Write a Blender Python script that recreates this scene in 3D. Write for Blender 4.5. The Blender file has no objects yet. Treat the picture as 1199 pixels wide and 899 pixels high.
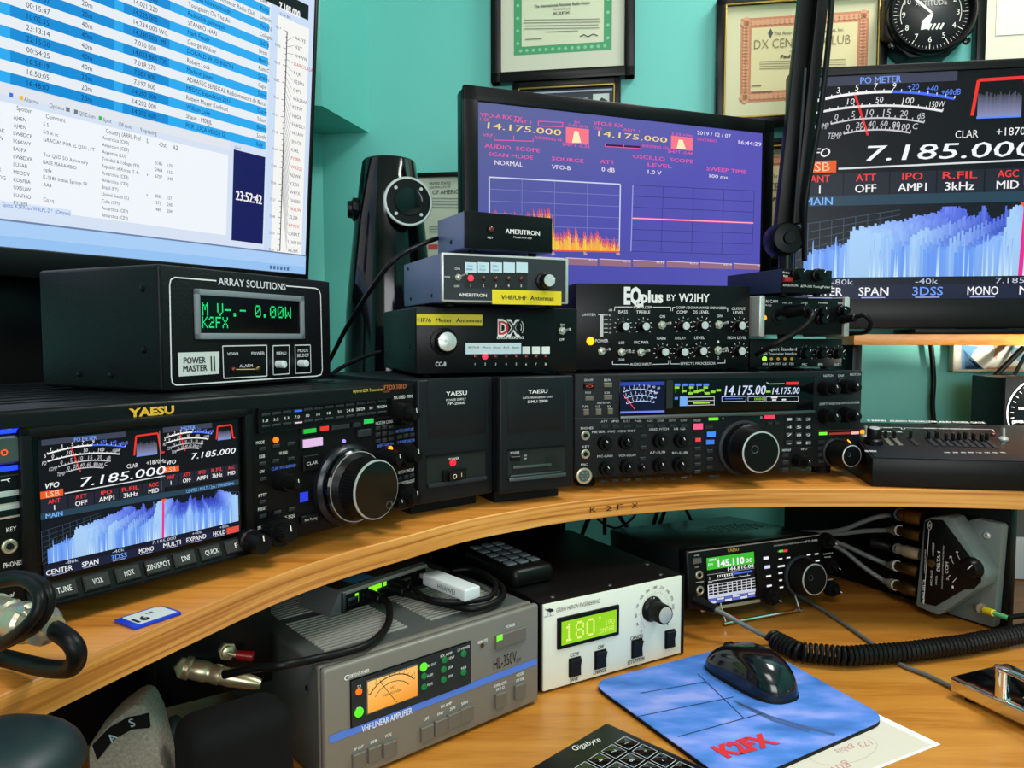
import bpy, bmesh, math, random
from math import sin, cos, tan, pi, radians, atan, atan2, sqrt
from mathutils import Vector, Matrix
random.seed(7)
COL = bpy.context.scene.collection
# ---------------------------------------------------------------- camera survey
F, CX, CY = 870.0, 599.5, 449.5
PITCH = atan(54.5 / 870)
E = 1.115                                     # eye height above the floor
cp, sp_ = cos(PITCH), sin(PITCH)
def ray(px, py):
    a, b = (px - CX) / F, -(py - CY) / F
    return Vector((a, cp + b * sp_, -sp_ + b * cp))
EYE = Vector((0, 0, E))
def onz(px, py, z):                            # point of the horizontal plane z (relative to the eye)
    r = ray(px, py); return EYE + r * (z / r.z)
def ony(px, py, y):                            # point at distance y from the camera
    r = ray(px, py); return EYE + r * (y / r.y)
# ---------------------------------------------------------------- materials
def lin(c): return tuple(((x / 255) / 12.92 if x <= 10.3 else ((x / 255 + .055) / 1.055) ** 2.4) for x in c)
MATS = {}
def mat(name, rgb=(128, 128, 128), rough=.5, metal=0, spec=.5, coat=0, noise=0, nscale=30, bump=0, emit=0, trans=0, aniso=0, sheen=0):
    if name in MATS: return MATS[name]
    m = bpy.data.materials.new(name); m.use_nodes = True; nt = m.node_tree; b = nt.nodes['Principled BSDF']
    c = lin(rgb) + (1,)
    b.inputs['Base Color'].default_value = c; b.inputs['Roughness'].default_value = rough
    b.inputs['Metallic'].default_value = metal; b.inputs['Specular IOR Level'].default_value = spec
    b.inputs['Coat Weight'].default_value = coat; b.inputs['Coat Roughness'].default_value = .08
    if trans: b.inputs['Transmission Weight'].default_value = trans
    if emit: b.inputs['Emission Color'].default_value = c; b.inputs['Emission Strength'].default_value = emit
    tc = nt.nodes.new('ShaderNodeTexCoord'); n = nt.nodes.new('ShaderNodeTexNoise'); n.inputs['Scale'].default_value = nscale
    n.inputs['Detail'].default_value = 4; nt.links.new(tc.outputs['Object'], n.inputs['Vector'])
    if noise:
        r = nt.nodes.new('ShaderNodeMixRGB'); r.blend_type = 'MULTIPLY'; r.inputs[0].default_value = noise
        r.inputs[1].default_value = c; nt.links.new(n.outputs['Fac'], r.inputs[2]); nt.links.new(r.outputs[0], b.inputs['Base Color'])
    if bump:
        bm = nt.nodes.new('ShaderNodeBump'); bm.inputs['Strength'].default_value = bump; bm.inputs['Distance'].default_value = .0006
        nt.links.new(n.outputs['Fac'], bm.inputs['Height']); nt.links.new(bm.outputs[0], b.inputs['Normal'])
    if aniso:
        b.inputs['Anisotropic'].default_value = aniso
        t = nt.nodes.new('ShaderNodeTangent'); t.direction_type = 'RADIAL'; t.axis = 'Y'; nt.links.new(t.outputs[0], b.inputs['Tangent'])
    MATS[name] = m; return m
def attr_mat(name, glow, rough=.35, coat=0):
    m = bpy.data.materials.new(name); m.use_nodes = True; nt = m.node_tree; b = nt.nodes['Principled BSDF']
    a = nt.nodes.new('ShaderNodeAttribute'); a.attribute_name = 'Col'
    b.inputs['Roughness'].default_value = rough; b.inputs['Coat Weight'].default_value = coat
    if glow:
        b.inputs['Base Color'].default_value = (.003, .003, .004, 1); b.inputs['Specular IOR Level'].default_value = .15; nt.links.new(a.outputs['Color'], b.inputs['Emission Color'])
        b.inputs['Emission Strength'].default_value = glow
    else: nt.links.new(a.outputs['Color'], b.inputs['Base Color'])
    MATS[name] = m; return m
attr_mat('ink', 0, .5); attr_mat('screen', 1.0, .3); attr_mat('lamp', 3.0, .3); attr_mat('dimlamp', 1.15, .3)
mat('black_satin', (12, 12, 13), .34, spec=.18, bump=.15, nscale=900)
mat('black_paint', (17, 18, 20), .38, spec=.18, bump=.5, nscale=700)
mat('radio_grey', (22, 25, 28), .4, spec=.18, bump=.4, nscale=900)
mat('panel_black', (11, 11, 13), .32, spec=.18)
mat('gunmetal', (40, 42, 48), .25, metal=.6)
mat('rubber', (15, 15, 16), .6, spec=.18)
mat('gloss_black', (6, 6, 8), .1, spec=.35, coat=.12)
mat('glass_black', (4, 5, 7), .12, spec=.2)
mat('navy_paint', (34, 44, 72), .4, spec=.18, bump=.3, nscale=500)
mat('slate_paint', (100, 108, 146), .42, bump=.2, nscale=500)
mat('silver', (196, 196, 194), .35, metal=.5)
mat('chrome', (225, 225, 228), .07, metal=1)
mat('spun_metal', (215, 215, 215), .35, metal=.5, aniso=.7)
mat('nickel', (190, 180, 158), .3, metal=.65)
mat('brass_dark', (120, 100, 60), .4, metal=1)
mat('steel_dark', (110, 112, 115), .4, metal=1)
mat('amp_grey', (122, 118, 110), .42, metal=.15, bump=.2, nscale=800)
mat('amp_side', (70, 74, 72), .45, bump=.3, nscale=800)
mat('cream', (226, 228, 214), .45)
mat('button_grey', (98, 93, 84), .5)
mat('key_grey', (40, 43, 47), .45, spec=.18)
mat('white_plastic', (205, 212, 214), .35)
mat('delta_grey', (98, 108, 106), .5, bump=.2, nscale=900)
mat('cable', (13, 13, 14), .4, spec=.18)
mat('cable_grey', (92, 98, 98), .45)
mat('yellow', (225, 200, 30), .4); mat('green_wire', (60, 140, 80), .4)
mat('red_plastic', (150, 14, 20), .3)
mat('dark_red', (90, 10, 14), .2, coat=.5)
mat('paper', (222, 214, 196), .7); mat('mat_board', (206, 202, 180), .7)
mat('frame_black', (12, 10, 10), .3, spec=.2); mat('frame_gold', (150, 125, 60), .35, metal=.9)
mat('fabric', (120, 112, 100), .95, noise=.8, nscale=350, bump=1)
mat('bag_black', (9, 9, 10), .85, spec=.18, bump=.6, nscale=200)
mat('mouse_shell', (7, 12, 20), .16, coat=.3)
mat('pad_cloth', (66, 104, 190), .8)
mat('acrylic', (200, 210, 220), .05, trans=.85)

def wall_material():
    m = bpy.data.materials.new('teal_wall_paint'); m.use_nodes = True; nt = m.node_tree; b = nt.nodes['Principled BSDF']
    tc = nt.nodes.new('ShaderNodeTexCoord'); n = nt.nodes.new('ShaderNodeTexNoise'); n.inputs['Scale'].default_value = 260; n.inputs['Detail'].default_value = 3
    nt.links.new(tc.outputs['Object'], n.inputs['Vector'])
    b.inputs['Base Color'].default_value = lin((104, 197, 187)) + (1,); b.inputs['Roughness'].default_value = .5
    bm = nt.nodes.new('ShaderNodeBump'); bm.inputs['Strength'].default_value = .12; bm.inputs['Distance'].default_value = .001
    nt.links.new(n.outputs['Fac'], bm.inputs['Height']); nt.links.new(bm.outputs[0], b.inputs['Normal']); MATS['wall'] = m
wall_material()
def wood_material(name, c1, c2, c3, ang, scale, rough=.32):
    m = bpy.data.materials.new(name); m.use_nodes = True; nt = m.node_tree; b = nt.nodes['Principled BSDF']; L = nt.links.new
    tc = nt.nodes.new('ShaderNodeTexCoord'); mp = nt.nodes.new('ShaderNodeMapping'); mp.inputs['Rotation'].default_value = (0, 0, ang)
    mp.inputs['Scale'].default_value = scale; L(tc.outputs['Object'], mp.inputs['Vector'])
    n = nt.nodes.new('ShaderNodeTexNoise'); n.inputs['Scale'].default_value = 3; n.inputs['Detail'].default_value = 6; n.inputs['Distortion'].default_value = .6
    L(mp.outputs[0], n.inputs['Vector'])
    n2 = nt.nodes.new('ShaderNodeTexNoise'); n2.inputs['Scale'].default_value = 22; n2.inputs['Detail'].default_value = 3; L(mp.outputs[0], n2.inputs['Vector'])
    r = nt.nodes.new('ShaderNodeValToRGB'); e = r.color_ramp.elements
    e[0].position = .3; e[0].color = lin(c1) + (1,); e[1].position = .7; e[1].color = lin(c3) + (1,); k = e.new(.5); k.color = lin(c2) + (1,)
    ad = nt.nodes.new('ShaderNodeMath'); ad.operation = 'MULTIPLY_ADD'; ad.inputs[1].default_value = .3; L(n2.outputs['Fac'], ad.inputs[0])
    s = nt.nodes.new('ShaderNodeMath'); s.operation = 'MULTIPLY'; s.inputs[1].default_value = .72; L(n.outputs['Fac'], s.inputs[0]); L(s.outputs[0], ad.inputs[2])
    L(ad.outputs[0], r.inputs[0]); L(r.outputs[0], b.inputs['Base Color']); b.inputs['Roughness'].default_value = rough; MATS[name] = m
wood_material('wood_shelf', (160, 92, 30), (198, 126, 50), (216, 148, 70), -0.5, (1.0, 20, 20))
wood_material('wood_desk', (160, 94, 28), (194, 126, 46), (208, 142, 60), 0.5, (1.4, 14, 14))
wood_material('wood_floor', (70, 50, 34), (92, 66, 44), (110, 80, 54), 0, (1, 8, 8))

# ---------------------------------------------------------------- mesh builder
TXT = {}
def glyphs(s, bold):
    k = (s, bold)
    if k in TXT: return TXT[k]
    c = bpy.data.curves.new('t', 'FONT'); c.body = s; c.size = 1; c.resolution_u = 2; c.offset = bold; c.align_x = 'LEFT'
    o = bpy.data.objects.new('t', c); COL.objects.link(o)
    dg = bpy.context.evaluated_depsgraph_get(); me = bpy.data.meshes.new_from_object(o.evaluated_get(dg))
    v = [(p.co.x, p.co.y) for p in me.vertices]; f = [tuple(p.vertices) for p in me.polygons]
    bpy.data.objects.remove(o); bpy.data.curves.remove(c); bpy.data.meshes.remove(me)
    if v:
        x0 = min(p[0] for p in v); x1 = max(p[0] for p in v)
    else: x0, x1 = 0, 1
    TXT[k] = (v, f, x0, x1); return TXT[k]
class MB:
    def __init__(s, m='black_satin', c=(255, 255, 255)):
        s.v, s.f, s.fm, s.fc, s.sm, s.mats = [], [], [], [], [], []
        s.m, s.c, s.M = m, c, None; s.smooth = False
    def add(s, vs, fs, m=None, c=None, smooth=None):
        m = m or s.m; c = c if c is not None else s.c
        if m not in s.mats: s.mats.append(m)
        mi = s.mats.index(m); o = len(s.v)
        for p in vs:
            p = Vector(p); s.v.append(tuple(s.M @ p) if s.M else tuple(p))
        percol = isinstance(c, list)
        for i, f in enumerate(fs):
            s.f.append([o + k for k in f]); s.fm.append(mi); s.fc.append(c[i] if percol else c); s.sm.append(s.smooth if smooth is None else smooth)
    def box(s, x0, x1, y0, y1, z0, z1, bev=0, seg=2, **k):
        if x0 > x1: x0, x1 = x1, x0
        if y0 > y1: y0, y1 = y1, y0
        if z0 > z1: z0, z1 = z1, z0
        if not bev:
            vs = [(x, y, z) for x in (x0, x1) for y in (y0, y1) for z in (z0, z1)]
            s.add(vs, [(0, 1, 3, 2), (4, 6, 7, 5), (0, 4, 5, 1), (2, 3, 7, 6), (0, 2, 6, 4), (1, 5, 7, 3)], **k); return
        bm = bmesh.new(); bmesh.ops.create_cube(bm, size=1)
        for v in bm.verts: v.co = Vector(((x0 + x1) / 2 + v.co.x * (x1 - x0), (y0 + y1) / 2 + v.co.y * (y1 - y0), (z0 + z1) / 2 + v.co.z * (z1 - z0)))
        bev = min(bev, .49 * min(x1 - x0, y1 - y0, z1 - z0))
        bmesh.ops.bevel(bm, geom=bm.edges[:], offset=bev, segments=seg, profile=.5, affect='EDGES')
        bm.verts.index_update()
        s.add([v.co.copy() for v in bm.verts], [[v.index for v in f.verts] for f in bm.faces], smooth=True, **k); bm.free()
    def button(s, x0, x1, z0, z1, y0, y1, ins=.0006, **k):      # raised key on a front face, y1 nearer the viewer
        i = min(ins, (x1 - x0) * .3, (z1 - z0) * .3)
        vs = [(x0, y0, z0), (x1, y0, z0), (x1, y0, z1), (x0, y0, z1)]
        ym = y1 + i
        vs += [(x0, ym, z0), (x1, ym, z0), (x1, ym, z1), (x0, ym, z1)]
        vs += [(x0 + i, y1, z0 + i), (x1 - i, y1, z0 + i), (x1 - i, y1, z1 - i), (x0 + i, y1, z1 - i)]
        fs = []
        for a in (0, 4):
            for q in range(4): r = (q + 1) % 4; fs.append((a + q, a + r, a + 4 + r, a + 4 + q))
        fs.append((8, 9, 10, 11)); s.add(vs, fs, **k)
    def lathe(s, o, ax, prof, n=32, rib=0, ribr=(0, 0), **k):
        o = Vector(o); ax = Vector(ax).normalized(); a = ax.orthogonal().normalized(); b = ax.cross(a); vs, fs = [], []
        for j, (r, h) in enumerate(prof):
            for i in range(n):
                t = 2 * pi * i / n; rr = r
                if rib and ribr[0] <= j <= ribr[1] and i % 2: rr = r * (1 - rib)
                vs.append(o + ax * h + (a * cos(t) + b * sin(t)) * rr)
        m = len(prof)
        for j in range(m - 1):
            for i in range(n): q = (i + 1) % n; fs.append((j * n + i, j * n + q, (j + 1) * n + q, (j + 1) * n + i))
        fs.append(tuple(range(n))[::-1]); fs.append(tuple((m - 1) * n + i for i in range(n)))
        k.setdefault('smooth', not rib); s.add(vs, fs, **k)
    def cyl(s, p0, p1, r, r1=None, n=20, bev=0, **k):
        p0, p1 = Vector(p0), Vector(p1); L = (p1 - p0).length; r1 = r if r1 is None else r1
        pr = [(r, 0), (r1, L)] if not bev else [(r - bev, 0), (r, bev), (r1, L - bev), (r1 - bev, L)]
        s.lathe(p0, p1 - p0, pr, n, **k)
    def tube(s, pts, r, n=10, sub=6, closed=False, **k):
        P = [Vector(p) for p in pts]; Q = []
        if sub > 1 and len(P) > 2:
            for i in range(len(P) - 1):
                a = P[max(i - 1, 0)]; b = P[i]; c = P[i + 1]; d = P[min(i + 2, len(P) - 1)]
                for j in range(sub):
                    t = j / sub
                    Q.append(.5 * ((2 * b) + (c - a) * t + (2 * a - 5 * b + 4 * c - d) * t * t + (3 * b - a - 3 * c + d) * t ** 3))
            Q.append(P[-1])
        else: Q = P
        vs, fs = [], []; up = None
        for i, p in enumerate(Q):
            t = (Q[min(i + 1, len(Q) - 1)] - Q[max(i - 1, 0)]).normalized()
            if up is None: up = t.orthogonal().normalized()
            up = (up - t * up.dot(t)).normalized(); b = t.cross(up)
            rr = r(i / (len(Q) - 1)) if callable(r) else r
            for j in range(n): a = 2 * pi * j / n; vs.append(p + (up * cos(a) + b * sin(a)) * rr)
        for i in range(len(Q) - 1):
            for j in range(n): q = (j + 1) % n; fs.append((i * n + j, i * n + q, (i + 1) * n + q, (i + 1) * n + j))
        fs.append(tuple(range(n))[::-1]); fs.append(tuple((len(Q) - 1) * n + j for j in range(n)))
        k.setdefault('smooth', True); s.add(vs, fs, **k)
    def flat(s, pts, y=-.0004, **k):                            # polygon (x,z) on a front plane
        s.add([(p[0], y, p[1]) for p in pts], [tuple(range(len(pts)))], **k)
    def rect(s, x0, x1, z0, z1, y=-.0004, **k):
        s.add([(x0, y, z0), (x1, y, z0), (x1, y, z1), (x0, y, z1)], [(0, 1, 2, 3)], **k)
    def line(s, pts, w, y=-.0005, **k):
        for (a, b), (c, d) in zip(pts, pts[1:]):
            L = sqrt((c - a) ** 2 + (d - b) ** 2) or 1; nx, nz = -(d - b) / L * w / 2, (c - a) / L * w / 2
            s.add([(a - nx, y, b - nz), (c - nx, y, d - nz), (c + nx, y, d + nz), (a + nx, y, b + nz)], [(0, 1, 2, 3)], **k)
    def text(s, t, x, z, h, w=None, y=-.0006, it=0, bold=0, al='C', rot=0, nx=.95, **k):
        fat = bold if bold < .04 else 0; v, f, x0, x1 = glyphs(t, 0 if fat > 0 else bold)
        if not v: return
        sc = h / .70; sx = sc * nx if w is None else w / max(x1 - x0, .01); Wd = (x1 - x0) * sx
        ox = {'C': -Wd / 2, 'L': 0, 'R': -Wd}[al]; cr, sr = cos(rot), sin(rot); vs = []
        for p in v:
            a = (p[0] - x0) * sx + ox + it * (p[1] * sc); b = p[1] * sc - h / 2
            vs.append((x + a * cr - b * sr, y, z + a * sr + b * cr))
        s.add(vs, f, smooth=False, **k)
        if fat > 0:
            d_ = fat * 1.6 * sc; s.add([(p[0] + d_ * cr, p[1] - .00003, p[2] + d_ * sr) for p in vs], f, smooth=False, **k)
    def prism(s, pts, y0, y1, bev=0, **k):                       # (x,z) outline extruded from y0 to y1
        n = len(pts); A = sum(pts[i][0] * pts[(i + 1) % n][1] - pts[(i + 1) % n][0] * pts[i][1] for i in range(n))
        if A < 0: pts = pts[::-1]
        vs = [(p[0], y1, p[1]) for p in pts] + [(p[0], y0, p[1]) for p in pts]
        fs = [tuple(range(n))[::-1], tuple(range(n, 2 * n))] if y0 < y1 else [tuple(range(n)), tuple(range(n, 2 * n))[::-1]]
        fs += [(i, (i + 1) % n, n + (i + 1) % n, n + i) for i in range(n)]
        bm = bmesh.new(); V = [bm.verts.new(v) for v in vs]; [bm.faces.new([V[i] for i in f]) for f in fs]
        bmesh.ops.recalc_face_normals(bm, faces=bm.faces[:])
        if bev: bmesh.ops.bevel(bm, geom=bm.edges[:], offset=bev, segments=2, profile=.5, affect='EDGES')
        bm.verts.index_update(); s.add([v.co.copy() for v in bm.verts], [[v.index for v in f.verts] for f in bm.faces], **k); bm.free()
    def plate(s, pts, z0, z1, bev=0, **k):                       # (x,y) outline extruded in z
        M0 = s.M; T = Matrix(((1, 0, 0, 0), (0, 0, 1, 0), (0, 1, 0, 0), (0, 0, 0, 1))); s.M = (M0 @ T) if M0 else T
        s.prism(pts, z0, z1, bev, **k); s.M = M0
    def build(s, name, parent=None, loc=None):
        me = bpy.data.meshes.new(name); me.from_pydata(s.v, [], s.f)
        for m in s.mats: me.materials.append(MATS[m])
        me.polygons.foreach_set('material_index', s.fm); me.polygons.foreach_set('use_smooth', s.sm)
        if any(m in ('ink', 'screen', 'lamp', 'dimlamp') for m in s.mats):
            ca = me.color_attributes.new('Col', 'FLOAT_COLOR', 'CORNER'); d = []
            cache = {}
            for f, c in zip(s.f, s.fc):
                if c and isinstance(c[0], tuple):                # per-corner colours
                    for q in range(len(f)): d.extend(lin(c[q]) + (1,))
                else:
                    if c not in cache: cache[c] = lin(c) + (1,)
                    d.extend(cache[c] * len(f))
            ca.data.foreach_set('color', d)
        me.update()
        if not all(m in ('ink', 'screen') for m in s.mats):
            bm = bmesh.new(); bm.from_mesh(me)
            fl = [f for f in bm.faces if s.mats[f.material_index] not in ('ink', 'screen')]
            bmesh.ops.recalc_face_normals(bm, faces=fl); bm.to_mesh(me); bm.free()
            me.set_sharp_from_angle(angle=radians(38))
        o = bpy.data.objects.new(name, me); COL.objects.link(o)
        if parent: o.parent = parent
        if loc: o.location = loc
        return o
def tag(o, label=None, cat=None, group=None, kind=None):
    if label: o['label'] = label
    if cat: o['category'] = cat
    if group: o['group'] = group
    if kind: o['kind'] = kind
    return o
def thing(name, label, cat, loc=(0, 0, 0), rz=0, group=None):
    o = bpy.data.objects.new(name, None); COL.objects.link(o); o.location = loc; o.rotation_euler = (0, 0, rz); o.empty_display_size = .02
    return tag(o, label, cat, group)

class Dev:                       # a device: local x along its front, y into it, z up; the front plane is y = 0
    def __init__(s, name, label, cat, x, y, z, yaw, tilt=0, group=None):
        s.root = thing(name, label, cat, (x, y, z + E), 0, group); s.root.rotation_mode = 'XYZ'; s.root.rotation_euler = (tilt, 0, radians(yaw))
        s.mw = Matrix.Translation((x, y, z + E)) @ Matrix.Rotation(radians(yaw), 4, 'Z') @ Matrix.Rotation(tilt, 4, 'X'); s.inv = s.mw.inverted()
    def xz(s, px, py, y=0):
        o = s.inv @ EYE; d = s.inv.to_3x3() @ ray(px, py); t = (y - o.y) / d.y; p = o + d * t; return p.x, p.z
    def view(s, ox, oy, sc): return View(s, ox, oy, sc)
    def local(s, p): return s.inv @ Vector(p)
class View:                      # features read off an enlarged crop of the photograph
    def __init__(s, d, ox, oy, sc): s.d, s.ox, s.oy, s.s, s.y = d, ox, oy, sc, 0
    def p(s, X, Y, y=None): return s.d.xz(s.ox + X * s.s, s.oy + Y * s.s, s.y if y is None else y)
    def ext(s, X0, Y0, X1, Y1, y=None):
        xm, ym = (X0 + X1) / 2, (Y0 + Y1) / 2
        return s.p(X0, ym, y)[0], s.p(X1, ym, y)[0], s.p(xm, Y1, y)[1], s.p(xm, Y0, y)[1]
    def t(s, mb, t, X, Y, h, w=None, c=(225, 225, 225), m='ink', lift=.0006, **k):
        x, z = s.p(X, Y); a = s.ext(X - 10, Y - h / 2, X + 10, Y + h / 2)
        ww = None
        if w: b = s.ext(X - w / 2, Y - 2, X + w / 2, Y + 2); ww = b[1] - b[0]; 
        if w and k.get('al', 'C') == 'C': x = (b[0] + b[1]) / 2
        mb.text(t, x, z, a[3] - a[2], ww, y=s.y - lift, c=c, m=m, **k)
    def r(s, mb, X0, Y0, X1, Y1, c, m='ink', lift=.0004): a = s.ext(X0, Y0, X1, Y1); mb.rect(*a, y=s.y - lift, c=c, m=m)
    def poly(s, mb, pts, c, m='ink', lift=.0004): mb.flat([s.p(*q) for q in pts], y=s.y - lift, c=c, m=m)
    def l(s, mb, pts, w, c=(225, 225, 225), m='ink', lift=.0005): mb.line([s.p(*q) for q in pts], w, y=s.y - lift, c=c, m=m)
    def btn(s, X, Y, w, h, d=.0025, m='key_grey', name='button', label=None, txt=None, tc=(200, 200, 200), th=None, lit=None):
        a = s.ext(X - w / 2, Y - h / 2, X + w / 2, Y + h / 2); b = MB(m)
        b.button(a[0], a[1], a[2], a[3], s.y, s.y - d)
        if lit: b.rect(a[0] + .0005, a[1] - .0005, a[2] + .0005, a[3] - .0005, y=s.y - d - .0003, m='dimlamp', c=lit)
        if txt: b.text(txt, (a[0] + a[1]) / 2, (a[2] + a[3]) / 2, (a[3] - a[2]) * (th or .5), (a[1] - a[0]) * .7, y=s.y - d - .0005, m='ink', c=tc)
        o = b.build(name, s.d.root)
        if label: o['label'] = label
        return o
    def knob(s, X, Y, r, L=.014, kind='black', name='knob', n=24, label=None, ang=None):
        x, z = s.p(X, Y, s.y - L); a = s.ext(X - r, Y - 1, X + r, Y + 1, s.y - L); R = (a[1] - a[0]) / 2
        b = MB('black_satin'); O = (x, s.y, z); A = (0, -1, 0)
        if kind == 'silver':
            b.lathe(O, A, [(R * 1.25, 0), (R * 1.25, L * .25), (R * 1.02, L * .32), (R, L * .95), (R * .9, L)], n * 2, .07, (2, 3), m='black_satin')
            cap = MB(); cap.lathe((x, s.y - L, z), A, [(R * .86, 0), (R * .84, .0006), (R * .8, .0009)], n, m='spun_metal')
        elif kind == 'dual':
            b.lathe(O, A, [(R * 1.45, 0), (R * 1.4, L * .5), (R * 1.3, L * .56)], n * 2, .06, (0, 1))
            b.lathe((x, s.y - L * .5, z), A, [(R * .95, 0), (R * .8, L * .45), (R * .7, L * .5)], n * 2, .08, (0, 1))
        elif kind == 'metal':
            b.lathe(O, A, [(R, 0), (R, L * .9), (R * .9, L)], n, m='steel_dark')
        else:
            b.lathe(O, A, [(R * 1.15, 0), (R * 1.12, L * .3), (R, L * .36), (R * .93, L * .94), (R * .85, L)], n * 2, .05, (2, 3))
        g = radians(ang if ang is not None else random.choice((60, 90, 120, 45, 150)))
        b.line([(x + cos(g) * R * .35, z + sin(g) * R * .35), (x + cos(g) * R * .9, z + sin(g) * R * .9)], max(R * .12, .0004), y=s.y - L - .0011, m='ink', c=(235, 235, 235))
        o = b.build(name, s.d.root)
        if label: o['label'] = label
        if kind == 'silver': cap.build('knob_cap', o)['label'] = 'brushed silver cap'
        return o
    def led(s, X, Y, r, c, on=True, bezel=False, m=None, name='indicator_light', label=None):
        x, z = s.p(X, Y); a = s.ext(X - r, Y - 1, X + r, Y + 1); R = (a[1] - a[0]) / 2; b = MB()
        if bezel: b.lathe((x, s.y, z), (0, -1, 0), [(R * 1.5, 0), (R * 1.4, .001)], 16, m='black_satin')
        b.lathe((x, s.y, z), (0, -1, 0), [(R, 0), (R, .001), (R * .85, .0018), (R * .5, .0024)], 14, m=m or ('lamp' if on else 'dark_red'), c=c)
        o = b.build(name, s.d.root)
        if label: o['label'] = label
        return o
    def toggle(s, X, Y, r, dirv=(.6, .2), name='toggle_switch'):
        x, z = s.p(X, Y); a = s.ext(X - r, Y - 1, X + r, Y + 1); R = (a[1] - a[0]) / 2; b = MB('nickel')
        b.lathe((x, s.y, z), (0, -1, 0), [(R * 1.05, 0), (R * 1.05, .0012)], 6, smooth=False)
        b.lathe((x, s.y - .0012, z), (0, -1, 0), [(R * .7, 0), (R * .65, .003), (R * .3, .0034)], 16, m='silver')
        lv = MB(); lv.tube([(x, s.y - .004, z), (x + dirv[0] * R, s.y - .008, z + dirv[1] * R), (x + dirv[0] * R * 1.7, s.y - .012, z + dirv[1] * R * 1.7)], lambda t: R * (.2 + .14 * t), 8, 2, m='silver')
        o = b.build(name, s.d.root); lv.build('lever', o); return o
    def jack(s, X, Y, r, name='headphone_jack', m='nickel', din=False, mi=None):
        x, z = s.p(X, Y); a = s.ext(X - r, Y - 1, X + r, Y + 1); R = (a[1] - a[0]) / 2; b = MB(m); O = (x, s.y, z)
        b.lathe(O, (0, -1, 0), [(R, 0), (R, .0015), (R * .85, .002), (R * .75, .002), (R * .6, .0012)], 24)
        b.lathe((x, s.y - .0012, z), (0, -1, 0), [(R * (.75 if din else .5), 0), (R * (.7 if din else .45), .0011)], 18, m=mi or ('steel_dark' if din else 'gloss_black'))
        if din:
            for q in range(6): b.lathe((x + R * .4 * cos(q * 1.05), s.y - .0023, z + R * .4 * sin(q * 1.05)), (0, -1, 0), [(R * .1, 0), (R * .08, .001)], 8, m='chrome')
        return b.build(name, s.d.root)

def screws(d, pts, y, r=.0022, m='steel_dark', ax=(0, -1, 0), name='screw'):
    for p in pts:
        b = MB(m); b.lathe(p, ax, [(r, 0), (r * .9, .0008), (r * .5, .0012)], 12); b.lathe(Vector(p) + Vector(ax) * .0012, ax, [(r * .35, 0), (r * .3, .0001)], 6, m='gloss_black'); b.build(name, d.root)
W_ = (228, 228, 226)
# ================================================================ the room
WY = radians(9)
U_ = Vector((cos(WY), -sin(WY), 0)); Nb = Vector((sin(WY), cos(WY), 0))     # along the back wall; out through it
Bp = Vector((-.269, 1.42, 0)); C0 = Bp - U_ * .092; DL = Vector((-.62, -.7846, 0))                            # corner of the room
def wallbox(name, a, b, z0, z1, out, t=.1, m='wall'):
    mb = MB(m); o = out * t; P = [a, b, b + o, a + o]
    mb.plate([(p.x, p.y) for p in P], z0, z1); ob = mb.build(name); ob['kind'] = 'structure'; return ob
RW = 2.3; DW = 3.4; H_ = 2.5
R0 = C0 + U_ * RW; L1 = C0 + DL * 2.2; R1 = R0 - Nb * DW; L3 = Vector((L1.x - .2, R1.y, 0))
wallbox('wall_back', C0 - U_ * .1, R0 + U_ * .1, 0, H_, Nb)
wallbox('wall_left', C0, L1, 0, H_, Vector((-.7846, .62, 0)))
wallbox('wall_side', L1, L3, 0, H_, Vector((-1, .1, 0)))
wallbox('wall_right', R0, R1, 0, H_, U_)
# wall behind the camera; its window is added for fill light
mat('wall_cream', (226, 222, 212), .7, bump=.2, nscale=200)
wallbox('wall_front', L3 - U_ * .1, R1 + U_ * .1, 0, H_, -Nb, m='wall_cream')
for nm, z0, z1, m in (('floor', -.06, 0, 'wood_floor'), ('ceiling', H_, H_ + .06, 'ceil')):
    if m == 'ceil': mat('ceil', (235, 235, 228), .8, bump=.4, nscale=120)
    mb = MB(m); c = [C0 - U_ * .1 + Nb * .1, R0 + U_ * .1 + Nb * .1, R1 + U_ * .1 - Nb * .1, L3 - U_ * .12 - Nb * .1, L1 + Vector((-.12, .06, 0))]
    mb.plate([(p.x, p.y) for p in c], z0, z1); tag(mb.build(nm), kind='structure')
# window added out of view behind the camera to light panels and lower wall
def fw(x): t = (x - L3.x) / (R1.x - L3.x); return L3 + (R1 - L3) * t
pa, pb = fw(-.55), fw(1.0); yaw_ = atan2((pb - pa).y, (pb - pa).x)
mat('trim_white', (232, 230, 224), .4); wf = MB('trim_white'); wf.M = Matrix.Translation(pa + Vector((0, 0, .95))) @ Matrix.Rotation(yaw_, 4, 'Z'); Lw_ = (pb - pa).length
for q in ((0, Lw_, 0, .06), (0, Lw_, 1.14, 1.2), (0, .06, 0, 1.2), (Lw_ - .06, Lw_, 0, 1.2), (Lw_ / 2 - .02, Lw_ / 2 + .02, 0, 1.2)): wf.box(q[0], q[1], .001, .05, q[2], q[3], .004)
tag(wf.build('added_window_1'), kind='structure')
# boxed-in bulkhead in the corner of the room
mb = MB('wall')
HB = ray(436, 155); HB = HB.z / HB.y * 1.42; A = onz(377, 124, HB); B2 = Bp; a = [(A.x, A.y), (B2.x, B2.y), (C0.x, C0.y)]
L2 = C0 + DL * .30; a += [(L2.x, L2.y)]
mb.plate(a, HB + E, H_); tag(mb.build('trim_1'), kind='structure')
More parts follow.
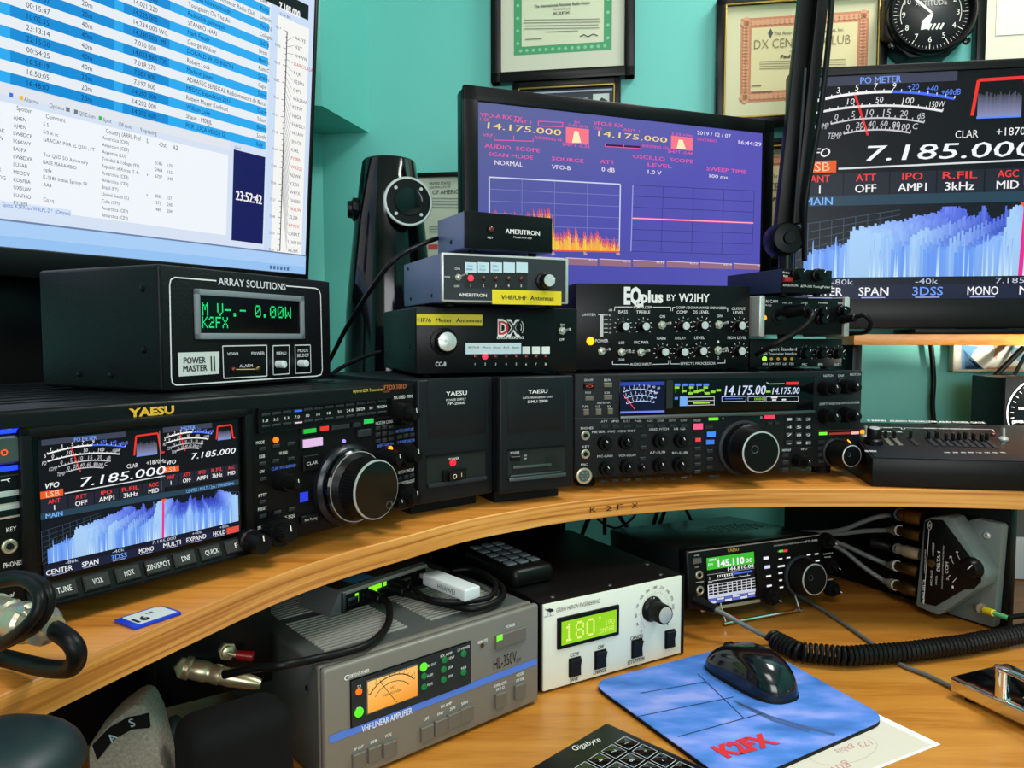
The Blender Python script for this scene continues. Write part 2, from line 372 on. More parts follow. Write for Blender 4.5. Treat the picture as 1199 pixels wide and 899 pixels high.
# ================================================================ desk and hutch shelf
SZ, DZ = -.185, -.365
edge = [(-330, 960), (-150, 880), (0, 813), (60, 787), (138.5, 752.5), (230, 713), (320, 675), (400, 648), (470, 629), (540, 610), (600, 598.5), (663, 588.5), (750, 579.5), (840, 573.5), (940, 572), (1060, 572.5), (1190, 575), (1330, 581), (1640, 602)]
E3 = [onz(x, y, SZ) for x, y in edge]
Q = []
for i in range(len(E3) - 1):
    a = E3[max(i - 1, 0)]; b = E3[i]; c = E3[i + 1]; d = E3[min(i + 2, len(E3) - 1)]
    for j in range(5):
        t = j / 5; Q.append(.5 * ((2 * b) + (c - a) * t + (2 * a - 5 * b + 4 * c - d) * t * t + (3 * b - a - 3 * c + d) * t ** 3))
Q.append(E3[-1])
def wallpt(x, g=.10): return C0 + U_ * ((x - C0.x) / U_.x) - Nb * g
rp = wallpt(Q[-1].x + .1); cc = C0 + Vector((.02, -.16, 0))
def leftwall(y): t = (C0.y - y) / .7846; return C0 + DL * t + Vector((.12, 0, 0))
lw = leftwall(Q[0].y + .06)
out = [(p.x, p.y) for p in Q] + [(rp.x, rp.y), (cc.x, cc.y), (lw.x, lw.y)]
sh = thing('hutch_shelf', 'curved orange-wood shelf that carries the radios, letters K2FX on its edge', 'shelf', (0, 1.0, DZ + E))
oz = -(DZ + E)
def T0(mb): mb.M = Matrix.Translation((0, -1.0, oz)); return mb
mb = T0(MB('wood_shelf')); mb.plate(out, SZ + E - .0215, SZ + E, .0012)
# letters fixed on the edge
for ch, X in (('K', 599), ('2', 670), ('F', 722), ('X', 790)):
    px, py = 540 + X * .2558, 580 + {'K': 62, '2': 57, 'F': 50, 'X': 44}[ch] * .2558
    i = min(range(len(Q) - 1), key=lambda k: abs((Q[k].x / Q[k].y * F + CX) - px)); a, b = Q[i], Q[i + 1]
    yw = atan2((b - a).y, (b - a).x); p = onz(px, 0, -SZ * -1) if False else None
    r = ray(px, py); n = Vector((-(b - a).y, (b - a).x, 0)).normalized(); t = (a - EYE).dot(n) / r.dot(n); P = EYE + r * t - EYE * 0 + Vector((n.x, n.y, 0)) * (-.0016)
    M0 = mb.M; mb.M = M0 @ Matrix.Translation(P) @ Matrix.Rotation(yw, 4, 'Z'); mb.text(ch, 0, 0, .0060, .0085, y=-.001, m='ink', c=(25, 18, 12)); mb.M = M0
mb.build('board', sh)
def edge_material():
    m = bpy.data.materials.new('wood_edge'); m.use_nodes = True; nt = m.node_tree; b = nt.nodes['Principled BSDF']; L = nt.links.new
    at = nt.nodes.new('ShaderNodeAttribute'); at.attribute_name = 'grain'; mp = nt.nodes.new('ShaderNodeMapping'); mp.inputs['Scale'].default_value = (3, 1, 190); L(at.outputs['Vector'], mp.inputs[0])
    n = nt.nodes.new('ShaderNodeTexNoise'); n.inputs['Scale'].default_value = 1; n.inputs['Detail'].default_value = 5; n.inputs['Distortion'].default_value = .5; L(mp.outputs[0], n.inputs['Vector'])
    r = nt.nodes.new('ShaderNodeValToRGB'); e = r.color_ramp.elements; e[0].position = .34; e[0].color = lin((158, 90, 30)) + (1,); e[1].position = .64; e[1].color = lin((226, 162, 86)) + (1,); k = e.new(.47); k.color = lin((206, 136, 60)) + (1,)
    L(n.outputs['Fac'], r.inputs[0]); L(r.outputs[0], b.inputs['Base Color']); b.inputs['Roughness'].default_value = .3; MATS['wood_edge'] = m
edge_material()
me = bpy.data.meshes.new('edge_band'); vs, fs, gr = [], [], []; s_ = 0; rows_ = [(-.0222, 0), (-.0217, .0012), (-.0008, .0012), (.0003, .0004)]
for i, p in enumerate(Q):
    if i: s_ += (p - Q[i - 1]).length
    t_ = (Q[min(i + 1, len(Q) - 1)] - Q[max(i - 1, 0)]).normalized(); n_ = Vector((t_.y, -t_.x, 0))
    for dz_, do in rows_: vs.append((p.x + n_.x * do, p.y + n_.y * do - 1.0, SZ + E + oz + dz_)); gr.extend((s_, 0, dz_))
for i in range(len(Q) - 1):
    for j in range(len(rows_) - 1): a4 = i * 4 + j; fs.append((a4, a4 + 4, a4 + 5, a4 + 1))
me.from_pydata(vs, [], fs); at_ = me.attributes.new('grain', 'FLOAT_VECTOR', 'POINT'); at_.data.foreach_set('vector', gr); me.materials.append(MATS['wood_edge']); [setattr(p, 'use_smooth', True) for p in me.polygons]; me.set_sharp_from_angle(angle=radians(30))
eb = bpy.data.objects.new('edge_band', me); COL.objects.link(eb); eb.parent = sh
def panel(a, b, t, z0, z1, m='bag_black', name='support_panel'):
    a, b = Vector(a + (0,)), Vector(b + (0,)); n = Vector((-(b - a).y, (b - a).x, 0)).normalized() * t
    mb = T0(MB('panel_black')); mb.plate([(a.x, a.y), (b.x, b.y), (b.x + n.x, b.y + n.y), (a.x + n.x, a.y + n.y)], z0, z1, .001); return mb.build(name, sh)
zb, zt = DZ + E, SZ + E - .0215
panel((.4571, 1.2061), (.6309, .9148), -.014, zb, zt)      # right support
panel((-.30, 1.03), (.086, 1.17), .016, zb, zt)
panel((-.395, .62), (-.345, .70), .016, zb, zt)
# desk
dk = thing('desk', 'orange-brown wooden desktop under the mouse mat and small radio', 'desk', (0, .9, 0))
l0 = leftwall(.15); mb = MB('wood_desk'); mb.M = Matrix.Translation((0, -.9, 0))
fr = [(1.35, .18), (.3, .18), (.05, .22), (-.1, .34), (-.2, .40), (-.40, .40), (-.60, .25)]
r2 = wallpt(1.35, .012); mb.plate([(l0.x, l0.y)] + fr[::-1] + [(r2.x, r2.y), (cc.x, cc.y)], DZ + E - .028, DZ + E, .002); mb.build('desktop', dk)
for x, y in ((1.3, .24), (-.38, .40), (1.2, 1.0), (-.38, 1.15)):
    b = MB('panel_black'); b.box(x - .03, x + .03, y - .9 - .03, y - .9 + .03, 0, DZ + E - .029, .004); b.build('leg', dk)
# upper right shelf carrying the right monitor
us = thing('monitor_shelf', 'thin pale-wood shelf under the right-hand monitor', 'shelf', (.9, 1.3, SZ + E))
Mu = Matrix.Translation((-.9, -1.3, -(SZ + E)))
a = ony(1000, 391, 1.09); b = Vector((1.28, 1.09 - .158 * (1.28 - a.x), 0))
mb = MB('wood_shelf'); mb.M = Mu; d = Vector((.1, .35, 0))
mb.plate([(a.x, a.y), (b.x, b.y), (b.x + .026, b.y + .16), (a.x + .026, a.y + .16)], -.011 + E, .0045 + E, .001); mb.build('board', us)
for x in (a.x + .012, b.x - .03):
    mb = MB('panel_black'); mb.M = Mu; yy = a.y + .03 - .158 * (x - a.x); mb.box(x, x + .014, yy, yy + .12, SZ + E, -.0115 + E, .001); mb.build('side_panel', us)
# ---------------------------------------------------------------- content of the transceiver's display (u right, v down, 0..1)
def radio_screen(mb, R, y, full=True, umax=1.0):
    x0, x1, z0, z1 = R; Wd, Hd = x1 - x0, z1 - z0
    HS = [1]
    def U(u): return (.0155 + 1.095 * u) if (HS[0] and u < .546) else u
    def X(u): return x0 + U(u) * Wd
    def Z(v): return z1 - v * Hd
    yy = [y - .0002]
    def step(): yy[0] -= .00005
    def rc(u0, v0, u1, v1, c): mb.rect(X(u0), X(u1), Z(v1), Z(v0), y=yy[0], c=c, m='screen')
    def tx(s, u, v, h, w=None, c=(240, 240, 240), it=0, bold=0, al='C'): mb.text(s, X(u), Z(v), h * Hd, w * Wd if (w and len(s) > 1) else None, y=yy[0] - .0002, it=it, bold=bold, c=c, m='screen', al=al)
    def ln(p, w, c): mb.line([(X(a), Z(b)) for a, b in p], w * Hd, y=yy[0] - .0001, c=c, m='screen')
    HS[0] = 0; rc(0, 0, 1, 1, (10, 11, 18)); HS[0] = 1; step()
    def meter(u0, k, title, sc):
        def P(a, b): return (u0 + a * k, b * sc)
        rc(u0, 0, u0 + .34 * k, .042, (62, 66, 84)); tx(title, u0 + .17 * k, .023, .03, .1 * k, (120, 160, 255), bold=.02)
        rows = [(.02, .335, .112, ['S', '1', '3', '5', '7', '9', '+20', '+40', '+60dB'], (245, 245, 245), .012), (.02, .31, .165, ['PO', '0', '10', '50', '100', '150W'], (235, 235, 235), .010),
                (.06, .27, .213, ['COMP', '0', '5', '10', '15', '20', 'dB'], (205, 205, 210), .007), (.09, .24, .258, ['TEMP', '0', '20', '40', '60', '80', '100 C'], (205, 205, 210), .007)]
        for i, (a, b, v, lb, c, wd) in enumerate(rows):
            def arc(t): return v - .036 * (1 - (2 * t - .9) ** 2) * (1 - i * .18)
            pts = [P(a + (b - a) * q / 16, arc(q / 16)) for q in range(17)]
            if i == 0: ln(pts[:10], wd, c); ln(pts[9:], wd, (70, 110, 250))
            else: ln(pts, wd, c)
            for q in range(17): ln([pts[q], (pts[q][0] + .001, pts[q][1] - .012)], .004, c)
            n = len(lb) - 1
            for j, s in enumerate(lb):
                if j == 0: tx(s, *P(a - .006 - .004 * len(s), v + .004), .028, .0085 * k * len(s), c, it=.15); continue
                f = (j - .7) / (n - .5); tx(s, *P(a + (b - a) * f, arc(f) - .026), .026 * sc, .0092 * len(s) * k, (100, 140, 255) if (i == 0 and j > 5) else c, it=.12)
        ln([P(.112, .075), P(.145, .265)], .010, (235, 40, 40))
    meter(.0, 1, 'PO METER', 1)
    def filt(u0, u1, v0, v1):
        rc(u0, v0, u1, v1, (6, 6, 10)); step(); w = u1 - u0; h = v1 - v0; n = 30; rf = random.Random(3)
        for i in range(n):
            a = u0 + w * (.08 + .68 * i / n); t = v0 + h * (.36 + rf.random() * .12)
            mb.add([(X(a), yy[0], Z(v1 - h * .1)), (X(a + w * .68 / n), yy[0], Z(v1 - h * .1)), (X(a + w * .68 / n), yy[0], Z(t)), (X(a), yy[0], Z(t))], [(0, 1, 2, 3)], m='screen', c=[((140, 145, 185), (140, 145, 185), (60, 60, 72), (60, 60, 72))])
        rc(u0 + .07 * w, v1 - h * .12, u0 + w * .76, v1 - h * .07, (90, 140, 255))
        ln([(u0 + w * .0, v1 - h * .14), (u0 + w * .08, v0 + h * .12), (u0 + w * .8, v0 + h * .1), (u0 + w * .88, v1 - h * .12), (u0 + w, v1 - h * .12)], .014, (240, 50, 45))
    filt(.375, .515, .02, .225)
    tx('CLAR', .365, .275, .034, .055); tx('+1870Hz', .475, .27, .034, .10)
    tx('7.185.000', .325, .345, .068, .41, (245, 248, 255), it=.25, bold=.012)
    tx('VFO', .03, .335, .04, .06, it=.2, bold=.02); rc(-.012, .372, .075, .425, (235, 90, 30)); tx('LSB', .034, .398, .04, .056, (255, 200, 170), bold=.01)
    ln([(.08, .41), (.515, .395)], .008, (220, 225, 230)); step()
    for q, (a, b) in enumerate((('ANT', '1'), ('ATT', 'OFF'), ('IPO', 'AMP1'), ('R.FIL', '3kHz'), ('AGC', 'MID'))):
        u = -.012 + q * .105; rc(u + .001, .43, u + .103, .53, (30, 34, 48)); tx(a, u + .05, .452, .032, .0165 * len(a), (240, 60, 55), bold=.02); tx(b, u + .05, .5, .036, .0175 * len(b), bold=.02)
    HS[0] = 0
    meter(.575, .80, 'METER', .8); filt(.87, .985, .02, .17)
    tx('7.185.000', .85, .265, .05, .26, (245, 248, 255), it=.25, bold=.012); tx('VFO', .61, .29, .034, .05, it=.2, bold=.02)
    rc(.565, .325, .655, .372, (235, 90, 30)); tx('LSB', .61, .349, .034, .05, (255, 200, 170)); ln([(.557, .02), (.557, .5)], .006, (120, 120, 130))
    for q, (a, b) in enumerate((('ANT', '1'), ('ATT', 'OFF'), ('IPO', 'AMP1'), ('R.FIL', '3kHz'), ('AGC', 'MID'))):
        u = .565 + q * .087; rc(u + .001, .39, u + .085, .49, (30, 34, 48)); tx(a, u + .043, .412, .03, .013 * len(a), (240, 60, 55), bold=.02); tx(b, u + .043, .46, .034, .015 * len(b), bold=.02)
    rc(0, .53, 1, .575, (38, 66, 84)); tx('MAIN', .055, .553, .034, .07, (120, 180, 255), bold=.02); tx('CENTER / MULTI / 2ms / SPAN 200kHz', .83, .553, .028, .28, (130, 190, 255))
    rc(0, .575, 1, .905, (9, 16, 26)); step()
    for q in range(7): ln([(0.0, .66 + q * .04), (.26, .60 + q * .022)], .003, (60, 80, 100)); ln([(.86, .60 + q * .02), (1, .64 + q * .04)], .003, (60, 80, 100))
    for q in range(9): ln([(q * .03, .66 - q * .007), (q * .03, .88 - q * .012)], .003, (60, 80, 100)); ln([(1 - q * .018, .64 - q * .005), (1 - q * .018, .86)], .003, (60, 80, 100))
    step(); rnd = random.Random(11); NL = 15; n = 150
    peaks = [(rnd.uniform(.12, 1), rnd.uniform(.006, .03), rnd.uniform(.02, .065)) for _ in range(16)] + [(.12, .02, .045), (.98, .03, .05)]
    def f(s, r): return sum(a * math.exp(-((s - c) / w) ** 2) for c, w, a in peaks) + r.uniform(0, .02)
    for k in range(NL):
        t = k / (NL - 1); ul = .27 * (1 - t) + .02; ur = .99 - .10 * (1 - t); vb = .70 + .20 * t; vf = .675 + .125 * t; r = random.Random(100 + k)
        ca = (int(42 + 58 * t), int(60 + 92 * t), int(185 + 60 * t)); cb = (int(112 + 55 * t), int(138 + 70 * t), 250)
        for i in range(n):
            s = i / n; u = ul + (ur - ul) * s; w = (ur - ul) / n; hgt = f(s, r) * (.75 + .5 * t) * (1.2 if k == 0 else 1)
            tp_ = max(.59, vf - hgt - .02 * (k == 0)); m = min(1, hgt / .09 + rnd.uniform(-.08, .08)); m = max(0, m)
            top = tuple(int(ca[q] + (cb[q] - ca[q]) * m) for q in range(3)); bot = tuple(min(255, int(top[q] * (.82 + .1 * t) + 10)) for q in range(3))
            mb.add([(X(u), yy[0], Z(vb)), (X(u + w), yy[0], Z(vb)), (X(u + w), yy[0], Z(tp_)), (X(u), yy[0], Z(tp_))], [(0, 1, 2, 3)], m='screen', c=[(bot, bot, top, top)])
        step()
    for i in range(60):
        u = rnd.uniform(.04, .95); w = rnd.uniform(.0015, .007); t_ = rnd.uniform(.70, .80); mb.add([(X(u), yy[0], Z(.9)), (X(u + w), yy[0], Z(.9)), (X(u + w * .8), yy[0], Z(t_)), (X(u + w * .3), yy[0], Z(t_ + .01))], [(0, 1, 2, 3)], m='screen', c=[((200, 230, 255), (200, 230, 255), (130, 175, 250), (130, 175, 250))])
    step(); ln([(.562, .60), (.555, .9)], .018, (235, 40, 140)); ln([(.563, .59), (.561, .72)], .014, (240, 70, 50))
    mb.add([(X(.548), yy[0] - .0002, Z(.58)), (X(.578), yy[0] - .0002, Z(.58)), (X(.563), yy[0] - .0002, Z(.62))], [(0, 1, 2)], m='screen', c=(245, 90, 60))
    rc(0, .905, 1, .935, (14, 18, 34)); step()
    for s, u in (('-80k', .12), ('-40k', .33), ('7.185.000', .56), ('+40k', .74), ('+80k', .9)): tx(s, u, .92, .024, .014 * len(s), (190, 200, 220))
    rc(0, .935, 1, 1, (24, 30, 56)); step()
    for q, s in enumerate(('CENTER', 'SPAN', '3DSS', 'MONO', 'MULTI', 'EXPAND', 'HOLD')):
        u = .065 + q * .134; tx(s, u, .964, .038, .0185 * len(s), (110, 160, 255) if s == '3DSS' else (240, 240, 245), bold=.015)
        ln([(u - .03, .992), (u + .03, .992)], .005, (160, 170, 220))
    rc(.915, .94, .99, .995, (225, 80, 60))

# ================================================================ A: large SDR transceiver on the left
d = Dev('radio_transceiver', 'big black transceiver at the left with a colour waterfall screen and power button glowing blue', 'radio', -.339, .411, -.172, 54)
A4 = d.view(0, 460, .2669); A5 = d.view(270, 440, .2446); A0 = d.view(0, 250, .3336)
Wd = .412; Hd = .1275
b = MB('black_paint'); b.box(0, Wd, .012, .32, 0, Hd - .001, .004)
for i in range(9): b.box(.03, Wd - .03, .06 + i * .026, .064 + i * .026, Hd - .002, Hd - .0003)
b.build('case', d.root)
b = MB('black_satin'); b.box(0, Wd, 0, .014, 0, Hd, .004, 3)
sc = [A4.p(*q) for q in ((165, 215), (1037, 112), (1045, 600), (180, 820))]
sx0, sx1 = (sc[0][0] + sc[3][0]) / 2, (sc[1][0] + sc[2][0]) / 2; sz1, sz0 = (sc[0][1] + sc[1][1]) / 2, (sc[2][1] + sc[3][1]) / 2
# raised bezel round the screen
m_ = .009
for (a, c_, e, f) in ((sx0 - m_ - .003, sx1 + m_ + .003, sz1 + .002, sz1 + m_), (sx0 - m_ - .003, sx0 - .004, sz0 - .004, sz1 + m_), (sx1 + .004, sx1 + m_ + .003, sz0 - .004, sz1 + m_)):
    b.box(a, c_, -.006, 0, e, f, .0022)
A4.t(b, 'YAESU', 662, 80, 34, 200, (225, 175, 50), bold=.045, lift=.0008)
A4.t(b, 'ON/OFF', 12, 170, 20, 76); A4.t(b, 'KEY', 48, 596, 20, 44); A4.t(b, 'PHONES', 56, 748, 22, 84); A4.t(b, 'Dual', 32, 888, 20, 50, it=.2)
A4.l(b, [(-30, 370), (120, 350), (135, 520), (-30, 560)], .0006, (50, 52, 55))
A4.l(b, [(2, 384), (28, 380), (44, 374)], .0007); A4.l(b, [(28, 380), (40, 390)], .0006)
# silk screen right half
A5.t(b, 'Hybrid-SDR Transceiver', 657, 68, 15, 145, (220, 190, 60)); A5.t(b, 'FTDX101D', 785, 52, 22, 105, (170, 95, 50), bold=.03)
A5.t(b, 'TRANSCEIVER', 745, 75, 8, 30, (170, 95, 50))
for s, X, Y, w, c in (('MODE', 140, 318, 40, W_), ('SSB', 148, 385, 28, W_), ('CW', 148, 457, 24, W_), ('RTTY', 152, 570, 40, W_), ('PRESET', 150, 635, 42, W_), ('SELECT', 150, 722, 46, W_),
        ('V/M  BAND', 250, 368, 40, W_), ('CLAR VFO-B/BAND', 252, 436, 116, (90, 120, 235)), ('MAIN RF-SQL', 250, 680, 116, W_), ('NOTCH CONT', 735, 222, 84, W_), ('SHIFT-WIDTH', 738, 330, 76, (100, 130, 240)),
        ('NOTCH CONT APF', 832, 260, 84, (100, 130, 240)), ('SUB SHIFT-WIDTH', 838, 313, 80, (100, 130, 240)), ('NOTCH CONT APF', 838, 455, 76, W_), ('SUB NOTCH-CONT', 840, 508, 78, W_), ('MIC-SPEED  PROC', 825, 100, 90, W_)):
    A5.t(b, s, X, Y, 15, w, c)
b.build('front_panel', d.root)
b = MB('glass_black'); b.rect(sx0 - .004, sx1 + .004, sz0 - .004, sz1 + .003, y=-.001)
radio_screen(b, (sx0, sx1, sz0, sz1), -.0012); b.build('display', d.root)
# key bar below the screen, facing slightly upward
b = MB('black_satin'); zb_ = sz0 - .004
b.M = Matrix.Translation((0, 0, 0)); b.add([(sx0 - .01, -.001, zb_), (sx1 + .012, -.001, zb_), (sx1 + .012, -.007, zb_ - .0125), (sx0 - .01, -.007, zb_ - .0125), (sx0 - .01, 0, .002), (sx1 + .012, 0, .002), (sx1 + .012, -.012, .002), (sx0 - .01, -.012, .002)],
    [(0, 1, 2, 3), (3, 2, 6, 7), (0, 3, 7, 4), (1, 5, 6, 2), (4, 7, 6, 5)]); b.build('key_bar', d.root)
kw = (sx1 - sx0 + .004) / 7; mat('bar_key', (44, 44, 43), .5, spec=.2)
for i, s in enumerate(('TUNE', 'VOX', 'MOX', 'ZIN/SPOT', 'DNF', 'QUICK', 'F')):
    x0 = sx0 + i * kw; b = MB('bar_key'); b.M = Matrix.Translation((x0, -.0010, zb_ - .0005)) @ Matrix.Rotation(radians(-26), 4, 'X')
    b.button(.002, kw - .002, -.0115, -.001, .0, -.0024, .001); b.text(s, kw / 2, -.0062, .0038, .0022 * len(s), y=-.0027, m='ink', c=W_); b.build('button', d.root)
# left column
x, z = A4.p(14, 250); b = MB('steel_dark'); b.button(x - .016, x + .0115, z - .0085, z + .0085, 0, -.004, .0012)
b.text('o', x - .001, z, .006, y=-.0044, m='lamp', c=(200, 60, 20)); b.build('power_button', d.root)['label'] = 'power button with an orange symbol'
b = MB()
for (a, c_, e, f) in ((-.021, .0145, .0100, .0125), (-.021, .0145, -.0130, -.0100), (.0122, .0145, -.0130, .0125)): b.box(x + a, x + c_, -.0025, 0, z + e, z + f, .0012, m='lamp', c=(18, 50, 255))
b.build('power_ring', d.root)['label'] = 'blue glowing ring'
for Y in (462, 520):
    x, z = A4.p(20, Y); b = MB('silver'); b.box(x - .014, x + .009, -.0012, 0, z - .0045, z + .0045, .0004); b.box(x - .0125, x + .0075, -.0014, -.001, z - .003, z + .001, m='gloss_black'); b.build('usb_port', d.root)
A4.jack(40, 672, 36); A4.jack(-10, 930, 60, 'microphone_jack', din=True)
# band keys
for i, s in enumerate(('1.8', '3.5', '5.3', '7.0', '10', '14', '18', '21', '24.8', '28/29', '50', '70/GEN')):
    X = 165 + i * 50.5; Y = 205 - i * 6.1
    A5.btn(X, Y + 36, 40, 12, .0022, m='key_grey', lit=(240, 190, 200) if i == 3 else None); A5.btn(X, Y - 20, 40, 14, .0022, m='key_grey', lit=(40, 110, 255) if i == 3 else None)
b = MB('ink')
A5.t(b, 'HYBRID', 0, 0, 1, None) if False else None
for i, s in enumerate(('1.8', '3.5', '5.3', '7.0', '10', '14', '18', '21', '24.8', '28/29', '50', '70/GEN')):
    A5.t(b, s, 165 + i * 50.5, 214 - i * 6.1, 13, 8 * len(s), c=W_)
c1, c2, c3, c4 = A5.p(122, 170), A5.p(765, 88), A5.p(770, 200), A5.p(125, 275); x0, x1 = c1[0], c2[0]; zt_, zb_ = (c1[1] + c2[1]) / 2, (c3[1] + c4[1]) / 2
for (a, c_, e, f) in ((x0, x1, zt_ - .0015, zt_), (x0, x1, zb_, zb_ + .0015), (x0, x0 + .0015, zb_, zt_), (x1 - .0015, x1, zb_, zt_)): b.box(a, c_, -.003, 0, e, f, m='black_satin')
b.build('band_key_frame', d.root)
for X, Y, w, h, lit in ((368, 262, 66, 26, (30, 190, 60)), (438, 250, 46, 26, (225, 50, 40)), (520, 243, 84, 24, None), (598, 233, 34, 24, None), (650, 216, 50, 26, (30, 200, 80)), (382, 318, 100, 44, (216, 180, 220)), (634, 272, 60, 34, None)):
    A5.btn(X, Y, w, h, .003, m='key_grey', lit=lit)
A5.btn(378, 415, 76, 74, .003, m='black_satin', txt='CLAR', th=.2); A5.btn(372, 682, 84, 40, .003, m='black_satin', txt='Fine Tuning', th=.3)
for X, Y in ((148, 350), (148, 420), (152, 492), (150, 602), (152, 670), (215, 335), (285, 324), (212, 406), (286, 396), (222, 652), (290, 636), (702, 250), (733, 246), (765, 242), (702, 280), (733, 276), (765, 272), (702, 312), (733, 306), (765, 300), (806, 292), (836, 286), (865, 282), (806, 490), (836, 484), (864, 476)):
    A5.btn(X, Y, 30 if X < 300 else 20, 17, .0022, m='key_grey')
A5.led(215, 306, 12, (255, 90, 10)); A5.led(763, 348, 9, (255, 130, 20)); A5.led(540, 312, 7, (170, 150, 255), m='dimlamp')
b = MB(); A5.r(b, 330, 556, 370, 602, (40, 60, 210), m='dimlamp'); b.build('indicator_light', d.root)['label'] = 'small blue lit window'
for X, Y, r, k in ((325, 520, 26, 'dual'), (290, 760, 44, 'dual'), (160, 808, 46, 'black'), (890, 188, 26, 'dual'), (810, 405, 24, 'dual'), (900, 385, 28, 'dual'), (895, 585, 28, 'dual'), (820, 615, 20, 'black')):
    A5.knob(X, Y, r, .024, k, ang=100)
# big main dial
A5.y = 0; Ld = .040
x, z = A5.p(700, 545, -Ld); a = A5.ext(620, 545, 800, 546, -Ld); R = .0262
b = MB('black_satin'); O = (x, 0, z)
b.lathe(O, (0, -1, 0), [(R * 1.42, 0), (R * 1.42, .005), (R * 1.33, .008), (R * 1.30, .0085)], 48, m='gunmetal')
b.lathe(O, (0, -1, 0), [(R * 1.28, .0080), (R * 1.28, .014), (R * 1.22, .0155)], 48, m='gloss_black'); b.build('dial_ring', d.root)['label'] = 'dark metal ring behind the main dial'
b = MB('black_satin')
b.lathe(O, (0, -1, 0), [(R * 1.215, .0145), (R * 1.215, .0160)], 48, m='silver'); b.lathe(O, (0, -1, 0), [(R * 1.185, .0160), (R * 1.05, .021), (R * 1.03, .037), (R, .0392)], 120, .03, (1, 2))
b.lathe((x, -.0388, z), (0, -1, 0), [(R * 1.01, 0), (R * 1.0, .0012), (R * .95, .0016)], 48, m='silver'); b.lathe((x, -.0388, z), (0, -1, 0), [(R * .965, 0), (R * .955, .0019), (R * .3, .0021)], 48, m='gloss_black')
b.lathe((x + R * .55, -.0405, z - R * .62), (0, -1, 0), [(R * .16, 0), (R * .15, .0006), (R * .1, .0002)], 20, m='steel_dark'); b.build('main_dial', d.root)
for x_, y_ in ((.04, .05), (Wd - .04, .05), (.04, .28), (Wd - .04, .28)):
    b = MB('rubber'); b.lathe((x_, y_, SZ + .172 + .0003), (0, 0, 1), [(.012, 0), (.013, .0125)], 20); b.build('foot', d.root)

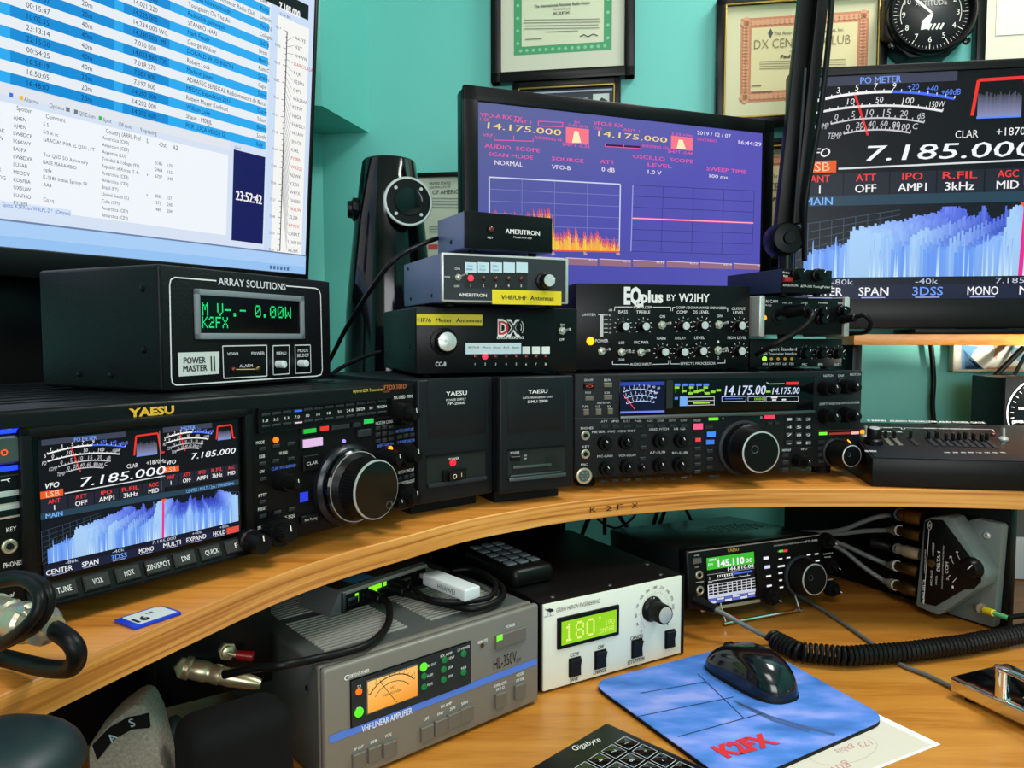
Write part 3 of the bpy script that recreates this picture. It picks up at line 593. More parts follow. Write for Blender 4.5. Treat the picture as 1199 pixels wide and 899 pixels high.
# ================================================================ power supply & data unit
def unit(nm, lab, x, y, yaw, Wd, kind, dep):
    d = Dev(nm, lab, 'power supply' if kind == 'ps' else 'radio accessory', x, y, -.170, yaw); v = d.view(440, 340, .2892); Hh = .1275
    b = MB('radio_grey'); b.box(.001, Wd - .001, .01, dep, 0, Hh - .001, .003); b.box(.006, Wd - .006, .025, dep - .01, -.0145, .002, m='rubber'); b.build('case', d.root)
    b = MB('radio_grey'); b.box(0, Wd, 0, .012, 0, Hh, .003, 3)
    # upper inset plate: thin grooves
    g = (8, 9, 10)
    if kind == 'ps': a1, a2 = v.p(190, 605), v.p(448, 355)
    else: a1, a2 = v.p(532, 582), v.p(768, 356)
    if kind == 'ps': a1 = (max(a1[0], .012), a1[1])
    xa, xb, za, zb2 = a1[0], a2[0], a1[1], a2[1]
    b.box(xa, xb, -.0008, 0, za, zb2, .0006)
    for (p, q, r, s) in ((xa - .0008, xa, za, zb2), (xb, xb + .0008, za, zb2), (xa, xb, za - .0008, za), (xa, xb, zb2, zb2 + .0008)): b.rect(p, q, r, s, c=g, m='ink')
    if kind == 'ps':
        v.t(b, 'YAESU', 323, 416, 18, 84, bold=.03, lift=.0015); v.t(b, 'POWER SUPPLY', 322, 441, 9, 80, lift=.0015); v.t(b, 'FP-2000', 323, 456, 11, 72, bold=.02, lift=.0015)
        c1, c2 = v.p(180, 800), v.p(442, 645)
    else:
        v.t(b, 'YAESU', 653, 408, 16, 78, bold=.03, lift=.0015); v.t(b, 'DATA MANAGEMENT UNIT', 653, 432, 8, 120, lift=.0015); v.t(b, 'DMU-2000', 653, 448, 11, 80, bold=.02, lift=.0015)
        c1, c2 = v.p(530, 770), v.p(765, 628)
    c1 = (max(c1[0], .010), c1[1]); zl = c1[1]; zh = c2[1]
    b.rect(c1[0], c2[0], zl, zh, c=(13, 15, 17), y=-.0005, m='ink')
    b.box(c1[0], c2[0], -.004, 0, zl - .001, zl + .0035, .001, m='steel_dark' if kind != 'ps' else 'key_grey'); b.box(c1[0], c2[0], -.002, 0, zh - .001, zh + .0006, m='panel_black')
    v.y = 0
    if kind == 'ps': v.t(b, 'POWER', 315, 680, 9, 42, lift=.001)
    else: v.t(b, 'POWER', 562, 656, 10, 36, lift=.001); v.t(b, 'ON', 603, 668, 6, 12, lift=.001); v.t(b, 'OFF', 603, 680, 6, 12, lift=.001)
    b.build('front_panel', d.root)
    if kind == 'ps':
        v.led(311, 696, 12, (255, 25, 40)); a = v.ext(268, 722, 362, 768); b = MB('panel_black'); b.box(a[0], a[1], -.003, 0, a[2], a[3], .001); 
        a = v.ext(284, 730, 352, 762); b.add([(a[0], -.003, a[2]), (a[1], -.003, a[2]), (a[1], -.003, a[3]), (a[0], -.003, a[3]), (a[0], -.0075, a[2]), (a[1], -.0035, a[2]), (a[1], -.0035, a[3]), (a[0], -.0075, a[3])], [(4, 5, 6, 7), (0, 4, 7, 3), (0, 1, 5, 4), (3, 7, 6, 2)], m='gloss_black')
        b.text('O', a[0] + .006, (a[2] + a[3]) / 2, .005, y=-.0078, m='ink', c=W_); b.text('I', a[1] - .005, (a[2] + a[3]) / 2, .004, y=-.0052, m='ink', c=W_); b.build('rocker_switch', d.root)
    else:
        v.btn(562, 680, 38, 18, .003, m='panel_black', name='power_button')
        a = v.ext(540, 700, 745, 745); b = MB('panel_black'); b.box(a[0], a[1], -.003, 0, a[2], a[2] + .002, .0005, m='steel_dark'); b.box(a[0] + .004, a[1] - .012, -.0025, 0, a[3] - .004, a[3] - .001, .0005, m='steel_dark'); b.rect(a[0] + .004, a[1], a[2] + .003, a[3] - .005, c=(2, 2, 3), m='ink', y=-.001)
        a2 = v.ext(690, 672, 742, 724); b.rect(a2[0], a2[1], a2[2], a2[3], c=(2, 2, 3), m='ink', y=-.0012); b.build('card_slot', d.root)
    return d
fp = unit('power_supply', 'dark grey power supply box FP-2000 with a red power light above its rocker switch', -.0950, .7446, 38.6, .0955, 'ps', .22)
dm = unit('data_unit', 'dark grey data management unit DMU-2000 standing between the power supply and the wide transceiver', -.0136, .796, 27, .0945, 'dm', .25)

# ================================================================ B: wide transceiver in the middle
d = Dev('radio_transceiver', 'wide dark transceiver in the middle showing 14.175.00 with a blue-lit analogue meter', 'radio', .0735, .880, -.170, 15); v = d.view(660, 310, .3004)
Wd, Hd = .406, .1265
b = MB('radio_grey'); b.box(.001, Wd - .001, .012, .24, 0, Hd - .001, .003); b.build('case', d.root)
b = MB('radio_grey'); b.box(0, Wd, 0, .014, 0, Hd, .003, 3)
v.l(b, [(40, 600), (495, 592)], .0006, (70, 76, 80)); v.l(b, [(980, 425), (980, 800)], .0006, (6, 6, 6)); v.l(b, [(495, 590), (495, 850)], .0006, (8, 8, 9)); v.l(b, [(845, 590), (845, 815)], .0006, (8, 8, 9)); v.l(b, [(845, 715), (970, 712)], .0006, (60, 64, 68)); v.l(b, [(985, 645), (1165, 642)], .0005, (120, 40, 30))
v.t(b, 'YAESU', 313, 585, 14, 68, bold=.03); v.t(b, 'HF/50MHz TRANSCEIVER', 790, 570, 8, 110, (190, 130, 90)); v.t(b, 'FT-2000', 905, 567, 10, 56, (190, 130, 90))
for s, X, Y, w in (('ON/OFF', 97, 449, 34), ('BKIN', 170, 449, 26), ('MOX', 95, 498, 22), ('VOX', 168, 498, 22), ('ANTENNA', 155, 537, 50), ('TUNE', 84, 552, 24), ('1/2', 133, 552, 16), ('RX', 178, 552, 14),
    ('PHONES', 90, 636, 48), ('KEY', 86, 708, 30), ('MIC', 80, 778, 26), ('METER  MIC', 155, 650, 90), ('MONI  PROC', 245, 647, 66), ('SPEED PITCH', 370, 640, 76), ('NB  SQL', 452, 638, 46), ('MIC-GAIN', 160, 745, 60), ('VOX-DELAY', 248, 742, 68), ('AF-SUB', 365, 730, 60), ('RF-SUB', 452, 732, 60),
    ('MODE', 520, 606, 26), ('SHIFT-WIDTH', 1035, 541, 78), ('CONTOUR-DNR', 1112, 537, 80), ('NOTCH', 1030, 432, 36), ('DNF', 1080, 432, 22), ('NOTCH', 1135, 427, 40), ('MEMORY', 868, 722, 34), ('VFO', 935, 718, 24), ('A', 620, 598, 8), ('B', 770, 594, 8)):
    v.t(b, s, X, Y, 9, w, (205, 208, 210))
for i, s in enumerate(('ATT', 'IPO', 'R.FLT', 'NB', 'AGC', 'DNR', 'NOTCH', 'CONT')): v.t(b, s, 157 + i * 44.3, 610 - i * .6, 8, 26, (205, 208, 210))
b.build('front_panel', d.root)
# display window
a = v.ext(215, 446, 972, 580); a = (v.p(215, 512)[0], v.p(972, 500)[0], v.p(600, 578)[1], v.p(600, 442)[1])
b = MB('glass_black'); b.box(a[0], a[1], -.0015, 0, a[2], a[3], .0005)
b.box(a[0], a[1], -.006, 0, a[2] - .004, a[2] + .0005, .001, m='steel_dark'); v.y = -.0018
v.r(b, 220, 455, 392, 578, (8, 12, 44), 'screen'); v.r(b, 220, 456, 392, 470, (44, 66, 170), 'screen', .0006); v.r(b, 220, 569, 392, 577, (110, 130, 230), 'screen', .0006)
for k, (Y, h) in enumerate(((488, 14), (512, 12), (534, 10))):
    pts = [(232 + q * 13.5 + k * 6, Y + 12 - 16 * sin(pi * (q + 1) / 11)) for q in range(11 - k)]
    v.l(b, pts, .0009, (190, 210, 255), 'screen', .0008)
    for q in range(0, 11 - k): v.l(b, [pts[q], (pts[q][0] - 1, pts[q][1] - 8)], .0006, (200, 220, 255), 'screen', .0008)
    for q, s in enumerate(('S', '3', '5', '7', '9', '20', '40', '60')[:8 - k]): v.t(b, s, 236 + q * 19 + k * 6, Y - 4 - 13 * sin(pi * (q + 1) / 9), 9, None, (220, 230, 255), 'screen', .0009)
v.l(b, [(232, 505), (275, 562)], .0009, (255, 60, 50), 'screen', .001)
v.r(b, 400, 450, 425, 560, (16, 17, 20))
g = (150, 220, 60); bl = (90, 130, 240)
for q in range(5): v.r(b, 432 + q * 28, 463, 454 + q * 28, 472, bl, 'screen'); v.r(b, 432 + q * 28, 474 + (q % 2) * 14, 450 + q * 28, 482 + (q % 2) * 14, g, 'screen'); v.l(b, [(436 + q * 28, 472), (436 + q * 28, 500)], .0005, g, 'screen')
for q in range(6): v.r(b, 484 + q * 22, 496 - (q % 3) * 6, 502 + q * 22, 505 - (q % 3) * 6, g, 'screen', .0006)
v.r(b, 432, 515, 445, 525, bl, 'screen'); v.r(b, 452, 512, 482, 550, (120, 170, 240), 'screen'); v.l(b, [(484, 516), (586, 514)], .0006, W_, 'screen'); v.l(b, [(484, 530), (586, 528)], .0006, W_, 'screen'); v.l(b, [(484, 548), (586, 545)], .0006, W_, 'screen'); v.r(b, 505, 534, 568, 541, g, 'screen'); v.l(b, [(586, 512), (586, 548)], .0006, W_, 'screen')
v.t(b, '14.175.00', 705, 488, 36, 158, (215, 225, 255), 'screen', it=.15, bold=.015, lift=.0006); v.t(b, '14.175.00', 864, 490, 26, 104, (215, 225, 255), 'screen', it=.15, bold=.01, lift=.0006)
v.r(b, 788, 490, 806, 498, g, 'screen'); v.l(b, [(790, 458), (800, 464), (860, 463)], .0008, W_, 'screen'); v.r(b, 866, 456, 915, 467, (235, 50, 50), 'screen')
for x0, x1, c in ((616, 710, (210, 220, 250)), (718, 782, (210, 220, 250)), (788, 914, (225, 225, 235))): v.l(b, [(x0, 514), (x1, 512), (x1, 531), (x0, 533), (x0, 514)], .0006, c, 'screen')
v.t(b, '0000', 760, 522, 11, 36, g, 'screen'); v.l(b, [(628, 522), (698, 521)], .0008, bl, 'screen'); v.r(b, 808, 514, 832, 520, W_, 'screen'); v.r(b, 812, 523, 828, 529, W_, 'screen'); v.r(b, 850, 522, 866, 528, W_, 'screen')
b.build('display', d.root); v.y = 0
for X, Y, w, h in ((97, 472, 40, 20), (170, 468, 32, 18), (97, 519, 32, 18), (170, 516, 32, 18), (85, 574, 22, 24), (133, 573, 22, 24), (179, 571, 20, 24)): v.btn(X, Y, w, h, .003, m='button_grey' if X > 100 or Y > 480 else 'panel_black', txt='O' if Y == 472 else None, tc=(230, 60, 40))
for i in range(8): v.btn(157 + i * 44.3, 630 - i * .6, 28, 15, .0025); 
for i in range(8): v.btn(155 + i * 44.3, 842 - i * 1.8, 26, 9, .002)
for X, Y in ((308, 668), (308, 712), (306, 756), (520, 716), (520, 748), (520, 778), (520, 806), (567, 726), (567, 757), (567, 789), (862, 742), (862, 770), (862, 798), (1002, 690), (1002, 715), (1002, 740), (1002, 765), (1080, 450)): v.btn(X, Y, 24, 14, .0022)
for X, Y, w, h, c in ((520, 629, 40, 26, (240, 90, 130)), (563, 631, 32, 18, None), (571, 659, 36, 22, (60, 140, 240)), (567, 690, 34, 20, (60, 120, 220)), (520, 681, 24, 16, (240, 60, 70)), (583, 824, 40, 12, None), (800, 617, 18, 12, None), (828, 616, 18, 12, None)): v.btn(X, Y, w, h, .0025, lit=c)
def led_mark(v, X0, Y0, X1, Y1, c, lab=None):
    b = MB(); a = v.ext(X0, Y0, X1, Y1); b.button(a[0], a[1], a[2], a[3], v.y, v.y - .0008, .0003, m='dimlamp', c=c); o = b.build('indicator_light', v.d.root)
    if lab: o['label'] = lab
led_mark(v, 565, 595, 602, 606, (110, 230, 60), 'green light'); led_mark(v, 782, 586, 822, 600, (240, 60, 90), 'pink-red light'); led_mark(v, 995, 652, 1026, 663, (120, 240, 60), 'green light'); led_mark(v, 1120, 650, 1150, 660, (235, 180, 180), 'pale light')
b = MB(); v.r(b, 1034, 653, 1116, 661, (150, 50, 40), 'dimlamp'); b.build('lit_strip', d.root)
for i in range(3):
    for j in range(4): v.btn(875 + i * 37, 601 + j * 30.5, 26, 17, .0022, m='key_grey', txt=str(i + 1 + 3 * j) if j < 3 else '.0E'[i], th=.6)
v.jack(84, 665, 17); v.jack(84, 737, 17); v.jack(79, 822, 30, 'microphone_jack', din=True)
for X, Y in ((175, 700), (258, 695), (392, 690), (475, 688), (180, 800), (262, 795), (392, 788), (470, 785)): v.knob(X, Y, 19, .015, 'dual', ang=120)
v.knob(316, 795, 13, .01)
for X, Y, r in ((1070, 485, 18), (1150, 478, 18), (1070, 598, 18), (1150, 592, 18), (962, 775, 16)): v.knob(X, Y, r, .028, 'dual', ang=120)
def dial(v, X, Y, rx, L, name, label=None, dimple=True, flare=1.25, tick=False):
    x, z = v.p(X, Y, v.y - L); a = v.ext(X - rx, Y - 1, X + rx, Y + 1, v.y - L); R = (a[1] - a[0]) / 2; b = MB('black_satin')
    b.lathe((x, v.y, z), (0, -1, 0), [(R * (flare + .12), 0), (R * (flare + .12), L * .12), (R * flare, L * .16)], 48, m='key_grey')
    b.lathe((x, v.y - L * .16, z), (0, -1, 0), [(R * flare, 0), (R * flare, L * .3), (R * 1.12, L * .38), (R * 1.05, L * .8), (R, L * .84)], 110, .025, (0, 3))
    f_ = MB(); f_.lathe((x, v.y - L, z), (0, -1, 0), [(R, 0), (R * 1.0, .0008), (R * .95, .0012)], 48, m='silver'); f_.lathe((x, v.y - L - .0004, z), (0, -1, 0), [(R * .94, 0), (R * .93, .0008), (R * .2, .0009)], 48, m='panel_black')
    if dimple:
        f_.lathe((x - R * .35, v.y - L - .001, z + R * .15), (0, -1, 0), [(R * .2, 0), (R * .19, .0005), (R * .12, .0001)], 20, m='steel_dark')
    o = b.build(name, v.d.root); f_.build('dial_cap', o)['label'] = 'dark cap with a thin silver rim'
    if label: o['label'] = label
dial(v, 768, 730, 72, .042, 'main_dial'); dial(v, 1122, 745, 36, .034, 'sub_dial')
b = MB(); v.l(b, [(1098, 680), (1112, 694)], .0018, (255, 140, 30), 'lamp', .004); b.build('indicator_light', d.root)['label'] = 'orange lit mark by the small dial'
for x_, y_ in ((.03, .04), (Wd - .03, .04), (.03, .20), (Wd - .03, .20)):
    b = MB('rubber'); b.lathe((x_, y_, SZ + .170 + .0003), (0, 0, 1), [(.012, 0), (.013, .0145)], 20); b.build('foot', d.root)
# ================================================================ boxes on top
def case(d, W, H, D, front_m='panel_black', case_m='navy_paint', lip=.0, bev=.0015, overhang=.002):
    b = MB(case_m); b.box(-overhang * .3, W + overhang * .3, .001, D, 0, H, bev); b.build('case', d.root)
    f = MB(front_m); f.box(.0012, W - .0012, -.0005, .001, .0012, H - .0012, .0004); f.v = f.v; return f
def feet(d, W, D, h, r=.006, inset=.015):
    for x in (inset, W - inset):
        for y in (inset, D - inset):
            b = MB('rubber'); b.lathe((x, y, -h), (0, 0, 1), [(r * .8, 0), (r, h + .0004)], 16); b.build('foot', d.root)

# ---- power/SWR meter on the left transceiver
d = Dev('power_meter', 'black box reading 0.00W and K2FX in green on top of the left transceiver', 'meter', -.277, .588, -.0430, 64.8); v = d.view(0, 250, .3336)
W, H, D = .206, .101, .150
b = MB('black_paint'); b.box(0, W, .001, D, 0, H, .003, 3); b.build('case', d.root)
b = MB('black_paint'); b.box(.001, W - .001, -.001, .002, .001, H - .001, .0006); v.y = -.001
v.l(b, [(758, 236), (612, 224), (598, 232), (594, 250), (600, 575), (604, 595), (618, 602), (1110, 570), (1126, 565), (1130, 548), (1124, 285), (1118, 268), (1105, 262), (1002, 254)], .0011, (225, 225, 225))
v.t(b, 'ARRAY SOLUTIONS', 882, 247, 25, 236, (215, 215, 220), bold=.02)
c = [v.p(*q) for q in ((622, 488), (768, 484), (768, 562), (626, 572))]; b.flat(c[::-1], y=-.0016, c=(205, 208, 205), m='ink')
v.t(b, 'POWER', 680, 514, 22, 76, (25, 25, 25), bold=.02, lift=.001); v.t(b, 'MASTER', 682, 542, 22, 84, (25, 25, 25), bold=.02, lift=.001); v.l(b, [(738, 500), (740, 552)], .0012, (25, 25, 25), lift=.001); v.l(b, [(749, 500), (751, 552)], .0012, (25, 25, 25), lift=.001)
for q in ([(780, 465), (935, 462), (936, 570), (784, 578)], [(957, 464), (1014, 462), (1014, 562), (958, 566)], [(1034, 462), (1088, 461), (1090, 558), (1036, 561)]): v.l(b, q + q[:1], .0009, (215, 215, 215))
for s, X, Y, w in (('VSWR', 816, 492, 40), ('POWER', 904, 490, 46), ('ALARM', 862, 534, 46), ('MENU', 986, 490, 34), ('MODE', 1062, 480, 36), ('SELECT', 1062, 497, 42)): v.t(b, s, X, Y, 11, w)
v.l(b, [(826, 547), (900, 546)], .0007, (215, 190, 120)); b.build('front_panel', d.root)
v.led(818, 547, 7, (90, 10, 14), False, name='alarm_light'); v.led(904, 545, 8, (110, 110, 20), False, m='brass_dark', name='alarm_light')
for X, Y in ((994, 529), (1072, 526)):
    x, z = v.p(X, Y, -.008); q = MB('white_plastic'); q.cyl((x, 0, z), (x, -.010, z), .0036, bev=.0006); q.build('push_button', d.root)
x0, x1, z0, z1 = v.p(680, 350)[0], v.p(1063, 350)[0], 0, 0; z1 = v.p(870, 277)[1]; z0 = v.p(870, 441)[1]
b = MB('steel_dark'); b.m = 'display_frame' if 'display_frame' in MATS else 'steel_dark'; mat('display_frame', (120, 128, 134), .4)
t = .0052
for (p, q, r, s) in ((x0, x1, z1 - t, z1), (x0, x1, z0, z0 + t), (x0, x0 + t, z0, z1), (x1 - t, x1, z0, z1)): b.box(p, q, -.0035, -.0008, r, s, .0008, m='display_frame')
b.build('display_frame', d.root)
b = MB('glass_black'); b.rect(x0 + t, x1 - t, z0 + t, z1 - t, y=-.0014)
def dotm(b, s, v, X0, Y, dx, h, c, y, w=None):      # 5x7 dot characters
    FN = {'M': '10001 11011 10101 10101 10001 10001 10001', 'V': '10001 10001 10001 10001 10001 01010 00100', '-': '00000 00000 00000 11111 00000 00000 00000', '.': '00000 00000 00000 00000 00000 01100 01100', '0': '01110 10001 10011 10101 11001 10001 01110',
          'W': '10001 10001 10001 10101 10101 11011 10001', 'K': '10001 10010 10100 11000 10100 10010 10001', '2': '01110 10001 00001 00110 01000 10000 11111', 'F': '11111 10000 10000 11110 10000 10000 10000', 'X': '10001 10001 01010 00100 01010 10001 10001', ' ': '0 0 0 0 0 0 0',
          '1': '00100 01100 00100 00100 00100 00100 01110', '8': '01110 10001 10001 01110 10001 10001 01110', 'o': '01100 10010 10010 01100 00000 00000 00000', 'R': '11110 10001 10001 11110 10100 10010 10001', 'P': '11110 10001 10001 11110 10000 10000 10000'}
    for i, ch in enumerate(s):
        for r_, row in enumerate(FN[ch].split()):
            for q, bit in enumerate(row):
                if bit == '1':
                    x, z = v.p(X0 + dx * i + q * dx / 6.2, Y); a, e, f, g = v.ext(X0, Y - h / 2, X0 + dx / 6.2, Y + h / 2); ph = (g - f) / 7; pw = e - a
                    b.rect(x, x + pw * .88, g - (r_ + .92) * ph, g - r_ * ph, y=y, c=c, m='dimlamp')
dotm(b, 'M V-.- 0.00W', v, 707, 335, 26.5, 46, (25, 235, 130), -.0018); dotm(b, 'K2FX', v, 707, 381, 24, 40, (25, 235, 130), -.0018)
b.build('display', d.root)
screws(d, [(-.0003, .02, .082), (-.0003, .02, .033), (-.0003, .06, .012), (-.0003, .1, .012)], 0, .0028, 'panel_black', (-1, 0, 0)); screws(d, [(.1, .08, H)], 0, .0025, 'silver', (0, 0, 1)); feet(d, W, D, .0008, .008, .02)
SC3 = lambda X, Y: (380 + X * .2502, 180 + Y * .2502)

# ---- antenna selector CC-8
d = Dev('antenna_switch', 'black HF/6 Meter antenna switch box with red DX logo and large silver-faced knob', 'antenna switch', -.1035, .800, -.0400, 20); v = d.view(440, 340, .2892)
W, H, D = .1905, .0735, .19
b = MB('radio_grey'); b.box(0, W, .001, D, 0, H, .0025, 3); b.build('case', d.root)
b = MB('panel_black'); b.box(.0005, W - .0005, -.0015, .002, .0005, H - .0005, .001); v.y = -.0015
def dx_logo(b):
    pass
v.r(b, 165, 97, 431, 142, (222, 200, 30)); v.t(b, 'HF/6  Meter  Antennas', 298, 120, 17, 258, (12, 12, 12), lift=.0008, bold=.025)
v.t(b, 'D', 515, 151, 60, 44, (240, 240, 240), bold=.09, lift=.0006); v.t(b, 'D', 515, 151, 56, 38, (215, 25, 35), bold=.03, lift=.0008); v.t(b, 'X', 556, 151, 60, 56, (240, 240, 240), bold=.07, lift=.0005); v.t(b, 'X', 556, 151, 54, 46, (25, 25, 28), bold=.015, lift=.0009)
for k, r_ in enumerate((14, 24)): v.l(b, [(578 + r_ * .8 * cos(t * .25 - .95), 150 + r_ * 1.3 * sin(t * .25 - .95)) for t in range(8)], .0007, (225, 225, 225))
v.t(b, 'ENGINEERING', 544, 191, 11, 108, (240, 240, 240), bold=.02); v.t(b, 'CC-8', 262, 298, 18, 42, bold=.02); v.t(b, 'ON', 754, 139, 10, 15); v.t(b, 'OFF', 752, 199, 10, 19)
v.r(b, 363, 212, 588, 257, (205, 222, 232)); v.t(b, '80/75/40', 396, 230, 8, 44, (60, 70, 80), lift=.0008); v.t(b, 'Mono', 448, 230, 8, 34, (60, 70, 80), lift=.0008); v.t(b, 'Quad', 490, 230, 8, 30, (60, 70, 80), lift=.0008); v.t(b, 'Am2', 527, 230, 8, 24, (60, 70, 80), lift=.0008); v.t(b, 'Spare', 565, 230, 8, 30, (60, 70, 80), lift=.0008)
for X in (609, 648, 688): v.r(b, X - 16, 227, X + 16, 256, (222, 226, 226))
for i, X in enumerate((401, 442, 485, 527, 568, 608, 648, 687)): v.t(b, str(i + 1), X, 298, 10)
b.build('front_panel', d.root)
for i, X in enumerate((401, 442, 485, 527, 568, 608, 648, 687)): v.led(X, 268, 11 if i == 1 else 8, (255, 40, 60), i == 1)
v.knob(290, 207, 44, .016, 'silver', 'selector_knob', 30, ang=165); v.toggle(754, 163, 15)
screws(d, [(-.0002, .03, .03), (-.0002, .15, .03)], 0, .0028, 'panel_black', (-1, 0, 0)); feet(d, W, D, .003, .006)

# ---- VHF/UHF antenna switch
d = Dev('antenna_switch', 'VHF/UHF antenna switch box with five small red lamps and a yellow label strip', 'antenna switch', -.0736, .775, .0370, 24); v = d.view(380, 180, .2502)
W, H, D = .148, .0505, .14
b = MB('slate_paint'); b.box(0, W, .001, D, 0, H, .0015); b.build('case', d.root)
b = MB('silver'); b.box(0, W, -.003, .002, 0, H, .001); v.y = -.0031
x0, z0 = .002, .002; b.rect(x0, W - .0035, z0, H - .0022, y=-.0032, c=(36, 38, 46), m='ink')
v.r(b, 655, 505, 948, 632, (14, 15, 18), lift=.0003)
for i in range(5):
    v.r(b, 656 + i * 60, 508, 710 + i * 60, 556, (190, 214, 226), lift=.0006)
for s, X, Y, w in (('Yaesu', 680, 524, 26), ('8900R', 678, 541, 30), ('2 Mtr', 738, 525, 28), ('Dual', 738, 542, 26), ('2 Mtr', 798, 525, 28), ('Icom', 800, 543, 26)): v.t(b, s, X, Y, 9, w, (40, 110, 170), lift=.0009)
for i in range(5): v.t(b, str(i + 1), 683 + i * 59, 617, 14, None, lift=.0008)
for s, X, Y, w, h in (('ON', 620, 538, 24, 10), ('PWR', 574, 577, 26, 9), ('OFF', 618, 620, 26, 10), ('AMERITRON', 692, 661, 130, 15)): v.t(b, s, X, Y, h, w, bold=.03 if h > 12 else 0, lift=.0008)
v.r(b, 783, 640, 1107, 706, (226, 204, 24), lift=.0007); v.t(b, 'VHF/UHF  Antennas', 947, 674, 21, 245, (12, 12, 12), lift=.0011, bold=.025); b.build('front_panel', d.root)
for i in range(5): v.led(683 + i * 59, 582 + i, 13 if i == 0 else 10, (255, 40, 60), i == 0)
v.toggle(625, 578, 15, (.9, .5)); v.knob(1053, 593, 30, .015, 'silver', 'selector_knob', ang=20)
screws(d, [(-.0002, .03, .008), (-.0002, .11, .008), (-.0002, .12, .044)], 0, .002, 'panel_black', (-1, 0, 0)); feet(d, W, D, .0035, .005, .014)

# ---- small black box on top
d = Dev('antenna_controller', 'small black box with a red button, topmost of the stack at the centre', 'controller', -.0496, .785, .0935, 27.7); v = d.view(380, 180, .2502)
W, H, D = .106, .0385, .075
b = MB('slate_paint'); b.box(0, W, .001, D, 0, H, .0012); b.build('case', d.root)
b = MB('panel_black'); b.box(0, W, -.0015, .002, 0, H, .0008); v.y = -.0015; v.t(b, 'AMERITRON', 925, 367, 22, 160, bold=.03); v.t(b, 'Model ATP-100', 926, 393, 9, 84); v.t(b, 'KEY', 775, 393, 10, 26); b.build('front_panel', d.root)
v.led(778, 354, 13, (120, 10, 14), False, True, name='push_button'); screws(d, [(-.0002, .035, .010)], 0, .0025, 'panel_black', (-1, 0, 0)); feet(d, W, D, .0058, .005, .016)

# ---- EQplus
d = Dev('audio_equalizer', 'black EQplus audio processor with two rows of small silver-capped knobs', 'equalizer', .0788, .92, -.0400, 13.4); v = d.view(660, 310, .3004)
W, H, D = .2375, .1065, .10
b = MB('black_paint'); b.box(0, W, .001, D, 0, H, .0015); b.build('case', d.root)
b = MB('panel_black'); b.box(0, W, -.0015, .002, 0, H, .0008); v.y = -.0015
v.t(b, 'EQ', 268, 120, 62, 68, bold=.05); v.t(b, 'plus', 344, 124, 44, 86, bold=.04); v.t(b, 'BY', 418, 127, 24, 34, bold=.02); v.t(b, 'W2IHY', 507, 129, 34, 118, bold=.02)
for s, X, Y, w, h in (('EQUALIZER', 308, 165, 72, 10), ('COMP / DOWNWARD EXPANDER', 535, 167, 196, 10), ('LIMITER', 98, 194, 54, 10), ('dB', 182, 176, 14, 9), ('BASS', 231, 183, 36, 12), ('TREBLE', 309, 184, 54, 12), ('ON', 384, 201, 20, 10), ('COMP', 460, 184, 40, 12), ('DS LEVEL', 535, 184, 62, 12), ('ON', 606, 199, 20, 10),
    ('OUTPUT', 681, 171, 54, 11), ('LEVEL', 681, 186, 42, 11), ('POWER', 148, 296, 50, 12), ('600', 225, 303, 22, 11), ('MIC PWR', 302, 302, 56, 11), ('GAIN', 379, 286, 34, 11), ('DELAY', 455, 285, 42, 11), ('LEVEL', 529, 284, 40, 11), ('1', 602, 300, 5, 10), ('MON LEVEL', 675, 284, 74, 11),
    ('Hi-Z', 262, 338, 26, 10), ('200', 224, 369, 24, 10), ('OFF', 632, 335, 24, 10), ('2', 601, 362, 7, 10), ('AUDIO INPUT', 300, 387, 84, 10), ('EFFECTS PROCESSOR', 523, 384, 136, 10)): v.t(b, s, X, Y, h, w)
for q in ([(197, 180), (199, 164), (268, 164)], [(348, 165), (416, 165), (416, 180)], [(424, 180), (424, 166), (434, 166)], [(634, 168), (638, 168), (638, 182)], [(190, 374), (190, 388), (254, 388)], [(346, 388), (408, 386), (408, 372)], [(416, 372), (416, 386), (452, 386)], [(596, 383), (628, 382), (628, 368)], [(134, 194), (158, 194)]): v.l(b, q, .0008)
v.r(b, 141, 196, 154, 280, (190, 190, 190)); 
for q in range(5): v.l(b, [(156, 196 + q * 17), (172, 196 + q * 17)], .0006); v.t(b, str(-6 * q), 180, 196 + q * 17, 7, 10)
knobs = [(243, 240), (322, 240), (478, 238), (551, 236), (697, 237), (397, 340), (473, 340), (546, 336), (696, 336)]
for X, Y in knobs:
    for q in range(9):
        an = radians(-40 + q * 32.5); cx_, cy_ = X - 12, Y; v.l(b, [(cx_ + 29 * cos(an), cy_ - 29 * sin(an)), (cx_ + 36 * cos(an), cy_ - 36 * sin(an))], .0006)
b.build('front_panel', d.root)
for X, Y in knobs: v.knob(X, Y, 16, .014, 'silver', ang=random.choice((100, 60, 140, 180)))
for X, Y in ((383, 235), (604, 233), (148, 336), (226, 340), (301, 341), (601, 333)): v.toggle(X, Y, 15, (.7, .3))
v.led(104, 297, 15, (255, 150, 10)); feet(d, W, D, .003, .006)

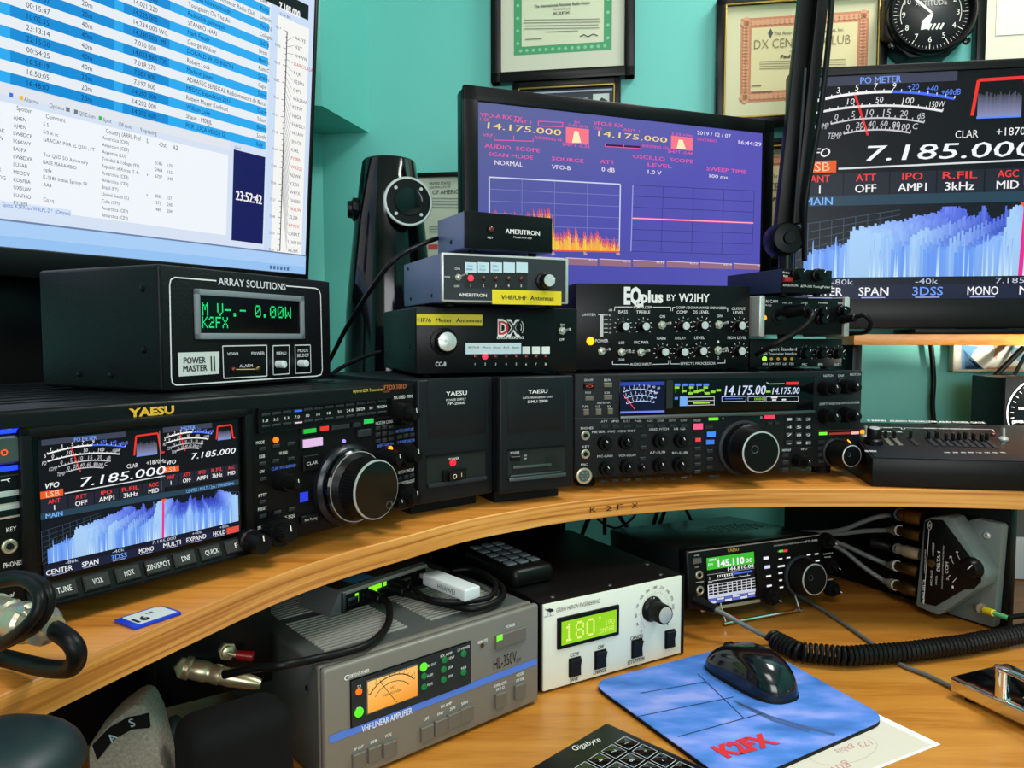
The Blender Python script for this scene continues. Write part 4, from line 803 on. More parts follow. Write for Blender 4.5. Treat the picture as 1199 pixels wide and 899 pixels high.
# ---- interface, sound card, tuning pulser
d = Dev('radio_interface', 'low black interface box with a green light, lowest of the small stack', 'interface', .3145, .985, -.0400, 14); v = d.view(660, 310, .3004)
W, H, D = .141, .038, .085
b = MB('black_paint'); b.box(0, W, .001, D, 0, H, .001); b.build('case', d.root)
b = MB('panel_black'); b.box(0, W, -.0015, .002, 0, H, .0005); v.y = -.0015; v.t(b, 'RigExpert Standard', 838, 328, 13, 138, bold=.01); v.t(b, 'USB Transceiver Interface', 839, 346, 10, 136)
for i, s in enumerate(('ON', 'CW', 'PTT', 'CAT', 'FSK')): v.t(b, s, 784 + i * 26, 386, 9, 18)
for s, X in (('MIC', 938), ('SPK', 1000), ('OUT', 1062)): v.t(b, s, X, 388, 9, 20)
for q in range(3):
    for k in range(9): an = radians(-40 + k * 32.5); v.l(b, [(945 + q * 62 + 27 * cos(an), 345 - 27 * sin(an)), (945 + q * 62 + 31 * cos(an), 345 - 31 * sin(an))], .0004)
b.build('front_panel', d.root)
for i in range(5): v.led(782 + i * 26.5, 366, 8 if i == 0 else 5, (130, 255, 40) if i == 0 else (150, 120, 40), m='lamp' if i == 0 else 'dimlamp')
for q in range(3): v.knob(955 + q * 64, 345, 17, .012)
feet(d, W, D, .003, .006)
d = Dev('sound_card', 'small audio interface with silver end cheeks and plugged-in cables, middle of the small stack', 'audio interface', .3165, .961, .0020, 14); v = d.view(660, 310, .3004)
W, H, D = .135, .0515, .085
b = MB('black_satin'); b.box(.008, W - .008, .004, D, .002, H - .002, .001); b.build('case', d.root)
for x in (0, W - .0085): b = MB('silver'); b.box(x, x + .0085, -.004, D, -.001, H, .002); b.build('end_cheek', d.root)
b = MB('panel_black'); b.box(.0085, W - .0085, 0, .005, .002, H - .002, .0005); v.y = 0
for s, X, Y, w, h in (('TASCAM', 805, 142, 56, 12), ('US-1x2', 795, 157, 28, 7), ('MIC IN', 870, 148, 34, 7), ('LINE', 938, 148, 24, 7), ('PHONES', 1010, 148, 36, 7), ('POWER', 1080, 150, 24, 7)): v.t(b, s, X, Y, h, w)
b.build('front_panel', d.root); v.led(782, 206, 8, (255, 130, 20)); v.jack(840, 200, 30, 'microphone_jack', m='panel_black', mi='gloss_black')
for X, Y in ((975, 185), (1022, 180), (1022, 212), (1105, 178)): v.knob(X, Y, 16, .012)
d = Dev('tuning_pulser', 'small black tuning pulser with a red switch and two knobs, topmost of the small stack', 'tuning pulser', .3435, .950, .0570, 20); v = d.view(660, 310, .3004)
W, H, D = .078, .030, .115
b = MB('navy_paint'); b.box(0, W, .001, D, 0, H, .001); b.build('case', d.root)
b = MB('panel_black'); b.box(0, W, -.001, .002, 0, H, .0005); v.y = -.001
for s, X, Y, w, h in (('Pulse', 866, 30, 26, 8), ('Rate', 864, 43, 18, 8), ('AMERITRON', 882, 80, 58, 9), ('ATP-100 Tuning Pulser II', 984, 85, 124, 9), ('PULSE', 905, 17, 24, 7), ('DUTY', 990, 17, 24, 7)): v.t(b, s, X, Y, h, w)
b.build('front_panel', d.root); v.btn(870, 58, 32, 18, .004, 'red_plastic', 'rocker_switch'); v.knob(930, 32, 18, .012); v.knob(1012, 37, 18, .012); feet(d, W, D, .004, .005, .012)
# cables of the sound card
S = d
def cab(name, lab, pts, r, m='cable', cat='cable', extra=None, group=None):
    P = [Vector(p) for p in pts]; o = P[0]; b = MB(m); b.tube([p - o for p in P], r, 10, 6)
    if extra: extra(b, o)
    ob = b.build(name, loc=o); tag(ob, lab, cat, group); return ob
dd = Dev.__new__(Dev)
def pp(px, py, y): return ony(px, py, y)
def plug(p, q, r, m='black_satin'):
    def f(b, o): b.cyl(Vector(p) - o, Vector(q) - o, r, r * .8, m=m, bev=.0008)
    return f
cab('audio_cable', 'black cable curving down from the sound card to its left', [pp(946, 362, .955), pp(951, 368, .93), pp(944, 380, .925), pp(925, 393, .93), pp(903, 405, .935), pp(886, 415, .96)], .0035, extra=plug(pp(910, 366, .985), pp(946, 362, .945), .009))
cab('audio_cable', 'short black cable looping out at the right of the sound card', [pp(1000, 372, .97), pp(1012, 369, .96), pp(1020, 378, .96), pp(1014, 388, .97), pp(1000, 390, 1.0), pp(985, 391, 1.01)], .0032, extra=plug(pp(985, 374, .985), pp(1002, 372, .965), .006))
# ================================================================ monitors
def mon_body(d, W, H, bz, depth=.035, bot=None, bev=.006, m='black_satin'):
    bot = bot or bz; b = MB(m); b.box(-bz, W + bz, .004, depth, -bot, H + bz, bev, 3); b.build('housing', d.root)
    b = MB(m)
    for (p, q, r, s) in ((-bz, W + bz, H, H + bz), (-bz, W + bz, -bot, 0), (-bz, 0, -bot, H + bz), (W, W + bz, -bot, H + bz)): b.box(p, q, -.004, .006, r, s, .002)
    b.build('bezel', d.root)
def stand(d, W, hz, bot, dep=.05, m='black_satin', fw=.13):
    b = MB(m); b.box(W / 2 - .03, W / 2 + .03, dep - .02, dep + .012, hz + .012, -bot + .1, .004); b.build('stand_neck', d.root)
    b = MB(m); b.box(W / 2 - fw, W / 2 + fw, dep - .09, dep + .11, hz, hz + .014, .006); b.build('stand_base', d.root)
# ---- centre
d = Dev('monitor', 'wide black monitor in the centre with a blue-violet scope display and date 2019/12/07', 'monitor', -.0634, 1.06, .10, 19.6); v = d.view(520, 90, .3336)
sc = [v.p(*q) for q in ((118, 103), (1120, 187), (1102, 668), (118, 720))]; zl = v.p(600, 722)[1]
x0, x1 = sc[0][0], (sc[1][0] + sc[2][0]) / 2; zT = (sc[0][1] + sc[1][1]) / 2; zB = v.p(300, 730)[1] - .02
root = d.root; M_ = Matrix.Translation((x0, 0, zB))
def shift_dev(d, dx, dz): 
    d.mw = d.mw @ Matrix.Translation((dx, 0, dz)); d.inv = d.mw.inverted(); d.root.location = d.mw.translation
shift_dev(d, x0, zB); W, H = x1 - x0, zT - zB
tl = v.p(66, 62); bz = min(.024, -tl[0]); mon_body(d, W, H, bz, m='bezel_grey' if False else 'black_satin'); stand(d, W * 1.0, -.0430 - (d.mw.translation.z - E), bz, dep=.05, fw=.09)
mat('lcd_violet', (80, 84, 170), .4)
b = MB('screen'); v.y = -.001
def g4(c1, c2, c3, c4): return [(c1, c2, c3, c4)]
b.add([(0, -.001, 0), (W, -.001, 0), (W, -.001, H), (0, -.001, H)], [(0, 1, 2, 3)], m='screen', c=g4((72, 72, 165), (82, 82, 178), (92, 88, 185), (96, 104, 150)))
pk = (245, 90, 165); yl = (250, 215, 130); wt = (235, 225, 240)
def T(s, X, Y, h, w=None, c=pk, **k): v.t(b, s, X, Y, h, w, c, 'screen', lift=.0008, **k)
for s, X, Y, h, w, c in (('VFO-A RX TX', 200, 140, 14, 148, pk), ('USB', 142, 150, 10, 32, pk), ('ANT 1', 274, 157, 11, 62, pk), ('14.175.000', 280, 183, 21, 258, yl), ('2.40 kHz', 470, 172, 10, 72, pk), ('BW', 466, 160, 8, 20, pk), ('VRF', 153, 205, 11, 34, pk), ('ROOFING 6k', 366, 217, 11, 96, pk), ('SHIFT -0.34', 462, 241, 11, 96, pk),
    ('AUDIO  SCOPE', 238, 250, 14, 194, pk), ('SCAN MODE', 233, 277, 13, 156, pk), ('NORMAL', 226, 304, 16, 98, wt), ('SOURCE', 433, 291, 13, 112, pk), ('VFO-B', 410, 318, 15, 66, wt), ('ATT', 572, 299, 13, 52, pk), ('0 dB', 575, 326, 15, 46, wt),
    ('VFO-B RX', 575, 167, 13, 104, pk), ('USB', 538, 181, 9, 30, pk), ('ANT 1', 656, 188, 10, 58, pk), ('14.175.000', 660, 210, 19, 242, yl), ('2.25 kHz', 834, 203, 9, 74, pk), ('ROOFING 15k', 742, 246, 10, 92, pk), ('SHIFT -0.46', 828, 265, 11, 88, pk), ('OSCILLO  SCOPE', 767, 288, 13, 212, pk), ('LEVEL', 756, 311, 12, 84, pk), ('1.0 V', 738, 335, 14, 48, wt),
    ('SWEEP TIME', 990, 328, 13, 140, pk), ('100 ms', 962, 350, 12, 64, wt), ('2019 / 12 / 07', 946, 202, 13, 118, wt), ('ONTARIO', 922, 222, 10, 70, pk), ('16:44:29', 1072, 233, 14, 80, wt)):
    T(s, X, Y, h, w, c, bold=.015 if h > 11 else 0, it=.1 if c == yl else 0)
for (X0, Y0, X1, Y1) in ((427, 180, 508, 235), (796, 210, 872, 256)):
    v.r(b, X0, Y0, X1, Y1, (250, 120, 140), 'screen'); m = (X0 + X1) / 2 - 5
    v.poly(b, [(m - 14, Y1 - 4), (m + 18, Y1 - 4), (m + 8, Y0 + 12), (m - 6, Y0 + 10)], (250, 240, 190), 'screen', .0006)
for q in ([(176, 208), (176, 222), (312, 226), (312, 214)], [(244, 206), (244, 224)], [(564, 234), (564, 244), (690, 252), (690, 240)], [(630, 236), (630, 248)], [(330, 156), (416, 160), (416, 176), (330, 172), (330, 156)]): v.l(b, q, .0011, pk, 'screen')
v.poly(b, [(566, 236), (690, 243), (690, 250), (566, 244)], (60, 20, 60), 'screen')
# grids
def grid(A, B, C, D, nx, ny, c, w=.0008):
    for i in range(nx + 1): t = i / nx; v.l(b, [(A[0] + (B[0] - A[0]) * t, A[1] + (B[1] - A[1]) * t), (D[0] + (C[0] - D[0]) * t, D[1] + (C[1] - D[1]) * t)], w, c, 'screen', .0006)
    for i in range(ny + 1): t = i / ny; v.l(b, [(A[0] + (D[0] - A[0]) * t, A[1] + (D[1] - A[1]) * t), (B[0] + (C[0] - B[0]) * t, B[1] + (C[1] - B[1]) * t)], w, c, 'screen', .0006)
grid((158, 352), (618, 377), (614, 612), (158, 602), 4, 6, (125, 130, 190)); v.l(b, [(158, 602), (158, 352), (618, 377), (614, 612)], .0018, (210, 215, 240), 'screen', .0007)
grid((662, 380), (1088, 400), (1080, 625), (655, 612), 4, 6, (52, 54, 110)); v.l(b, [(662, 380), (655, 612)], .0018, (150, 155, 215), 'screen', .0007)
v.l(b, [(659, 496), (1084, 513)], .003, (250, 70, 130), 'screen', .0009); v.l(b, [(659, 496), (1084, 513)], .0012, (255, 190, 210), 'screen', .001)
rnd = random.Random(2)
for i in range(90):
    X = 160 + i * 5.05; t = (X - 160) / 454; top = 490 + 85 * t ** .7 + rnd.uniform(-14, 26); bt = 602 + 10 * t
    if X < 380: top = 500 + rnd.uniform(-30, 20)
    v.poly(b, [(X, top), (X + 4.2, top + 6), (X + 5, bt), (X, bt)], (248, 190 + rnd.randint(-20, 20), 60), 'screen', .0009); v.poly(b, [(X, top - 14), (X + 2.5, top - 4), (X + 3.5, top + 20), (X, top + 14)], (240, 90, 80), 'screen', .001)
v.l(b, [(384, 610), (614, 614)], .002, (240, 80, 60), 'screen', .001)
for s, X in (('2k', 382), ('3k', 495), ('4k', 610)): T(s, X, 620, 12, None, yl)
for i in range(9): 
    X = 40 + i * 118; v.poly(b, [(X + 32, 626 + i * 4 - 3), (X + 144, 630 + i * 4 - 1), (X + 144, 654 + i * 3), (X + 32, 650 + i * 3)], (150, 108, 130), 'screen', .0006); v.l(b, [(X + 32, 626 + i * 4 - 3), (X + 144, 630 + i * 4 - 1)], .0012, (215, 190, 215), 'screen', .0008); T('KEY%d' % (i + 1), X + 128, 633 + i * 3.6, 7, 26, wt)
b.build('screen', d.root); v.y = 0

# ---- right
d = Dev('monitor', 'large monitor at the right enlarging the 7.185.000 transceiver display', 'monitor', .45, 1.165, .0, -8); v = d.view(819, 0, .3169)
zT = v.p(700, 285)[1]; zB = v.p(700, 1110)[1]; x0 = v.p(360, 700)[0]; H = (v.p(800, 270)[1] - v.p(800, 1105)[1]); W = 1.72 * H
shift_dev(d, x0, v.p(800, 1105)[1]); mon_body(d, W, H, .014, bot=.0445)
hz = .0050 - (d.mw.translation.z - E); stand_b = MB('black_satin'); stand_b.box(W / 2 - .03, W / 2 + .03, .02, .06, hz + .006, .05, .003); stand_b.build('stand_neck', d.root); q = MB('black_satin'); q.box(W / 2 - .12, W / 2 + .12, -.02, .07, hz, hz + .008, .003); q.build('stand_base', d.root)
b = MB('screen'); radio_screen(b, (0, W, 0, H), -.001); b.build('screen', d.root)

# ---- left
TILT = radians(4.5)
d = Dev('monitor', 'large monitor at the left showing a logging program with blue and white rows', 'monitor', -.3025, 1.115, .08, 57.3, TILT); v = d.view(0, 0, .3169)
xr = v.p(1140, 560)[0]; zb0 = v.p(600, 965)[1]; W = .70; H = .42
shift_dev(d, xr - W, zb0); mon_body(d, W, H, .006, bot=.030, depth=.05)
# stand reaches the shelf behind the transceiver (in world upright)
sx = Dev.local(d, (d.mw @ Vector((W / 2, .1, 0))))
b = MB('black_satin'); hz = (SZ + E); 
base = d.mw @ Vector((W * .5, .09, 0)); P0 = d.inv @ Vector((base.x, base.y, hz)); 
R3 = d.inv.to_3x3() @ Matrix.Rotation(radians(57.3), 3, 'Z')
b.M = Matrix.Translation(P0) @ R3.to_4x4(); b.box(-.035, .035, -.02, .01, .012, .36, .004); b.build('stand_neck', d.root)
b = MB('black_satin'); b.M = Matrix.Translation(P0) @ R3.to_4x4(); b.box(-.14, .14, -.08, .06, .0006, .0146, .005); b.build('stand_base', d.root)
b = MB('screen'); v.y = -.001
b.add([(0, -.001, 0), (W, -.001, 0), (W, -.001, H), (0, -.001, H)], [(0, 1, 2, 3)], m='screen', c=g4((205, 225, 245), (215, 232, 250), (228, 234, 242), (215, 225, 240)))
def Z(X, Y): return v.p(X, Y)
def row(Xr, Yr, h, x_from, x_to, c, lift):           # stripe: reference point (Xr,Yr) top edge
    zt = v.p(Xr, Yr)[1]; b.rect(x_from, x_to, zt - h, zt, y=-.001 - lift, c=c, m='screen')
xg = v.p(985, 400)[0]; rowh = (v.p(600, 250)[1] - v.p(600, 250 + 36.3)[1])
z_top = v.p(985, 563)[1]
# log grid: alternating rows
pit = (v.p(690, 90)[1] - v.p(690, 470)[1]) / 11.0
zrow0 = v.p(690, 462)[1]
names = [('16:48:02', '20m', '14.202 000', '', 'PIER LUCA VERDE IZ'), ('16:50:05', '20m', '14.202 000', '', 'Shaun - M0BJL'), ('16:53:19', '20m', '14.202 000', '', 'William Luke'), ('00:54:25', '40m', '7.197 000', '', 'Robert Meyer Kaufman'), ('22:15:50', '40m', '7.007 000', '', 'MEDEC Expedition 2011'),
    ('23:13:14', '40m', '7.018 270', '', 'ADRASEC SENEGAL Radioamateurs de la'), ('10:02:55', '40m', '14.023 880', 'TX', 'Madison Jones'), ('00:15:47', '40m', '7.010 000', '', 'Robert Lock'), ('21:01:57', '20m', '14.240 000', 'MI', 'DONALD W JOHNSON'), ('19:14:00', '20m', '14.234 000', 'WC', 'George Walner'), ('20:03:15', '20m', '14.225 000', '', 'Mark Fraser'),
    ('18:22:59', '20m', '14.021 220', '', 'STANKO HARI'), ('16:41:15', '20m', '14.225 000', '', 'Radioclub guntergen'), ('15:32:20', '20m', '14.220 000', 'Tv', 'Youngsters On The Air'), ('14:18:08', '20m', '14.215 000', '', 'Thomas Fahrenschmidt'), ('12:10:10', '20m', '7.023 960', '', 'Lincoln Weather Amateur Radio Club'), ('11:52:33', '20m', '14.175 000', 'IN', 'THOMAS C MEDLIN'), ('09:08:41', '20m', '14.175 000', 'IL', 'PAUL W NACZELA'), ('08:44:10', '40m', '7.185 000', '', 'Barry E Kong')]
xL = 0; xgrid = xg
colx = [v.p(140, 150)[0], v.p(320, 200)[0], v.p(535, 250)[0], v.p(600, 250)[0], v.p(690, 250)[0], v.p(955, 250)[0]]
for i, (a_, b_, c_, e_, f_) in enumerate(names):
    zc = zrow0 + pit * i
    if zc + pit / 2 > H: break
    blue = i % 2 == 0
    if blue: b.rect(0, xgrid, zc - pit / 2, zc + pit / 2, y=-.0012, c=(45, 170, 240), m='screen'); 
    else: b.rect(0, xgrid, zc - pit / 2, zc + pit / 2, y=-.0012, c=(232, 238, 244), m='screen')
    if blue:
        for q in (0, 1, 2): b.rect(colx[q] - .026, colx[q] + .03 , zc - pit / 2, zc + pit / 2, y=-.0014, c=(20, 140, 215), m='screen')
    tc = (10, 50, 110) if blue else (50, 52, 60); h = pit * .5
    for q, s in ((0, a_), (1, b_), (2, c_), (3, e_)):
        if s: b.text(s, colx[q], zc, h, nx=.85, y=-.0016, c=tc, m='screen')
    b.text(f_, colx[4], zc, h, nx=.8, y=-.0016, c=tc, m='screen', al='L'); b.text(('Italy', 'South', 'Bristol', 'Salem', 'Cocos', 'Cotai', 'Solon', 'Cape', 'Drakes', 'Rum C', 'Ham Is', 'Brest', 'SLO 8', 'Cologne', 'Yes, IN', 'Lincoln', 'Punta', 'Lake', 'Ham')[i], colx[5], zc, h, nx=.8, y=-.0016, c=tc, m='screen', al='L')
    if i % 4 == 0: b.text(('Germany', 'Africa', 'Italy', 'France', 'Spain')[i // 4], .10, zc, h, y=-.0016, c=tc, m='screen', al='L')
# right strip with band map
xs0, xs1 = v.p(990, 400)[0], v.p(1150, 400)[0]
b.rect(xs0, W, 0, H, y=-.0013, c=(205, 222, 246), m='screen'); b.rect(xs0 + .012, W - .008, .02, v.p(1060, 70)[1], y=-.0015, c=(246, 246, 242), m='screen')
b.rect(v.p(965, 10)[0], v.p(1140, 10)[0], v.p(1060, 28)[1] - .004, v.p(1060, 28)[1] + .016, y=-.0018, c=(18, 18, 22), m='screen'); v.t(b, '7.185.000', 1068, 38, 26, 78, (245, 245, 245), 'screen', bold=.04, lift=.0014)
v.t(b, 'View BM', 1052, 58, 10, 40, (60, 70, 110), 'screen'); xa = v.p(1050, 400)[0]
b.line([(xa, .03), (xa, v.p(1055, 115)[1])], .0016, y=-.0018, c=(60, 62, 70), m='screen')
for i in range(40):
    zz = .03 + (v.p(1055, 115)[1] - .03) * i / 39; b.line([(xa - (.006 if i % 3 == 0 else .003), zz), (xa, zz)], .0008, y=-.0018, c=(90, 90, 100), m='screen')
    if i % 3 == 0: b.text('%d' % (7290 - i * 7), xa - .015, zz, .0035, y=-.0018, c=(90, 92, 100), m='screen')
calls = ('AA7YE', 'N3JT', 'W4WW', 'DARC/LA3A', 'K1JK', 'VE3PN', 'G4FT', 'WA2BAP', 'K2TW', 'N4DR', 'EA8/DL1', 'W1AW', 'JH1OE', 'K7RL', 'PY2BN', 'WB2QJ', 'N2WK', 'K3ZO', 'W6YX', 'OH2BH', 'VK6LW', 'ZL2IR', 'KP4DX', 'CX8AT', 'LU6FHO', 'XE2BK', 'K9DU')
for i, s in enumerate(calls):
    zz = v.p(1080, 135)[1] - i * .0117; 
    if zz > .03: b.text(s, xa + .014, zz, .0048, y=-.0018, c=(205, 40, 45) if i in (3, 14, 15, 20, 22) else (70, 72, 80), m='screen', al='L'); b.line([(xa, v.p(1055, 150)[1] - i * .008), (xa + .012, zz)], .0006, y=-.0018, c=(120, 120, 125), m='screen')
# spots window
xw0, xw1 = 0, v.p(845, 640)[0]; zwt = v.p(400, 452)[1]; zwb = v.p(400, 800)[1]
zb1 = v.p(985, 570)[1]; z0w = v.p(840, 870)[1]
zbar = zrow0 - pit / 2
b.rect(0, xgrid, 0, zbar, y=-.0015, c=(214, 226, 244), m='screen')
zt_ = v.p(450, 455)[1]; b.rect(0, xw1, zt_ - .0, zbar - .001, y=-.0016, c=(226, 230, 238), m='screen')
b.rect(0, xw1 - .002, z0w, v.p(450, 480)[1], y=-.0017, c=(240, 245, 250), m='screen')
for s, X, Y, w in (('Alarms', 112, 372, 54), ('Options', 206, 395, 54), ('QRZ.com', 318, 425, 60), ('Spot', 393, 445, 30), ('108 spots', 460, 464, 50), ('9 updating', 545, 486, 60)): v.t(b, s, X, Y, 15, w, (90, 95, 105), 'screen', lift=.002)
for X, Y, c in ((75, 362, (240, 190, 40)), (247, 405, (110, 120, 130)), (277, 414, (110, 120, 130)), (368, 438, (60, 190, 90)), (38, 352, (70, 110, 220))): v.r(b, X - 7, Y - 8, X + 7, Y + 8, c, 'screen', .002)
hdr = (70, 74, 84)
for s, X, Y, w in (('Spotter', 86, 405, 56), ('Comment', 202, 437, 72), ('Country (ARRL Pref', 452, 498, 130), ('L', 543, 520, 8), ('-Dst', 597, 535, 28), ('AZ', 645, 546, 20)): v.t(b, s, X, Y, 17, w, hdr, 'screen', lift=.002)
cols = [v.p(-8, 560)[0], v.p(48, 560)[0], v.p(158, 560)[0], v.p(375, 600)[0], v.p(540, 640)[0], v.p(572, 640)[0], v.p(618, 640)[0]]
pit2 = (v.p(380, 512)[1] - v.p(380, 772)[1]) / 10; z1r = v.p(380, 508)[1]
rows = [('S', 'AJ4EN', '5 5', 'Antarctica (CE9)', '', '', ''), ('S', 'AJ4EN', '5/5 in sc', 'Antarctica (CE9)', '', '', ''), ('AK', 'LW8DCF', 'GRACIAS POR EL QSO , FT', 'Argentina (LU)', '', '5186', '170'), ('PV', 'IK6AWY', '', 'Trinidad & Tobago (9Y)', '', '2464', '152'), ('', 'EA5FX', 'Tnx QSO 5O Aniversary', 'Republic of Korea (S. K-', 'v', '6707', '340'), ('', 'LW8DXR', 'BASE MARAMBIO', 'Antarctica (CE9)', '', '', ''),
    ('', 'LU5AB', 'cqdx', 'Antarctica (CE9)', '', '', ''), ('R', 'M0ODV', 'K-2186 Indian Springs SP', 'Brazil (PY)', 'v', '8062', '157'), ('OG', 'KD5FBA', 'AA8', 'United States (K)', '', '1275', '240'), ('', 'UX5UW', '', 'Cuba (CM)', '', '1485', '204'), ('', 'LU6FHO', 'Cq cq', 'Antarctica (CE9)', '', '', ''), ('', 'PY2BN', '', 'Antarctica (CE9)', '', '', '')]
for i, rw in enumerate(rows):
    zz = z1r - pit2 * i
    for q, s in enumerate(rw):
        if s and zz > z0w + .003: b.text(s, cols[q], zz, pit2 * .5, nx=.82, y=-.002, c=(55, 60, 75), m='screen', al='L')
x0_, x1_ = v.p(858, 700)[0], v.p(975, 700)[0]; b.rect(x0_, x1_, v.p(915, 895)[1], v.p(915, 565)[1], y=-.002, c=(24, 28, 92), m='screen')
b.text('23:52:42', (x0_ + x1_) / 2, v.p(912, 728)[1], .0125, (x1_ - x0_) * .82, y=-.0024, c=(245, 245, 245), m='screen', bold=.03); v.t(b, 'Clock', 875, 546, 10, 24, (70, 80, 100), 'screen', lift=.002)
zt2 = v.p(130, 765)[1]; b.rect(.0, v.p(262, 790)[0], zt2 - .012, zt2 + .002, y=-.002, c=(215, 228, 248), m='screen'); v.t(b, 'Spots: K2FX on W3LPL-2 *  (Ottawa)', 130, 772, 15, 250, (60, 110, 190), 'screen', lift=.0024)
b.rect(0, v.p(290, 830)[0], zt2 - .026, zt2 - .016, y=-.002, c=(190, 202, 222), m='screen')
b.rect(0, xs1, 0, .026, y=-.0022, c=(170, 206, 246), m='screen'); b.rect(0, xs1, .026, .028, y=-.0024, c=(110, 130, 170), m='screen'); b.rect(0, W, 0, .011, y=-.0026, c=(150, 195, 242), m='screen')
for i in range(6): b.rect(xs0 + .01 + i * .006, xs0 + .014 + i * .006, .003, .008, y=-.0028, c=(90, 110, 150), m='screen')
b.build('screen', d.root)
# ================================================================ under the shelf
# ---- VHF linear amplifier
d = Dev('vhf_amplifier', 'big grey VHF linear amplifier with orange-lit meter and blue stripe, standing under the curved shelf', 'amplifier', -.1490, .5715, -.3620, 40.3); v = d.view(290, 620, .3103)
W, H, D = .2305, .0990, .25
mat('amp_light', (150, 148, 140), .45); b = MB('amp_side'); b.box(.001, W - .001, .010, D, 0, H - .001, .003, 3)
b.box(.001, W - .001, .010, .018, .0, H - .0005, .002, m='amp_grey')
for i in range(30): 
    y = .035 + i * .0058
    if i in (14, 15): continue
    b.box(.018, .10, y, y + .0022, H - .0012, H + .0002, m='amp_light'); b.box(.125, W - .018, y, y + .0022, H - .0012, H + .0002, m='amp_light')
b.build('case', d.root)
b = MB('amp_grey'); b.box(0, W, 0, .008, 0, H, .003, 3); b.box(.002, W - .002, .0075, .0105, .002, H - .002, m='panel_black')
zs = [v.p(X, Y) for X, Y in ((320, 795), (1085, 492))]; zc = (zs[0][1] + zs[1][1]) / 2; b.rect(.004, W - .003, zc - .0032, zc + .0032, c=(78, 120, 215), m='ink')
v.t(b, 'VHF LINEAR AMPLIFIER', 523, 716, 24, 190, (235, 238, 245), bold=.01, lift=.0009); v.t(b, 'HL-350V', 970, 492, 44, 86, (20, 22, 24), lift=.0006); v.t(b, 'DX', 1022, 490, 16, 18, (20, 22, 24)); v.t(b, 'TOKYO HY-POWER', 418, 542, 14, 78, (235, 235, 235), bold=.02); v.t(b, 'C', 371, 558, 20, 16, (235, 235, 235), bold=.03)
for s, X, Y, w in (('POWER', 990, 362, 34), ('REMOTE', 886, 420, 36), ('OFF', 673, 712, 20), ('10W', 726, 692, 22), ('25W', 772, 673, 22), ('50W', 818, 652, 26), ('RX AMP', 748, 660, 40), ('AF OUT', 417, 822, 38), ('SSB', 474, 798, 26), ('VOX', 529, 774, 26), ('POWER LEVEL', 952, 582, 50), ('HI  LO', 952, 598, 30), ('MODE', 1026, 545, 26), ('FM SSB', 1026, 565, 28)): v.t(b, s, X, Y, 11, w, (240, 240, 240), bold=.01)
x, z = v.p(884, 436); b.cyl((x, -.0004, z), (x, -.0012, z), .002, m='brass_dark'); b.build('front_panel', d.root)
xa, xb = v.p(385, 650)[0], v.p(840, 500)[0]; z1 = (v.p(385, 572)[1] + v.p(840, 412)[1]) / 2; z0 = (v.p(385, 738)[1] + v.p(840, 590)[1]) / 2
b = MB('glass_black'); b.box(xa, xb, -.001, 0, z0, z1, .0004); v.y = -.001; b.rect(xa + .001, xb - .001, z0 + .001, z1 - .001, y=-.0013, c=(26, 34, 38), m='ink')
for s, X, Y, w in (('TX', 419, 590, 16), ('RX', 418, 672, 16), ('RF OUT', 694, 508, 32), ('ALARM', 686, 548, 22), ('MUTE', 686, 582, 20), ('RX AMP', 748, 470, 44), ('10W', 768, 481, 20), ('25W', 764, 518, 20), ('50W', 764, 550, 20), ('LO POWER', 813, 446, 46), ('FAN', 813, 520, 18)): v.t(b, s, X, Y, 10, w, (230, 235, 230), lift=.0008)
b.build('display_window', d.root)
b = MB('screen'); v.y = -.0014
mx0, mx1 = v.p(448, 640)[0], v.p(642, 570)[0]; mz1 = (v.p(448, 572)[1] + v.p(642, 504)[1]) / 2; mz0 = (v.p(450, 698)[1] + v.p(640, 628)[1]) / 2
b.box(mx0, mx1, -.002, -.0009, mz0, mz1, m='button_grey'); b.add([(mx0 + .0008, -.0022, mz0 + .001), (mx1 - .0008, -.0022, mz0 + .001), (mx1 - .0008, -.0022, mz1 - .001), (mx0 + .0008, -.0022, mz1 - .001)], [(0, 1, 2, 3)], m='screen', c=[((255, 170, 60), (246, 150, 44), (255, 196, 110), (255, 205, 120))])
mc = ((mx0 + mx1) / 2 - .001, mz0 + .004)
for r, w in ((.0225, .0009), (.017, .0006)): b.line([(mc[0] + r * 1.15 * cos(radians(a)), mc[1] + r * sin(radians(a))) for a in range(35, 150, 8)], w, y=-.0025, c=(60, 40, 20), m='screen')
for a in range(35, 150, 10): b.line([(mc[0] + .0225 * 1.15 * cos(radians(a)), mc[1] + .0225 * sin(radians(a))), (mc[0] + .0245 * 1.15 * cos(radians(a)), mc[1] + .0245 * sin(radians(a)))], .0005, y=-.0025, c=(60, 40, 20), m='screen')
for q, s in enumerate(('0', '.5', '1', '2', '3', '5')): a = radians(142 - q * 20); b.text(s, mc[0] + .0265 * 1.12 * cos(a), mc[1] + .0265 * sin(a), .0022, y=-.0025, c=(60, 40, 20), m='screen')
b.text('W', mc[0], mc[1] + .012, .0028, y=-.0025, c=(60, 40, 20), m='screen'); b.text('PEP  POWER', mc[0], mc[1] + .0075, .0022, y=-.0025, c=(60, 40, 20), m='screen'); b.line([(mc[0] + .004, mz0 + .002), (mc[0] - .012, mc[1] + .021)], .0005, y=-.0027, c=(30, 20, 15), m='screen')
b.build('meter', d.root)['label'] = 'orange-lit analogue meter'
v.y = -.001
for X, Y, c, r in ((418, 610, (255, 120, 20), 12), (419, 688, (90, 240, 40), 17), (663, 517, (100, 230, 50), 14)): v.led(X, Y, r, c, m='dimlamp')
for X, Y in ((664, 551), (664, 592), (741, 490), (738, 526), (738, 564), (813, 466), (813, 536)): v.led(X, Y, 10, (20, 110, 50), m='dimlamp')
v.y = 0
